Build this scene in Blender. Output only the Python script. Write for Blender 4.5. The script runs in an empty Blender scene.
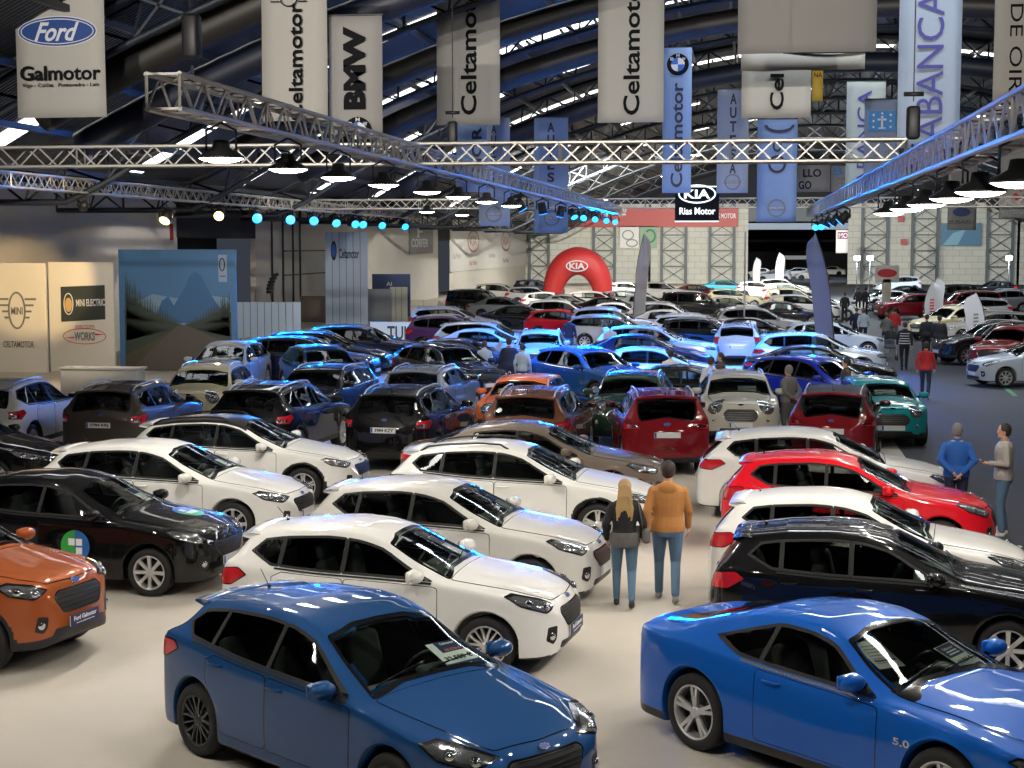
import bpy, math, random
import numpy as np
from mathutils import Vector, Matrix
from mathutils.bvhtree import BVHTree
from mathutils.geometry import delaunay_2d_cdt
random.seed(7)
PI = math.pi
SC = bpy.context.scene
COL = SC.collection

# ------------------------------------------------------------------ camera
FPX, HZN, HC, VPX = 1600.0, 245.0, 4.55, 753.0
PITCH = math.atan((384 - HZN) / FPX)
PSI = math.atan((VPX - 512) * math.cos(PITCH) / FPX)
cp, sp, cs, ss = math.cos(PITCH), math.sin(PITCH), math.cos(PSI), math.sin(PSI)
FWD = Vector((-ss * cp, cs * cp, -sp)); RGT = Vector((cs, ss, 0)); UPV = RGT.cross(FWD)
CAMP = Vector((0, 0, HC))

def ray(px, py):
    return (FWD + RGT * ((px - 512) / FPX) + UPV * ((384 - py) / FPX))
def at_z(px, py, z):
    d = ray(px, py); t = (z - HC) / d.z
    return CAMP + d * t
def at_y(px, py, y):
    d = ray(px, py); return CAMP + d * (y / d.y)
def at_x(px, py, x):
    d = ray(px, py); return CAMP + d * (x / d.x)
def pix(p):
    v = Vector(p) - CAMP; d = v.dot(FWD)
    return (512 + FPX * v.dot(RGT) / d, 384 - FPX * v.dot(UPV) / d)

cam = bpy.data.objects.new('camera', bpy.data.cameras.new('camera'))
COL.objects.link(cam); SC.camera = cam
cam.data.sensor_width = 36.0; cam.data.lens = FPX / 1024 * 36.0
cam.data.clip_end = 600; cam.location = CAMP
cam.matrix_world = Matrix.Translation(CAMP) @ Matrix((RGT, UPV, -FWD)).transposed().to_4x4()

# ------------------------------------------------------------------ materials
MATS = {}
def mat(name, col, rough=0.5, metal=0.0, coat=0.0, emit=None, es=0.0, alpha=1.0, trans=0.0, spec=0.5, ior=1.5):
    if name in MATS: return MATS[name]
    m = bpy.data.materials.new(name); m.use_nodes = True
    b = m.node_tree.nodes['Principled BSDF']
    b.inputs['Base Color'].default_value = (*col, 1)
    b.inputs['Roughness'].default_value = rough
    b.inputs['Metallic'].default_value = metal
    b.inputs['Coat Weight'].default_value = coat
    b.inputs['Coat Roughness'].default_value = 0.025
    b.inputs['Specular IOR Level'].default_value = spec
    b.inputs['IOR'].default_value = ior
    b.inputs['Transmission Weight'].default_value = trans
    b.inputs['Alpha'].default_value = alpha
    if emit:
        b.inputs['Emission Color'].default_value = (*emit, 1); b.inputs['Emission Strength'].default_value = es
    m.diffuse_color = (*col, 1)
    MATS[name] = m
    return m
def bump(m, scale, strength, kind='ShaderNodeTexNoise', dist=0.01, stretch=None, colvar=0.0):
    nt = m.node_tree; b = nt.nodes['Principled BSDF']
    tc = nt.nodes.new('ShaderNodeTexCoord'); mp = nt.nodes.new('ShaderNodeMapping')
    nt.links.new(tc.outputs['Object'], mp.inputs[0])
    if stretch: mp.inputs['Scale'].default_value = stretch
    t = nt.nodes.new(kind); t.inputs['Scale'].default_value = scale
    nt.links.new(mp.outputs[0], t.inputs['Vector'])
    out = t.outputs['Fac'] if 'Fac' in t.outputs else t.outputs[0]
    bp = nt.nodes.new('ShaderNodeBump'); bp.inputs['Strength'].default_value = strength
    bp.inputs['Distance'].default_value = dist
    nt.links.new(out, bp.inputs['Height']); nt.links.new(bp.outputs[0], b.inputs['Normal'])
    if colvar:
        c = b.inputs['Base Color'].default_value[:]
        mx = nt.nodes.new('ShaderNodeMix'); mx.data_type = 'RGBA'
        mx.inputs['A'].default_value = tuple(v * (1 - colvar) for v in c[:3]) + (1,)
        mx.inputs['B'].default_value = tuple(min(1, v * (1 + colvar)) for v in c[:3]) + (1,)
        nt.links.new(out, mx.inputs['Factor']); nt.links.new(mx.outputs['Result'], b.inputs['Base Color'])
    return m

def glass_mat(name, tint, refl_rough=0.02, dens=0.5):
    m = bpy.data.materials.new(name); m.use_nodes = True; nt = m.node_tree
    nt.nodes.clear()
    o = nt.nodes.new('ShaderNodeOutputMaterial'); mx = nt.nodes.new('ShaderNodeMixShader')
    fr = nt.nodes.new('ShaderNodeFresnel'); fr.inputs['IOR'].default_value = 1.5
    t = nt.nodes.new('ShaderNodeBsdfTransparent'); t.inputs['Color'].default_value = (*tint, 1)
    g = nt.nodes.new('ShaderNodeBsdfGlossy'); g.inputs['Roughness'].default_value = refl_rough
    g.inputs['Color'].default_value = (0.9, 0.95, 1, 1)
    nt.links.new(fr.outputs[0], mx.inputs[0]); nt.links.new(t.outputs[0], mx.inputs[1]); nt.links.new(g.outputs[0], mx.inputs[2])
    nt.links.new(mx.outputs[0], o.inputs[0]); m.diffuse_color = (*tint, 0.5)
    MATS[name] = m
    return m
def paint(name, col, metal=0.35, rough=0.45):
    return mat(name, col, .5, metal * .35, coat=1.0, spec=.08)

M_RUB = mat('tyre_rubber', (0.012, 0.012, 0.013), 0.75)
M_BLK = mat('black_plastic', (0.012, 0.012, 0.014), 0.45)
M_GLB = mat('gloss_black', (0.008, 0.008, 0.01), 0.12)
M_PIL = mat('pillar_black', (0.022, 0.022, 0.023), 0.65, spec=.2)
M_CHR = mat('chrome', (0.75, 0.76, 0.78), 0.12, 1.0)
M_ALU = mat('alloy_silver', (.62, .62, .63), .3, .55)
M_ALD = mat('alloy_dark', (0.07, 0.075, 0.085), 0.3, 0.8)
M_WHL = mat('wheel_well_dark', (0.006, 0.006, 0.006), 0.9)
M_RED = mat('tail_light_red', (0.55, 0.012, 0.02), 0.12, 0, coat=1.0)
M_LMP = mat('headlamp_lens', (0.32, 0.34, 0.36), 0.1, 0.75, coat=1.0)
M_LRF = mat('lamp_reflector', (0.85, 0.86, 0.88), 0.08, 1.0)
M_INT = mat('cabin_fabric', (0.07, 0.075, 0.07), 0.85)
M_DSH = mat('dashboard_grey', (0.11, 0.12, 0.11), 0.6)
M_PLT = mat('plate_white', (0.72, 0.73, 0.74), 0.35)
M_PBL = mat('plate_blue', (0.02, 0.06, 0.35), 0.4)
M_PAP = mat('paper_white', (0.92, 0.94, 0.93), 0.6)
M_NVY = mat('print_navy', (0.03, 0.035, 0.13), 0.6)
M_INK = mat('print_black', (0.01, 0.01, 0.012), 0.8, spec=.05)
G_WS = glass_mat('windscreen_glass', (0.84, 0.93, 0.88))
G_SD = glass_mat('side_window_glass', (0.48, 0.53, 0.51))
G_RR = glass_mat('rear_privacy_glass', (0.10, 0.105, 0.11))

# ------------------------------------------------------------------ object helpers
def link_mesh(name, me, parent=None, loc=None, rot=None):
    o = bpy.data.objects.new(name, me); COL.objects.link(o)
    if parent: o.parent = parent
    if loc is not None: o.location = loc
    if rot is not None: o.rotation_euler = rot
    return o
class VL(list):
    nrm = None
def mk(name, verts, faces, mats, fm=None, smooth=True, parent=None, loc=None, rot=None):
    me = bpy.data.meshes.new(name)
    me.from_pydata([tuple(v) for v in verts], [], faces)
    for m in (mats if isinstance(mats, (list, tuple)) else [mats]): me.materials.append(m)
    if fm is not None: me.polygons.foreach_set('material_index', fm)
    me.polygons.foreach_set('use_smooth', [smooth] * len(me.polygons))
    me.update()
    if smooth and getattr(verts, 'nrm', None): me.normals_split_custom_set_from_vertices([tuple(n) for n in verts.nrm])
    return link_mesh(name, me, parent, loc, rot)
def tag(o, label, cat, group=None, kind=None):
    o['label'] = label
    if cat: o['category'] = cat
    if group: o['group'] = group
    if kind: o['kind'] = kind
    return o
def empty(name, loc=(0, 0, 0), rz=0.0):
    o = bpy.data.objects.new(name, None); COL.objects.link(o)
    o.empty_display_size = 0.2; o.location = loc; o.rotation_euler = (0, 0, rz)
    return o

class MB:
    """collects primitives into one mesh"""
    def __init__(s): s.v = []; s.f = []; s.m = []; s.sm = []
    def add(s, vs, fs, mi=0, smooth=False):
        n = len(s.v); s.v += [tuple(v) for v in vs]
        for f in fs: s.f.append([i + n for i in f]); s.m.append(mi); s.sm.append(smooth)
    def box(s, c, d, mi=0, R=None, taper=(1, 1), bev=0.0):
        hx, hy, hz = d[0] / 2, d[1] / 2, d[2] / 2
        vs = []; fs = []
        if bev <= 0:
            for z, t in ((-hz, (1, 1)), (hz, taper)):
                for x, y in ((-hx, -hy), (hx, -hy), (hx, hy), (-hx, hy)): vs.append(Vector((x * t[0], y * t[1], z)))
            fs = [(3, 2, 1, 0), (4, 5, 6, 7), (0, 1, 5, 4), (1, 2, 6, 5), (2, 3, 7, 6), (3, 0, 4, 7)]
        else:
            b = min(bev, hx * .95, hy * .95, hz * .95)
            rings = [(-hz, b), (-hz + b * .3, b * .3), (-hz + b, 0), (hz - b, 0), (hz - b * .3, b * .3), (hz, b)]
            for z, ins in rings:
                f = (z + hz) / (2 * hz); tx = 1 + (taper[0] - 1) * f; ty = 1 + (taper[1] - 1) * f
                X, Y = (hx - ins) * tx, (hy - ins) * ty
                for (sx, sy) in ((-1, -1), (1, -1), (1, 1), (-1, 1)):
                    r = min(b, X * .9, Y * .9)
                    a0 = {(-1, -1): PI, (1, -1): 1.5 * PI, (1, 1): 0, (-1, 1): .5 * PI}[(sx, sy)]
                    for k in range(3):
                        a = a0 + k * PI / 4
                        vs.append(Vector((sx * (X - r) + r * math.cos(a), sy * (Y - r) + r * math.sin(a), z)))
            n = 12
            for i in range(5):
                for k in range(n): fs.append((i * n + k, i * n + (k + 1) % n, (i + 1) * n + (k + 1) % n, (i + 1) * n + k))
            fs.append(tuple(range(n - 1, -1, -1))); fs.append(tuple(range(5 * n, 6 * n)))
        c = Vector(c)
        vs = [((R @ v) if R else v) + c for v in vs]
        s.add(vs, fs, mi, bev > 0)
    def bar(s, a, b, r, mi=0, n=6, r2=None, flat=1.0, caps=True):
        a = Vector(a); b = Vector(b); d = (b - a)
        if d.length < 1e-6: return
        d.normalize(); u = d.orthogonal().normalized() if abs(d.z) > .95 else d.cross(Vector((0, 0, 1))).normalized()
        w = d.cross(u); r2 = r if r2 is None else r2
        vs = []
        for p, rr in ((a, r), (b, r2)):
            for k in range(n):
                t = 2 * PI * (k + .5) / n; vs.append(p + u * (rr * math.cos(t)) + w * (rr * flat * math.sin(t)))
        fs = [(k, (k + 1) % n, n + (k + 1) % n, n + k) for k in range(n)]
        if caps: fs += [tuple(range(n - 1, -1, -1)), tuple(range(n, 2 * n))]
        s.add(vs, fs, mi, n > 6)
    def path(s, pts, r, mi=0, n=8, closed=False, rr=None):
        pts = [Vector(p) for p in pts]; m = len(pts); rings = []
        for i, p in enumerate(pts):
            d = (pts[(i + 1) % m] - pts[i - 1]) if (closed or 0 < i < m - 1) else (pts[1] - pts[0] if i == 0 else pts[-1] - pts[-2])
            d.normalize(); u = d.cross(Vector((0, 0, 1)))
            if u.length < .05: u = d.cross(Vector((0, 1, 0)))
            u.normalize(); w = d.cross(u); q = rr[i] if rr else r
            rings.append([p + u * (q * math.cos(2 * PI * k / n)) + w * (q * math.sin(2 * PI * k / n)) for k in range(n)])
        vs = [v for g in rings for v in g]; fs = []
        for i in range(m if closed else m - 1):
            j = (i + 1) % m
            for k in range(n): fs.append((i * n + k, i * n + (k + 1) % n, j * n + (k + 1) % n, j * n + k))
        if not closed: fs += [tuple(range(n - 1, -1, -1)), tuple(range((m - 1) * n, m * n))]
        s.add(vs, fs, mi, True)
    def lathe(s, prof, axis='z', n=24, mi=0, c=(0, 0, 0), mis=None, closed=False, caps=True):
        c = Vector(c); vs = []; m = len(prof)
        for (r, h) in prof:
            for k in range(n):
                a = 2 * PI * k / n; x, y = r * math.cos(a), r * math.sin(a)
                vs.append(c + (Vector((x, y, h)) if axis == 'z' else Vector((x, h, y)) if axis == 'y' else Vector((h, x, y))))
        base = len(s.v); s.v += [tuple(v) for v in vs]
        for i in range(m if closed else m - 1):
            for k in range(n):
                j = (i + 1) % m
                s.f.append([base + i * n + k, base + i * n + (k + 1) % n, base + j * n + (k + 1) % n, base + j * n + k])
                s.m.append(mis[i] if mis else mi); s.sm.append(True)
        if not closed and caps:
            for i in (0, m - 1):
                if prof[i][0] > 1e-4:
                    s.f.append([base + i * n + k for k in range(n)]); s.m.append(mis[min(i, m - 2)] if mis else mi); s.sm.append(False)
    def prism(s, poly, y0, y1, mi=0, plane='xz'):
        """extruded polygon"""
        n = len(poly)
        def P(u, v, w): return (u, w, v) if plane == 'xz' else (u, v, w) if plane == 'xy' else (w, u, v)
        vs = [P(u, v, y0) for u, v in poly] + [P(u, v, y1) for u, v in poly]
        s.add(vs, [tuple(range(n)), tuple(range(2 * n - 1, n - 1, -1))] + [((i + 1) % n, i, n + i, n + (i + 1) % n) for i in range(n)], mi)
    def ball(s, c, r, mi=0, n=12, m=8, R=None):
        c = Vector(c); r = Vector(r) if hasattr(r, '__len__') else Vector((r, r, r)); vs = []; fs = []
        for i in range(m + 1):
            t = PI * i / m
            for k in range(n):
                a = 2 * PI * k / n
                v = Vector((r.x * math.sin(t) * math.cos(a), r.y * math.sin(t) * math.sin(a), r.z * math.cos(t)))
                vs.append(((R @ v) if R else v) + c)
        for i in range(m):
            for k in range(n): fs.append((i * n + k, (i + 1) * n + k, (i + 1) * n + (k + 1) % n, i * n + (k + 1) % n))
        s.add(vs, fs, mi, True)
    def build(s, name, mats, parent=None, loc=None, rot=None):
        o = mk(name, s.v, s.f, mats, s.m, False, parent, loc, rot)
        o.data.polygons.foreach_set('use_smooth', s.sm)
        return o

TXT = {}
def text_mesh(body, size, bold=0.0, depth=0.0, shear=0.0, spacing=1.0, lspace=1.0):
    key = (body, size, bold, depth, shear, spacing, lspace)
    if key in TXT: return TXT[key]
    cu = bpy.data.curves.new('t', 'FONT'); cu.body = body; cu.size = size; cu.offset = bold
    cu.extrude = depth; cu.shear = shear; cu.space_character = spacing; cu.space_line = lspace
    cu.align_x = 'CENTER'; cu.align_y = 'CENTER'; cu.resolution_u = 3
    o = bpy.data.objects.new('t', cu); COL.objects.link(o)
    dg = bpy.context.evaluated_depsgraph_get(); dg.update()
    me = bpy.data.meshes.new_from_object(o.evaluated_get(dg))
    bpy.data.objects.remove(o); bpy.data.curves.remove(cu)
    TXT[key] = me
    return me
def text(parent, body, size, u, v, m, off=0.012, rot=0.0, bold=0.0, sx=1.0, shear=0.0, name='lettering', spacing=1.0, fit=None, depth=0.002, R=None):
    """letters standing off a board that faces -Y in the parent's frame"""
    me = text_mesh(body, size, bold, depth, shear, spacing).copy()
    xs = [w.co.x for w in me.vertices]; ys = [w.co.y for w in me.vertices]
    cx, cy = (max(xs) + min(xs)) / 2, (max(ys) + min(ys)) / 2
    if fit: sx = fit[0] / max(1e-4, max(xs) - min(xs)); sy = fit[1] / max(1e-4, max(ys) - min(ys))
    else: sy = 1.0
    ca, sa = math.cos(rot), math.sin(rot)
    for w in me.vertices:
        x, y, z = (w.co.x - cx) * sx, (w.co.y - cy) * sy, w.co.z
        w.co = (u + x * ca - y * sa, -off - z, v + x * sa + y * ca)
    me.materials.clear(); me.materials.append(m)
    return link_mesh(name, me, parent)
def flat(parent, name, polys, mats, off=0.006, th=0.006, mi=None):
    b = MB()
    for i, p in enumerate(polys): b.prism(p, -off - th, -off, (mi[i] if mi else 0))
    return b.build(name, mats, parent)
def ell(u, v, a, b, n=28, t0=0, t1=2 * PI):
    return [(u + a * math.cos(t0 + (t1 - t0) * k / n), v + b * math.sin(t0 + (t1 - t0) * k / n)) for k in range(n)]
def ring(u, v, a, b, w, n=28, t0=0, t1=2 * PI):
    """quads of an elliptic ring"""
    out = []
    for k in range(n):
        p, q = t0 + (t1 - t0) * k / n, t0 + (t1 - t0) * (k + 1) / n
        out.append([(u + a * math.cos(p), v + b * math.sin(p)), (u + a * math.cos(q), v + b * math.sin(q)),
                    (u + (a - w) * math.cos(q), v + (b - w) * math.sin(q)), (u + (a - w) * math.cos(p), v + (b - w) * math.sin(p))])
    return out
# ------------------------------------------------------------------ car bodies
def curve(pts, sig):
    pts = sorted(pts); xs = np.array([p[0] for p in pts]); zs = np.array([p[1] for p in pts])
    g = np.arange(xs[0] - .6, xs[-1] + .6, .01); y = np.interp(g, xs, zs)
    if sig > 0:
        k = np.arange(-int(3 * sig / .01), int(3 * sig / .01) + 1) * .01; w = np.exp(-k * k / (2 * sig * sig)); w /= w.sum()
        n = len(k) // 2; y = np.convolve(np.pad(y, n, mode='edge'), w, mode='valid')
    return lambda x: float(np.interp(x, g, y))
def bspline(P, n):
    """open uniform quadratic B-spline through end points"""
    P = np.array(P); m = len(P) - 1; out = []
    K = [0, 0] + list(range(m)) + [m - 1, m - 1]
    for i in range(n):
        t = (m - 1) * i / (n - 1); j = min(int(t), m - 2)
        # local quadratic on span j
        def N(k0, k1, p):
            if p == 0: return None
        k = j + 2
        d = [P[j], P[j + 1], P[j + 2]]
        kn = K
        # de Boor
        for r in (1, 2):
            for q in range(2, r - 1, -1):
                a0 = kn[q + k - 2]; a1 = kn[q + 1 + k - r]
                al = 0 if a1 == a0 else (t - a0) / (a1 - a0)
                d[q] = (1 - al) * d[q - 1] + al * d[q]
        out.append(d[2])
    return out

class CarType: pass
def inpoly(x, y, P):
    c = False; n = len(P); j = n - 1
    for i in range(n):
        if (P[i][1] > y) != (P[j][1] > y) and x < (P[j][0] - P[i][0]) * (y - P[i][1]) / (P[j][1] - P[i][1]) + P[i][0]: c = not c
        j = i
    return c
def area(P):
    return .5 * sum(P[i][0] * P[(i + 1) % len(P)][1] - P[(i + 1) % len(P)][0] * P[i][1] for i in range(len(P)))
def inset(P, d):
    """move each edge inward by d (ccw)"""
    if area(P) < 0: P = P[::-1]
    n = len(P); out = []
    for i in range(n):
        a, b, c = P[i - 1], P[i], P[(i + 1) % n]
        e1 = (b[0] - a[0], b[1] - a[1]); e2 = (c[0] - b[0], c[1] - b[1])
        l1 = math.hypot(*e1) or 1e-6; l2 = math.hypot(*e2) or 1e-6
        n1 = (-e1[1] / l1, e1[0] / l1); n2 = (-e2[1] / l2, e2[0] / l2)
        mx, my = n1[0] + n2[0], n1[1] + n2[1]; q = mx * mx + my * my
        k = 2 * d / max(q, .9)
        out.append((b[0] + mx * k, b[1] + my * k))
    return out
def roundpoly(P, r, n=3):
    out = []
    m = len(P)
    for i in range(m):
        a, b, c = Vector(P[i - 1]), Vector(P[i]), Vector(P[(i + 1) % m])
        d1 = (a - b); d2 = (c - b); q = min(r, d1.length * .45, d2.length * .45)
        if d1.length < 1e-6 or d2.length < 1e-6: continue
        p0 = b + d1.normalized() * q; p2 = b + d2.normalized() * q
        for k in range(n + 1):
            t = k / n; out.append(tuple(p0 * (1 - t) ** 2 + b * (2 * t * (1 - t)) + p2 * t * t))
    return out
def densify(P, h):
    out = []
    for i in range(len(P)):
        a, b = Vector(P[i]), Vector(P[(i + 1) % len(P)]); k = max(1, int((b - a).length / h))
        for j in range(k): out.append(tuple(a.lerp(b, j / k)))
    return out

class Frame:
    def __init__(s, d):
        s.d = Vector(d).normalized()          # ray direction (towards the body)
        s.u = s.d.cross(Vector((0, 0, 1))).normalized(); s.w = s.u.cross(s.d).normalized()
    def p2(s, p): p = Vector(p); return (p.dot(s.u), p.dot(s.w))
    def o3(s, q): return s.u * q[0] + s.w * q[1] - s.d * 6
F_R = Frame((0, 1, 0)); F_L = Frame((0, -1, 0)); F_F = Frame((-1, 0, 0)); F_B = Frame((1, 0, 0)); F_T = Frame((0.001, 0, -1))

def patch(bvh, fr, P, off, rim=0.012, h=0.05, frit=0.0, inner=None):
    """a shell lying on the body, outline P given in the frame; returns verts, faces, face materials (0 main, 1 frit)"""
    if area(P) < 0: P = P[::-1]
    P = densify(P, h); n = len(P)
    pts = list(P); edges = [(i, (i + 1) % n) for i in range(n)]
    Q = None
    if frit > 0:
        Q = inset(P, frit); k0 = len(pts); pts += Q; edges += [(k0 + i, k0 + (i + 1) % len(Q)) for i in range(len(Q))]
    xs = [p[0] for p in P]; ys = [p[1] for p in P]
    core = inset(P, max(h * .45, frit + h * .3 if frit else 0))
    gx = np.arange(min(xs) + h / 2, max(xs), h); gy = np.arange(min(ys) + h / 2, max(ys), h)
    for x in gx:
        for y in gy:
            if inpoly(x, y, core): pts.append((float(x), float(y)))
    vs2, _, fs, _, _, _ = delaunay_2d_cdt([Vector(p) for p in pts], edges, [], 0, 1e-6)
    V = []; ok = []
    for q in vs2:
        hit = bvh.ray_cast(fr.o3(q), fr.d)
        if hit[0] is None: V.append(Vector()); ok.append(None)
        else:
            nrm = hit[1]
            if nrm.dot(fr.d) > 0: nrm = -nrm
            sm = nrm.copy()
            if h < .2:
                for e in (.02, .04):
                    for ex, ey in ((e, 0), (-e, 0), (0, e), (0, -e)):
                        h2 = bvh.ray_cast(fr.o3((q[0] + ex, q[1] + ey)), fr.d)
                        if h2[0] is not None:
                            n2 = h2[1] if h2[1].dot(fr.d) < 0 else -h2[1]
                            if n2.dot(nrm) > .8: sm += n2
            V.append(hit[0] + nrm * off); ok.append(sm.normalized())
    F = []; FM = []
    from collections import Counter
    ec = Counter()
    for f in fs:
        cx = sum(vs2[i][0] for i in f) / len(f); cy = sum(vs2[i][1] for i in f) / len(f)
        if not inpoly(cx, cy, P) or any(ok[i] is None for i in f): continue
        mx = max((V[f[i]] - V[f[i - 1]]).length for i in range(len(f)))
        if mx > .32: continue
        a, b, c = V[f[0]], V[f[1]], V[f[2]]
        if (b - a).cross(c - a).dot(fr.d) > 0: f = f[::-1]
        F.append(list(f)); FM.append(1 if (Q and not inpoly(cx, cy, Q)) else 0)
    he = {}
    for f in F:
        for i in range(len(f)): he[(f[i], f[(i + 1) % len(f)])] = True
    nmap = {}
    for (a, b) in list(he):
        if (b, a) not in he:
            for q in (a, b):
                if q not in nmap: nmap[q] = len(V); V.append(V[q] - ok[q] * (rim + off)); ok.append(ok[q])
            F.append([b, a, nmap[a], nmap[b]]); FM.append(1 if Q else 0)
    used = sorted({i for f in F for i in f}); rm = {o: i for i, o in enumerate(used)}
    out = VL(V[i] for i in used); out.nrm = [ok[i] if ok[i] else Vector((0, 0, 1)) for i in used]
    return out, [[rm[i] for i in f] for f in F], FM
def mirror(V, F):
    out = VL(Vector((v.x, -v.y, v.z)) for v in V); out.nrm = [Vector((n.x, -n.y, n.z)) for n in V.nrm] if getattr(V, 'nrm', None) else None
    return out, [f[::-1] for f in F]

def make_type(T):
    """T: dict of the body's proportions; x forward from mid wheelbase, y to the car's left, z up"""
    t = CarType(); t.T = T
    top = curve(T['top'], .035); belt = curve(T['belt'], .08); wr = curve(T['wr'], .07); w0 = curve(T['w'], .15); crown = curve(T['crown'], .09)
    xf, xr, wb, Ra, rw = T['xf'], T['xr'], T['wb'], T['Ra'], T['rw']; zc = T.get('zc', .5); zb0 = T.get('zbot', .2)
    def ext(x):
        cy = cz = 1.0
        for xe, dy, dz, n in ((xf, T.get('fy', .6), T.get('fz', .22), 2.7), (xr, T.get('ry', .34), T.get('rz', .16), T.get('rn', 3.0))):
            sg = 1 if xe > 0 else -1; s = (sg * x - (sg * xe - dy)) / dy
            if s > 0: cy *= max(0, 1 - min(1, s) ** n) ** (1 / n)
            s = (sg * x - (sg * xe - dz)) / dz
            if s > 0: cz *= max(0, 1 - min(1, s) ** 3) ** (1 / 3)
        return cy, cz
    def section(x, arch=True):
        cy, cz = ext(x); w = w0(x) * cy; zt = zc + (top(x) - zc) * cz
        zl = zc - (zc - zb0) * cz; za = 0
        if arch:
            for xa in (wb / 2, -wb / 2):
                d = Ra * Ra - (x - xa) ** 2
                if d > 0: zl = max(zl, rw + math.sqrt(d))
        r = min(wr(x), w0(x)) * cy; cr = crown(x) * cz
        zb = min(belt(x), zt - .045 * cz - cr * .5); zb = zc + (zb - zc) * (cz if zb > zc else 1)
        zm = max(min(.42, zc), zl + .03); zs = max(zb - .17, zm + .02, zl + .03); zs = min(zs, zb)
        zm = min(zm, zb); P = [(0, zl), (w * .8, zl), (w * .96, zl), (w * .99, min(zl + .03, zb)), (w, zm), (w * .998, (zm + zs) / 2 + .0), (w * .992, zs),
             (w * .98, max(zb - .05, zs)), (w * .955, zb), (r + (w * .955 - r) * .5, zb + (zt - cr - zb) * .52), (r + .025 * cy, zt - cr - .01 * cz), (r - .035 * cy, zt - cr * .75),
             (r * .55, zt - cr * .12), (0, zt)]
        return P
    NR = 44
    # stations
    xs = [xr, xf]; x = xr + .002; pz = None
    for sg, xe in ((1, xf), (-1, xr)):
        for th in np.linspace(.04, PI / 2, 22): xs.append(xe - sg * .42 * (1 - math.sin(th)) ** 1.0 if th < PI / 2 else xe)
    x = xr + .3
    while x < xf - .3:
        xs.append(x); sl = abs(top(x + .03) - top(x)) / .03; x += .042 / (1 + 1.2 * sl) if sl > .5 else .042
    for xa in (wb / 2, -wb / 2):
        for th in np.linspace(0, PI, 19): xs.append(xa + Ra * .9999 * math.cos(th))
        xs += [xa - Ra - .001, xa + Ra + .001]
    xs = sorted(set(round(float(v), 4) for v in xs)); S = [xs[0]]
    for v in xs[1:]:
        if v - S[-1] >= .0009: S.append(v)
    V = []; rows = []
    for x in S:
        xx = min(max(x, xr + 1e-5), xf - 1e-5)
        pr = bspline(section(xx), NR); base = len(V)
        for (y, z) in pr: V.append(Vector((x, -y, z)))           # right side
        for (y, z) in pr[1:-1]: V.append(Vector((x, y, z)))       # left side
        rows.append(base)
    F = []; FM = []; PER = 2 * NR - 2
    def idx(b, k):        # k around from 0..PER
        k %= PER
        return b + k if k < NR else b + NR + (PER - k) - 1 if False else b + (NR + (2 * NR - 2 - k) - 1)
    for i in range(len(S) - 1):
        for k in range(PER):
            F.append([idx(rows[i], k), idx(rows[i + 1], k), idx(rows[i + 1], k + 1), idx(rows[i], k + 1)])
    F.append([idx(rows[0], k) for k in range(PER)]); F.append([idx(rows[-1], k) for k in range(PER - 1, -1, -1)])
    bvh = BVHTree.FromPolygons(V, F)
    t.bvh = bvh; t.S = section
    clad = T.get('clad', 0)
    # ---- windows
    xc, xw, xre, xrb = T['xc'], T['xw'], T['xre'], T['xrb']
    def corner(x):       # pillar corner on section
        P = section(x, False); return P[10]
    def cross(x, k0, k1, mrg):
        P = bspline(section(x, False), NR); return P
    ws = []
    n = 7
    for i in range(n + 1):
        x = xc + (xw - xc) * i / n; c = corner(x); ws.append((x, c[0] - .035, c[1]))
    zbot = top(xc); ztop_ = top(xw)
    PW = [F_F.p2((x, -y, z)) for x, y, z in ws] + [F_F.p2((xw, -ws[-1][1] * .5, ztop_ - crown(xw) * .15)), F_F.p2((xw, 0, ztop_)), F_F.p2((xw, ws[-1][1] * .5, ztop_ - crown(xw) * .15))] + [F_F.p2((x, y, z)) for x, y, z in ws[::-1]]
    PW += [F_F.p2((xc, ws[0][1] * .5, zbot - crown(xc) * .15)), F_F.p2((xc, 0, zbot + .0)), F_F.p2((xc, -ws[0][1] * .5, zbot - crown(xc) * .15))]
    rs = []
    for i in range(6):
        x = xre + (xrb - xre) * i / 5; c = corner(x); rs.append((x, c[0] - T.get('rgi', .05), c[1] - .005))
    zr0 = top(xre); zr1 = top(xrb)
    PR = [F_B.p2((x, y, z)) for x, y, z in rs[::-1]] + [F_B.p2((xre, 0, zr0))] + [F_B.p2((x, -y, z)) for x, y, z in rs] + [F_B.p2((xrb, 0, zr1 - .0))]
    PR = roundpoly(PR, .05); PW = roundpoly(PW, .04)
    # side glasshouse: polygon in (x,z) on the right side
    xa0 = T['dA']; xd0 = T['dD']; lo = lambda x: belt(x) + .012; up = lambda x: section(x, False)[10][1] - T.get('rail', .045)
    dlo = []
    for x in np.linspace(xa0, T['dE'], 14): dlo.append((x, lo(x)))
    dlo.append((T['dF'][0], T['dF'][1])) if T.get('dF') else None
    for x in np.linspace(xd0, xw - .02, 12): dlo.append((x, up(x)))
    for x in np.linspace(xw, xa0 - .02, 8):
        if up(x) > lo(x) + .01: dlo.append((x, up(x)))
    wins = []; cuts = [9] + T['cuts'] + [-9]
    def clip(P, a, b):
        for (lim, sg) in ((a, 1), (b, -1)):
            out = []
            for i in range(len(P)):
                p, q = P[i - 1], P[i]; ip = sg * (p[0] - lim) >= 0; iq = sg * (q[0] - lim) >= 0
                if ip != iq:
                    k = (lim - p[0]) / (q[0] - p[0]); out.append((lim, p[1] + k * (q[1] - p[1])))
                if iq: out.append(q)
            P = out
        return P
    for i in range(len(cuts) - 1):
        P = clip(dlo, cuts[i + 1], cuts[i])
        if len(P) < 3: continue
        wins.append(roundpoly(P, .03 if len(P) > 8 else .015, 2))
    holes = [(F_F, inset(PW, .03)), (F_B, inset(PR, .045))]
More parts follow.
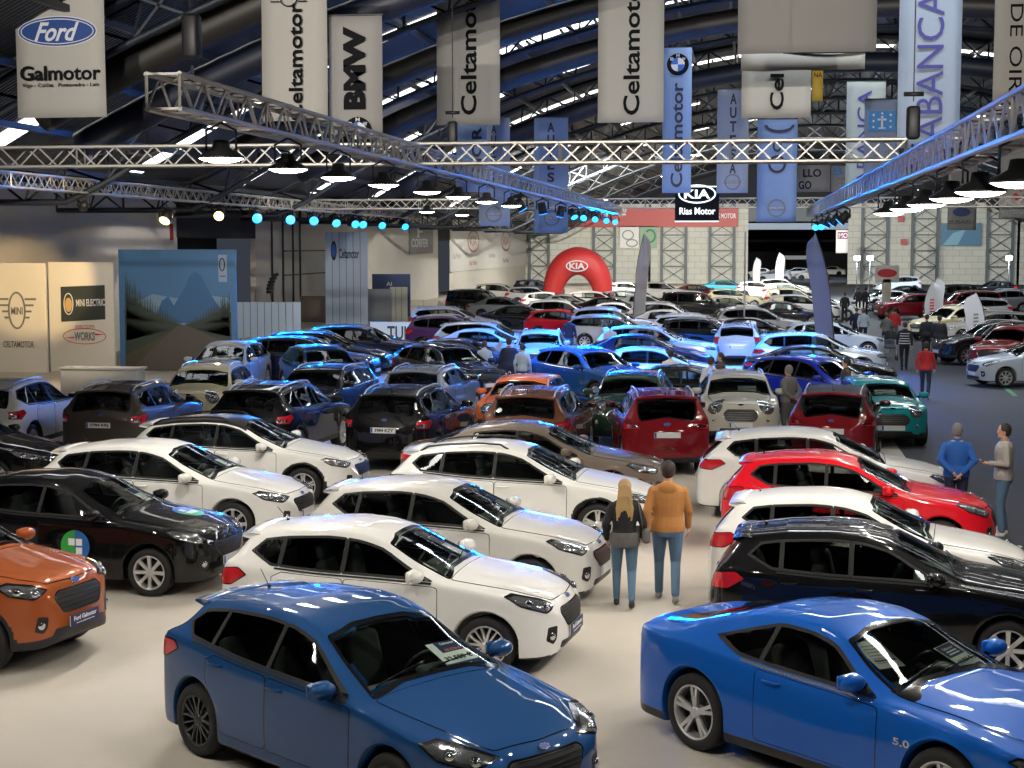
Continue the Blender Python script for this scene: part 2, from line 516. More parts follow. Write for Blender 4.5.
    for P in wins:
        Q = [F_R.p2((p[0], 0, p[1])) for p in P]; holes.append((F_R, inset(Q, .012)))
    hl = [(Frame((0, -1, 0)), [F_L.p2((p[0], 0, p[1])) for p in P]) for P in wins]
    holes += [(fr, inset(Q, .012)) for fr, Q in hl]
    hb = []
    for fr, Q in holes:
        qx = [q[0] for q in Q]; qy = [q[1] for q in Q]; hb.append((fr, Q, min(qx), max(qx), min(qy), max(qy)))
    keep = []; km = []; lin = []
    for f in F:
        c = sum((V[i] for i in f), Vector()) / len(f); drop = False
        if c.z > .75 and len(f) == 4:
            nrm = (V[f[1]] - V[f[0]]).cross(V[f[3]] - V[f[0]])
            for fr, Q, a, b, cc, d in hb:
                x, y = fr.p2(c)
                if a < x < b and cc < y < d and nrm.dot(fr.d) < 0 and inpoly(x, y, Q): drop = True; break
        if drop: continue
        m = 0; rr = min(math.hypot(c.x - wb / 2, c.z - rw), math.hypot(c.x + wb / 2, c.z - rw))
        w_ = abs(c.y); side = w_ > .55 * w0(c.x)
        if len(f) > 4: m = 0
        if len(f) == 4:
            nz = (V[f[1]] - V[f[0]]).cross(V[f[3]] - V[f[0]]).normalized()
            if nz.z < -.75 and w_ < w0(c.x) * .93: m = 2
            elif rr < Ra + .055 and clad and not T.get('noarch'): m = 1
            elif c.z < zb0 + clad + .03 and c.z < .45: m = 1
        if T.get('black_roof') and c.z > up(c.x) + .03 and c.x < xw + .1 and c.z > 1.2: m = 1
        keep.append(f); km.append(m)
        if c.z > .3 and xrb - .1 < c.x < xc + .15: lin.append(f)
    t.body = mk('body', V, keep, [M_PLT, M_GLB if not clad else M_BLK, M_WHL], km).data
    t.body_obj_template = True
    # lining: body shell moved inwards
    me = bpy.data.meshes.new('cabin_lining'); VN = [Vector() for _ in V]
    for f in lin:
        nr = (V[f[1]] - V[f[0]]).cross(V[f[3]] - V[f[0]])
        if nr.length > 1e-9:
            nr.normalize()
            for i in f: VN[i] += nr
    us = sorted({i for f in lin for i in f}); rm = {o: i for i, o in enumerate(us)}
    LV = [V[i] - (VN[i].normalized() if VN[i].length > 0 else VN[i]) * .03 for i in us]
    t.lining = mk('cabin_lining', LV, [[rm[i] for i in f][::-1] for f in lin], M_INT).data
    parts = []         # (name, mesh, objmat slot or None, lod)
    def addp(name, pv, mats, lod=0, smooth=True, sub=None):
        if not pv[1]: return
        o = mk(name, pv[0], pv[1], mats, pv[2] if len(pv) > 2 else None, smooth); me = o.data
        bpy.data.objects.remove(o); parts.append((name, me, lod))
        return me
    def addm(name, b, mats, lod=0):
        o = b.build(name, mats); me = o.data; bpy.data.objects.remove(o); parts.append((name, me, lod)); return me
    addp('windscreen', patch(bvh, F_F, PW, .004, .02, .06, .022), [G_WS, M_GLB])
    addp('rear_window', patch(bvh, F_B, PR, .004, .02, .06, .03), [G_RR, M_GLB])
    for i, P in enumerate(wins):
        pv = patch(bvh, F_R, [F_R.p2((p[0], 0, p[1])) for p in P], .004, .018, .07, .026)
        nm = 'side_window' if i < 2 else 'quarter_window'; gm = G_SD if (i == 0 or T.get('clear')) else G_RR if T.get('dark') else G_SD
        addp(nm, pv, [gm, M_PIL]); a, b = mirror(pv[0], pv[1]); addp(nm, (a, b, pv[2]), [gm, M_PIL])
    # chrome strip under side glass
    if T.get('strip', 1):
        st = [(x, belt(x) - .003) for x in np.linspace(xa0 - .02, T['dE'] + .05, 20)]
        P = [(x, z - .012) for x, z in st] + [(x, z + .006) for x, z in st[::-1]]
        pv = patch(bvh, F_R, [F_R.p2((p[0], 0, p[1])) for p in P], .007, .004, .12)
        sm_ = M_CHR if T.get('strip') == 'chrome' else M_PIL
        addp('window_trim', (pv[0], pv[1]), sm_, 1); a, b = mirror(pv[0], pv[1]); addp('window_trim', (a, b), sm_, 1)
    # ---- doors (thin raised shells with a dark shut line)
    t.paint_parts = []
    dz0 = zb0 + .12
    dc = T['doors']        # list of x positions front to back
    for i in range(len(dc) - 1):
        x1, x0 = dc[i], dc[i + 1]; P = []
        lowx = x0
        for x in np.linspace(x1, x0, 6): P.append((x, belt(x) - .03))
        ra = -wb / 2 + Ra + .03
        if x0 < ra:
            for k in range(7):
                z = belt(x0) - .03 + (dz0 - belt(x0) + .03) * k / 6
                dd = (Ra + .03) ** 2 - (z - rw) ** 2
                P.append((max(x0, -wb / 2 + math.sqrt(dd)) if dd > 0 else x0, z))
        else: P.append((x0, dz0))
        P.append((x1, dz0))
        P = roundpoly(P, .05, 2)
        for (fr, mir) in ((F_R, 0),):
            Q = [fr.p2((p[0], 0, p[1])) for p in P]
            pv = patch(bvh, fr, Q, .0035, .002, .10, .007)
            for q in (0, 1):
                a, b = (pv[0], pv[1]) if q == 0 else mirror(pv[0], pv[1])
                o = mk('door', a, b, [M_PLT, M_GLB], pv[2]); t.paint_parts.append(('front_door' if i == 0 else 'rear_door', o.data)); bpy.data.objects.remove(o)
    # bonnet
    hx = [(xc + .07, None), (T['hood'], None)]
    P = []
    for x in np.linspace(xc + .06, T['hood'], 8): P.append((x, -(section(x, False)[11][0] + .02)))
    for y in np.linspace(-.5, .5, 3): P.append((T['hood'] + .03 * (1 - 4 * y * y) + .02, y * 2 * (section(T['hood'], False)[11][0]) * .75))
    for x in np.linspace(T['hood'], xc + .06, 8): P.append((x, section(x, False)[11][0] + .02))
    Q = [F_T.p2((p[0], p[1], 0)) for p in P]
    pv = patch(bvh, F_T, roundpoly(Q, .04, 2), .0035, .002, .11, .008)
    o = mk('bonnet', pv[0], pv[1], [M_PLT, M_GLB], pv[2]); t.paint_parts.append(('bonnet', o.data)); bpy.data.objects.remove(o)
    # ---- lamps
    def decal3(pts, d, off, mats, name, lod=0, h=.05, frit=0, rim=.012, both=True, rnd=.02, disc=None):
        fr = Frame(d); P = [fr.p2(p) for p in pts]; P = roundpoly(P, rnd, 2)
        if disc: q = fr.p2(disc[0]); P = [(q[0] + disc[1] * math.cos(a), q[1] + disc[2] * math.sin(a)) for a in np.linspace(0, 2 * PI, 24, endpoint=False)]
        pv = patch(bvh, fr, P, off, rim, h, frit)
        addp(name, pv if frit else (pv[0], pv[1]), mats, lod)
        if both: a, b = mirror(pv[0], pv[1]); addp(name, (a, b, pv[2]) if frit else (a, b), mats, lod)
        return fr
    def surf_pt(p, d):
        hit = bvh.ray_cast(Vector(p) - Vector(d).normalized() * 5, Vector(d).normalized()); return hit[0], hit[1]
    hd = (-.72, .69, 0) if not T.get('disc') else (-.88, .47, 0)
    decal3(T['head'], hd, .006, [M_LMP, M_GLB if not T.get('disc') else M_CHR], 'headlight', 0, .03, .016, disc=T.get('disc'))
    # reflectors inside headlights
    for k, p in enumerate(T.get('bulbs', [])):
        q, nn = surf_pt(p, hd)
        if q:
            nn = nn if nn.dot(Vector(hd)) < 0 else -nn
            for sg in (1, -1):
                b = MB(); q2 = Vector((q.x, q.y * sg, q.z)); n2 = Vector((nn.x, nn.y * sg, nn.z)); r = T.get('bulbr', .04)
                b.bar(q2 - n2 * .01, q2 + n2 * .012, r * 1.1, 1, 14); b.bar(q2 + n2 * .012, q2 + n2 * .02, r, 0, 14, r * .55)
                addm('lamp_lens', b, [M_LRF, M_CHR], 1)
    if T.get('drl'):
        decal3(T['drl'], hd, .012, M_LRF, 'daytime_lamp', 1, .03, 0)
    decal3(T['tail'], (.72, .69, 0), .008, [M_RED, M_GLB], 'tail_light', 0, .03, .01)
    if T.get('tailw'): decal3(T['tailw'], (.72, .69, 0), .014, M_LRF, 'reversing_lamp', 1, .03)
    # ---- grille and intakes
    g = T['grille']      # half outline (y,z) on the right, from top centre round to bottom centre
    full = [(0 + xf, -y, z) for y, z in g] + [(xf, y, z) for y, z in g[::-1]]
    Pg = [F_F.p2(p) for p in full]; Pg = roundpoly(Pg, T.get('ground', .05), 3)
    pv = patch(bvh, F_F, Pg, .006, .012, .05, .016)
    addp('grille', pv, [M_BLK, M_CHR if T.get('chromegrille', 1) else M_GLB], 0)
    b = MB(); ys = [p[0] for p in Pg]; zs = [p[1] for p in Pg]; inn = inset(Pg, .02)
    z = min(zs) + .02
    while z < max(zs):
        run = None
        for y in np.linspace(min(ys), max(ys), 33):
            if inpoly(y, z, inn):
                hit = bvh.ray_cast(F_F.o3((y, z)), F_F.d)
                q = hit[0] + Vector((.012, 0, 0)) if hit[0] else None
                if run is not None and q: b.bar(run, q, .0045, 0, 4)
                run = q
            else: run = None
        z += T.get('gstep', .035)
    if b.v: addm('grille_mesh', b, [M_CHR if T.get('slatchrome') else M_GLB], 1)
    for I in T.get('intakes', []):
        full = [(xf, -y, z) for y, z in I]
        if I[0][0] == 0: full = full + [(xf, y, z) for y, z in I[::-1]]; decal3(full, (-1, 0, 0), .005, M_BLK, 'lower_intake', 0, .05, both=False)
        else: decal3(full, (-.9, .42, 0), .005, M_BLK, 'fog_lamp_recess', 0, .05)
    for I in T.get('fogs', []):
        q, nn = surf_pt((xf, -I[0], I[1]), (-.9, .42, 0))
        if q:
            for sg in (1, -1):
                b = MB(); n2 = Vector((.9, -.42 * sg, 0)); q2 = Vector((q.x, q.y * sg, q.z)); b.bar(q2, q2 + n2 * .02, .045, 0, 14, .04)
                addm('fog_lamp', b, [M_LRF], 1)
    # plates
    for sg, fr, xx in ((1, F_F, xf), (-1, F_B, xr)):
        zz = T['platez'][0 if sg > 0 else 1]
        hit = bvh.ray_cast(Vector((xx * 3, 0, zz)), fr.d)
        if hit[0]:
            b = MB(); x0 = hit[0].x; b.box((x0 + sg * .012, 0, zz), (.012, .52, .11), 0); b.box((x0 + sg * .014, -sg * .235, zz), (.012, .04, .10), 1)
            if sg > 0: t.fplate = (x0 + .019, zz)
            addm('number_plate', b, [M_PLT, M_PBL], 0)
            if sg < 0: t.rplate = (x0 - .019, zz)
    # emblem
    for sg, fr, zz in ((1, F_F, T['badge'][0]), (-1, F_B, T['badge'][1])):
        hit = bvh.ray_cast(Vector((sg * 5, 0, zz)), fr.d)
        if hit[0]:
            b = MB(); nr = hit[1] if hit[1].dot(fr.d) < 0 else -hit[1]; c = hit[0]
            aa, bb = T.get('badgesz', (.062, .028)); tu = Vector((0, 1, 0)); tv = nr.cross(tu)
            for q, (k, mi) in enumerate(((1, 0), (.82, 1))):
                vs = [c + nr * (.012 + .004 * q) + tu * (aa * k * math.cos(a)) + tv * (bb * k * math.sin(a)) for a in np.linspace(0, 2 * PI, 20, endpoint=False)]
                v2 = [v - nr * .014 for v in vs]
                b.add(vs + v2, [list(range(20)), list(range(39, 19, -1))] + [[i, (i + 1) % 20, 20 + (i + 1) % 20, 20 + i] for i in range(20)], mi)
            addm('emblem', b, [M_CHR, M_PBL if T.get('bluebadge', 1) else M_GLB], 1)
    # mirrors
    bx = T['mir'][0]; hit = bvh.ray_cast(Vector((bx, -3, T['mir'][1])), Vector((0, 1, 0)))
    y0 = -hit[0].y
    mm = []
    for sg in (-1, 1):
        b = MB(); c = Vector((bx + .01, sg * (y0 + .15), T['mir'][1] + .05))
        b.ball(c + Vector((.02, 0, 0)), (.085, .125, .075), 0, 14, 10); b.box(c + Vector((-.035, 0, 0)), (.07, .225, .13), 0, bev=.03); b.box(c + Vector((-.072, 0, 0)), (.01, .19, .10), 1, bev=.004)
        b.bar((bx + .02, sg * (y0 - .02), T['mir'][1]), c + Vector((0, -sg * .05, -.035)), .028, 1, 8)
        o = b.build('wing_mirror', [M_PLT, M_GLB]); mm.append(o.data); bpy.data.objects.remove(o)
    for me in mm: t.paint_parts.append(('wing_mirror', me))
    # handles
    for hx_ in T['handles']:
        zz = belt(hx_) - .10; hit = bvh.ray_cast(Vector((hx_, -3, zz)), Vector((0, 1, 0)))
        for sg in (-1, 1):
            b = MB(); yy = -hit[0].y
            b.path([(hx_ - .1, sg * (yy - .01), zz), (hx_ - .085, sg * (yy + .028), zz), (hx_ + .07, sg * (yy + .032), zz), (hx_ + .1, sg * (yy - .01), zz)], .013, 0, 8)
            o = b.build('door_handle', [M_PLT]); t.paint_parts.append(('door_handle', o.data)); bpy.data.objects.remove(o)
    # wipers and antenna
    b = MB()
    for y1, y2 in ((-.62, -.02), (-.05, .5)):
        pts = []
        for k in range(7):
            y = y1 + (y2 - y1) * k / 6; hit = bvh.ray_cast(Vector((xc - .04 - .10 * (k / 6), y, 3)), Vector((0, 0, -1))); pts.append(hit[0] + Vector((0, 0, .018)))
        b.path(pts, .007, 0, 5)
    addm('wiper', b, [M_GLB], 1)
    if T.get('ant', 1):
        b = MB(); xx = xre + .22; zz = top(xx)
        if T.get('ant') == 'fin':
            b.prism([(xx - .09, zz - .01), (xx + .1, zz - .01), (xx - .03, zz + .06), (xx - .07, zz + .065)], -.02, .02)
        else: b.bar((xx, 0, zz - .01), (xx, 0, zz + .02), .018, 0, 8); b.bar((xx, 0, zz + .01), (xx - .13, 0, zz + .15), .004, 0, 5)
        addm('roof_antenna', b, [M_GLB], 1)
    if T.get('rails'):
        for sg in (-1, 1):
            b = MB(); pts = []
            for k, x in enumerate(np.linspace(xre + .12, xw - .25, 12)):
                c = section(x, False)[11]; pts.append((x, sg * (c[0] + .005), c[1] + (.045 if 0 < k < 11 else -.01)))
            b.path(pts, .016, 0, 8); addm('roof_rail', b, [M_ALU if T['rails'] == 1 else M_BLK], 0)
    if T.get('spoiler'):
        b = MB(); xx = xre; L = []
        for k in range(9):
            y = -1 + 2 * k / 8; c = section(xx + .06, False)[10]; yy = y * (c[0] - .01)
            z = top(xx + .06) - crown(xx) * y * y * .9
            L.append((yy, z))
        vs = []
        for (yy, z) in L:
            dx = T['spoiler'] * (1 - .12 * abs(yy))
            vs += [(xx + .12, yy, z + .006), (xx + .0, yy, z + .012), (xx - dx, yy, z - .01), (xx - dx, yy, z - .03), (xx + .0, yy, z - .055), (xx + .12, yy, z - .03)]
        fs = []
        for i in range(8):
            for k in range(6): fs.append((i * 6 + k, (i + 1) * 6 + k, (i + 1) * 6 + (k + 1) % 6, i * 6 + (k + 1) % 6))
        fs += [tuple(range(5, -1, -1)), tuple(range(48, 54))]
        b.add(vs, fs, 0, True); o = b.build('roof_spoiler', [M_PLT]); t.paint_parts.append(('roof_spoiler', o.data)); bpy.data.objects.remove(o)
    # ---- cabin
    wi = w0(0) - .1; fz = .32
    b = MB(); b.box((-.25, 0, fz), (2.5, 2 * wi - .06, .04), 0); addm('cabin_floor', b, [M_INT], 1)
    b = MB(); zt = belt(xc) - .015; dx = xc - .02
    b.box((dx - .22, 0, (zt + .55) / 2), (.5, 2 * wi - .14, zt - .55), 0, bev=.07); b.box((dx - .05, 0, zt - .06), (.5, 2 * wi - .2, .06), 0, bev=.03)
    b.box((dx - .42, .36, zt + .01), (.16, .34, .07), 0, bev=.03)
    addm('dashboard', b, [M_DSH], 0)
    b = MB(); R = Matrix.Rotation(math.radians(25), 3, 'Y'); c = Vector((dx - .62, .36, zt - .03)); pts = [c + R @ Vector((0, .18 * math.cos(a), .18 * math.sin(a))) for a in np.linspace(0, 2 * PI, 24, endpoint=False)]
    b.path(pts, .015, 0, 8, True); b.ball(c, (.03, .06, .05), 0); [b.bar(c, c + R @ Vector((0, .17 * math.cos(a), .17 * math.sin(a))), .013, 0, 5) for a in (0, PI, -PI / 2)]
    addm('steering_wheel', b, [M_BLK], 0)
    sx = dx - 1.12
    hs = min(top(sx - .25) - .16, 1.24)
    for sy in (-.36, .36):
        b = MB(); b.box((sx, sy, .50), (.5, .5, .2), 0, bev=.08)
        R = Matrix.Rotation(math.radians(-14), 3, 'Y'); hh = hs - .16 - .5
        b.box((sx - .30, sy, .5 + hh / 2), (.15, .48, hh), 0, R, (1, .8), .06); b.box((sx - .39, sy, hs - .09), (.1, .26, .18), 0, R, bev=.045)
        addm('front_seat', b, [M_INT], 0)
    if T.get('rearseat', 1):
        b = MB(); bx_ = max(sx - .95, xrb + .45); b.box((bx_ + .15, 0, .52), (.5, 1.2, .2), 0, bev=.08)
        R = Matrix.Rotation(math.radians(-20), 3, 'Y'); b.box((bx_ - .12, 0, .78), (.15, 1.2, .5), 0, R, bev=.06)
        for sy in (-.38, .38): b.box((bx_ - .24, sy, 1.08), (.09, .24, .14), 0, R, bev=.04)
        addm('rear_bench', b, [M_INT], 1)
    t.parts = parts
    # anchors
    A = {}
    A['wtr'] = (xw, -ws[-1][1], ws[-1][2]); A['wtl'] = (xw, ws[-1][1], ws[-1][2]); A['wbr'] = (xc, -ws[0][1], ws[0][2]); A['wbl'] = (xc, ws[0][1], ws[0][2])
    A['rtr'] = (rs[0][0], -rs[0][1] - .03, rs[0][2]); A['rtl'] = (rs[0][0], rs[0][1] + .03, rs[0][2]); A['rt'] = (xre, 0, zr0)
    A['rbr'] = (rs[-1][0], -rs[-1][1], rs[-1][2]); A['rbl'] = (rs[-1][0], rs[-1][1], rs[-1][2])
    A['sp'] = (xre - .1, -rs[0][1] - .02, zr0 - .03)
    wy = T['wy']; A['frw'] = (wb / 2, -wy - .1, rw); A['rrw'] = (-wb / 2, -wy - .1, rw); A['flw'] = (wb / 2, wy + .1, rw); A['rlw'] = (-wb / 2, wy + .1, rw)
    A['fra'] = (wb / 2, -w0(wb / 2), rw + Ra); A['rra'] = (-wb / 2, -w0(-wb / 2), rw + Ra)
    hc = sum((Vector(p) for p in T['head']), Vector()) / len(T['head']); A['hlr'] = tuple(hc); A['hll'] = (hc.x, -hc.y, hc.z)
    tc_ = sum((Vector(p) for p in T['tail']), Vector()) / len(T['tail']); A['tlr'] = tuple(tc_); A['tll'] = (tc_.x, -tc_.y, tc_.z)
    A['nose'] = (xf - .04, 0, T['badge'][0]); A['plf'] = (xf, 0, T['platez'][0]); A['plr'] = (xr, 0, T['platez'][1]); A['roof'] = ((xw + xre) / 2, 0, top((xw + xre) / 2))
    A['mr'] = (bx, -(y0 + .15), T['mir'][1] + .05); A['ml'] = (bx, y0 + .15, T['mir'][1] + .05)
    A['c2'] = (T['cuts'][0], -section(T['cuts'][0], False)[8][0], belt(T['cuts'][0]))
    t.A = A; t.wy = wy; t.rw = rw; t.wb = wb
    for o in [o for o in COL.objects if o.data in (t.body, t.lining)]: bpy.data.objects.remove(o)
    return t

# ------------------------------------------------------------------ wheels
def wheel_mesh(r, w, style, silver):
    b = MB(); R = r
    prof = [(R * .70, -w * .42), (R * .74, -w * .5), (R * .93, -w * .5), (R * .985, -w * .40), (R, -w * .22), (R, w * .22), (R * .985, w * .40), (R * .93, w * .5), (R * .74, w * .5), (R * .70, w * .42)]
    b.lathe(prof, 'y', 36, 0, caps=False)
    # y negative = outer side
    tyre = b
    q = MB(); mi = 0
    q.lathe([(R * .72, -w * .46), (R * .70, -w * .49), (R * .66, -w * .44), (R * .645, -w * .2), (R * .63, w * .3)], 'y', 36, 0, caps=False)
    q.lathe([(0.001, w * .05), (R * .64, w * .05)], 'y', 24, 1, caps=False); q.lathe([(0.001, -.0), (R * .46, -.0), (R * .46, .02)], 'y', 24, 2, caps=False)
    q.lathe([(0.001, -w * .43), (R * .10, -w * .43), (R * .17, -w * .36), (R * .17, 0)], 'y', 18, 0, caps=False)
    def spoke(a, wa, wb_, y0=-.36, y1=-.44, sk=0):
        ca, sa = math.cos(a), math.sin(a); vs = []
        for rr, ww, yy, da in ((R * .12, wa, y0, 0), (R * .45, (wa + wb_) / 2 * .9, (y0 + y1) / 2 - .03, sk * .5), (R * .69, wb_, y1, sk)):
            c2, s2 = math.cos(a + da), math.sin(a + da); tx, tz = -s2, c2
            for sg in (-1, 1):
                vs.append((rr * c2 + tx * sg * ww, yy * w, rr * s2 + tz * sg * ww)); vs.append((rr * c2 + tx * sg * ww, yy * w + .03, rr * s2 + tz * sg * ww))
        fs = [(0, 2, 6, 4), (4, 6, 10, 8), (1, 5, 7, 3), (5, 9, 11, 7), (0, 4, 5, 1), (4, 8, 9, 5), (2, 3, 7, 6), (6, 7, 11, 10)]
        q.add(vs, fs, 0)
    if style == 'ten':
        for k in range(8): spoke(2 * PI * k / 8, .020, .027)
    elif style == 'y':
        for k in range(5):
            a = 2 * PI * k / 5 + .3; spoke(a - .10, .014, .012, sk=-.16); spoke(a + .10, .014, .012, sk=.16)
            spoke(a + PI / 5, .008, .009)
    elif style == 'five':
        for k in range(5):
            a = 2 * PI * k / 5 + PI / 2; spoke(a - .11, .02, .016, sk=-.03); spoke(a + .11, .02, .016, sk=.03)
    elif style == 'steel':
        q.lathe([(R * .15, -w * .36), (R * .4, -w * .30), (R * .62, -w * .42)], 'y', 24, 0, caps=False)
        for k in range(7): spoke(2 * PI * k / 7, .03, .02, -.38, -.45)
    out = []
    for nm, bb, ms in (('tyre', tyre, [M_RUB]), ('alloy_rim', q, [silver, M_WHL, M_ALD])):
        o = bb.build(nm, ms); out.append(o.data); bpy.data.objects.remove(o)
    return out
WH = {}
def wheel_set(r, style, m):
    k = (r, style, m.name)
    if k not in WH: WH[k] = wheel_mesh(r, .21, style, m)
    return WH[k]

def put(name, me, parent, loc=None, rot=None):
    o = bpy.data.objects.new(name, me); COL.objects.link(o); o.parent = parent
    if loc is not None: o.location = loc
    if rot is not None: o.rotation_euler = rot
    return o
def slotmat(o, i, m):
    o.material_slots[i].link = 'OBJECT'; o.material_slots[i].material = m
TYPES = {}
def car(tname, loc, yaw, pm, label, name='hatchback_car', group=None, lod=0, rim='ten', rimm=None, roofm=None):
    """lod 0: every part; lod 1: a distant car, only the parts its pixels show"""
    t = TYPES[tname]; root = empty(name, loc, yaw); tag(root, label, 'car', group)
    o = put('body', t.body, root); slotmat(o, 0, pm)
    if roofm: slotmat(o, 1, roofm)
    put('cabin_lining', t.lining, root)
    for nm, me, l in t.parts:
        if l and lod: continue
        if lod and nm in ('steering_wheel', 'fog_lamp_recess', 'dashboard', 'front_seat'): continue
        if lod > 1 and nm in ('quarter_window', 'number_plate', 'lower_intake', 'roof_rail'): continue
        put(nm, me, root)
    for nm, me in t.paint_parts:
        if lod and nm in ('front_door', 'rear_door', 'bonnet', 'door_handle'): continue
        if lod > 1 and nm == 'wing_mirror' : continue
        o = put(nm, me, root); slotmat(o, 0, pm)
    ty, rm = wheel_set(t.rw, rim, rimm or M_ALU)
    for sx in (1, -1):
        for sg in (-1, 1):
            w = put('wheel', ty, root, (sx * t.wb / 2, sg * t.wy, t.rw), (0, 0, 0 if sg < 0 else PI))
            if lod < 2: put('alloy_rim', rm, w)
    return root

# proportions ------------------------------------------------------
def base_type(**k):
    """a five door hatch about 4.4 m long; keywords override"""
    T = dict(xf=2.24, xr=-2.14, wb=2.70, Ra=.375, rw=.325, wy=.775, zbot=.19,
        top=[(2.24, .64), (2.16, .72), (2.02, .79), (1.7, .88), (1.3, .95), (.98, 1.01), (.12, 1.395), (-.15, 1.45), (-.55, 1.468), (-1.1, 1.44), (-1.62, 1.365), (-1.95, 1.06), (-2.06, .96), (-2.14, .86)],
        belt=[(2.2, .70), (1.6, .84), (.95, .935), (.2, .955), (-.7, .985), (-1.4, 1.04), (-2.1, 1.06)],
        w=[(2.24, .82), (1.9, .87), (1.35, .905), (.5, .905), (-.5, .905), (-1.35, .90), (-1.8, .87), (-2.14, .82)],
        wr=[(2.24, .50), (1.9, .58), (1.4, .68), (.98, .74), (.5, .65), (.12, .575), (-.6, .575), (-1.6, .54), (-1.95, .62), (-2.14, .64)],
        crown=[(2.24, .04), (1.4, .045), (.98, .06), (.5, .10), (.15, .06), (-.3, .04), (-1.5, .05), (-1.95, .06), (-2.14, .05)],
        xc=.92, xw=.14, xre=-1.66, xrb=-1.99, dA=.82, dE=-1.45, dD=-1.50, dF=(-1.62, 1.16), cuts=[-.28, -1.12], doors=[.88, -.26, -1.16],
        hood=2.06, mir=(.62, .97), handles=[-.12, -1.0], platez=(.42, .62), badge=(.70, .90),
        head=[(2.16, -.46, .70), (2.05, -.62, .76), (1.80, -.80, .82), (1.66, -.86, .80), (1.85, -.84, .70), (2.08, -.66, .64)],
        bulbs=[(2.05, -.62, .70), (1.92, -.76, .745)],
        tail=[(-1.95, -.60, .98), (-1.70, -.86, 1.0), (-1.62, -.88, .93), (-1.85, -.86, .82), (-2.05, -.62, .83)],
        grille=[(0, .665), (.36, .665), (.42, .62), (.33, .47), (.28, .45), (0, .45)],
        intakes=[[(0, .34), (.45, .34), (.5, .27), (0, .25)], [(.58, .50), (.72, .52), (.76, .36), (.66, .33), (.60, .38)]], fogs=[(.67, .42)],
        ant=1, spoiler=.10, strip=1, rgi=.06)
    T.update(k); return T
def stretch(T, dx_f=0, dx_r=0, dz=0, kw=1.0, kz=1.0):
    return T
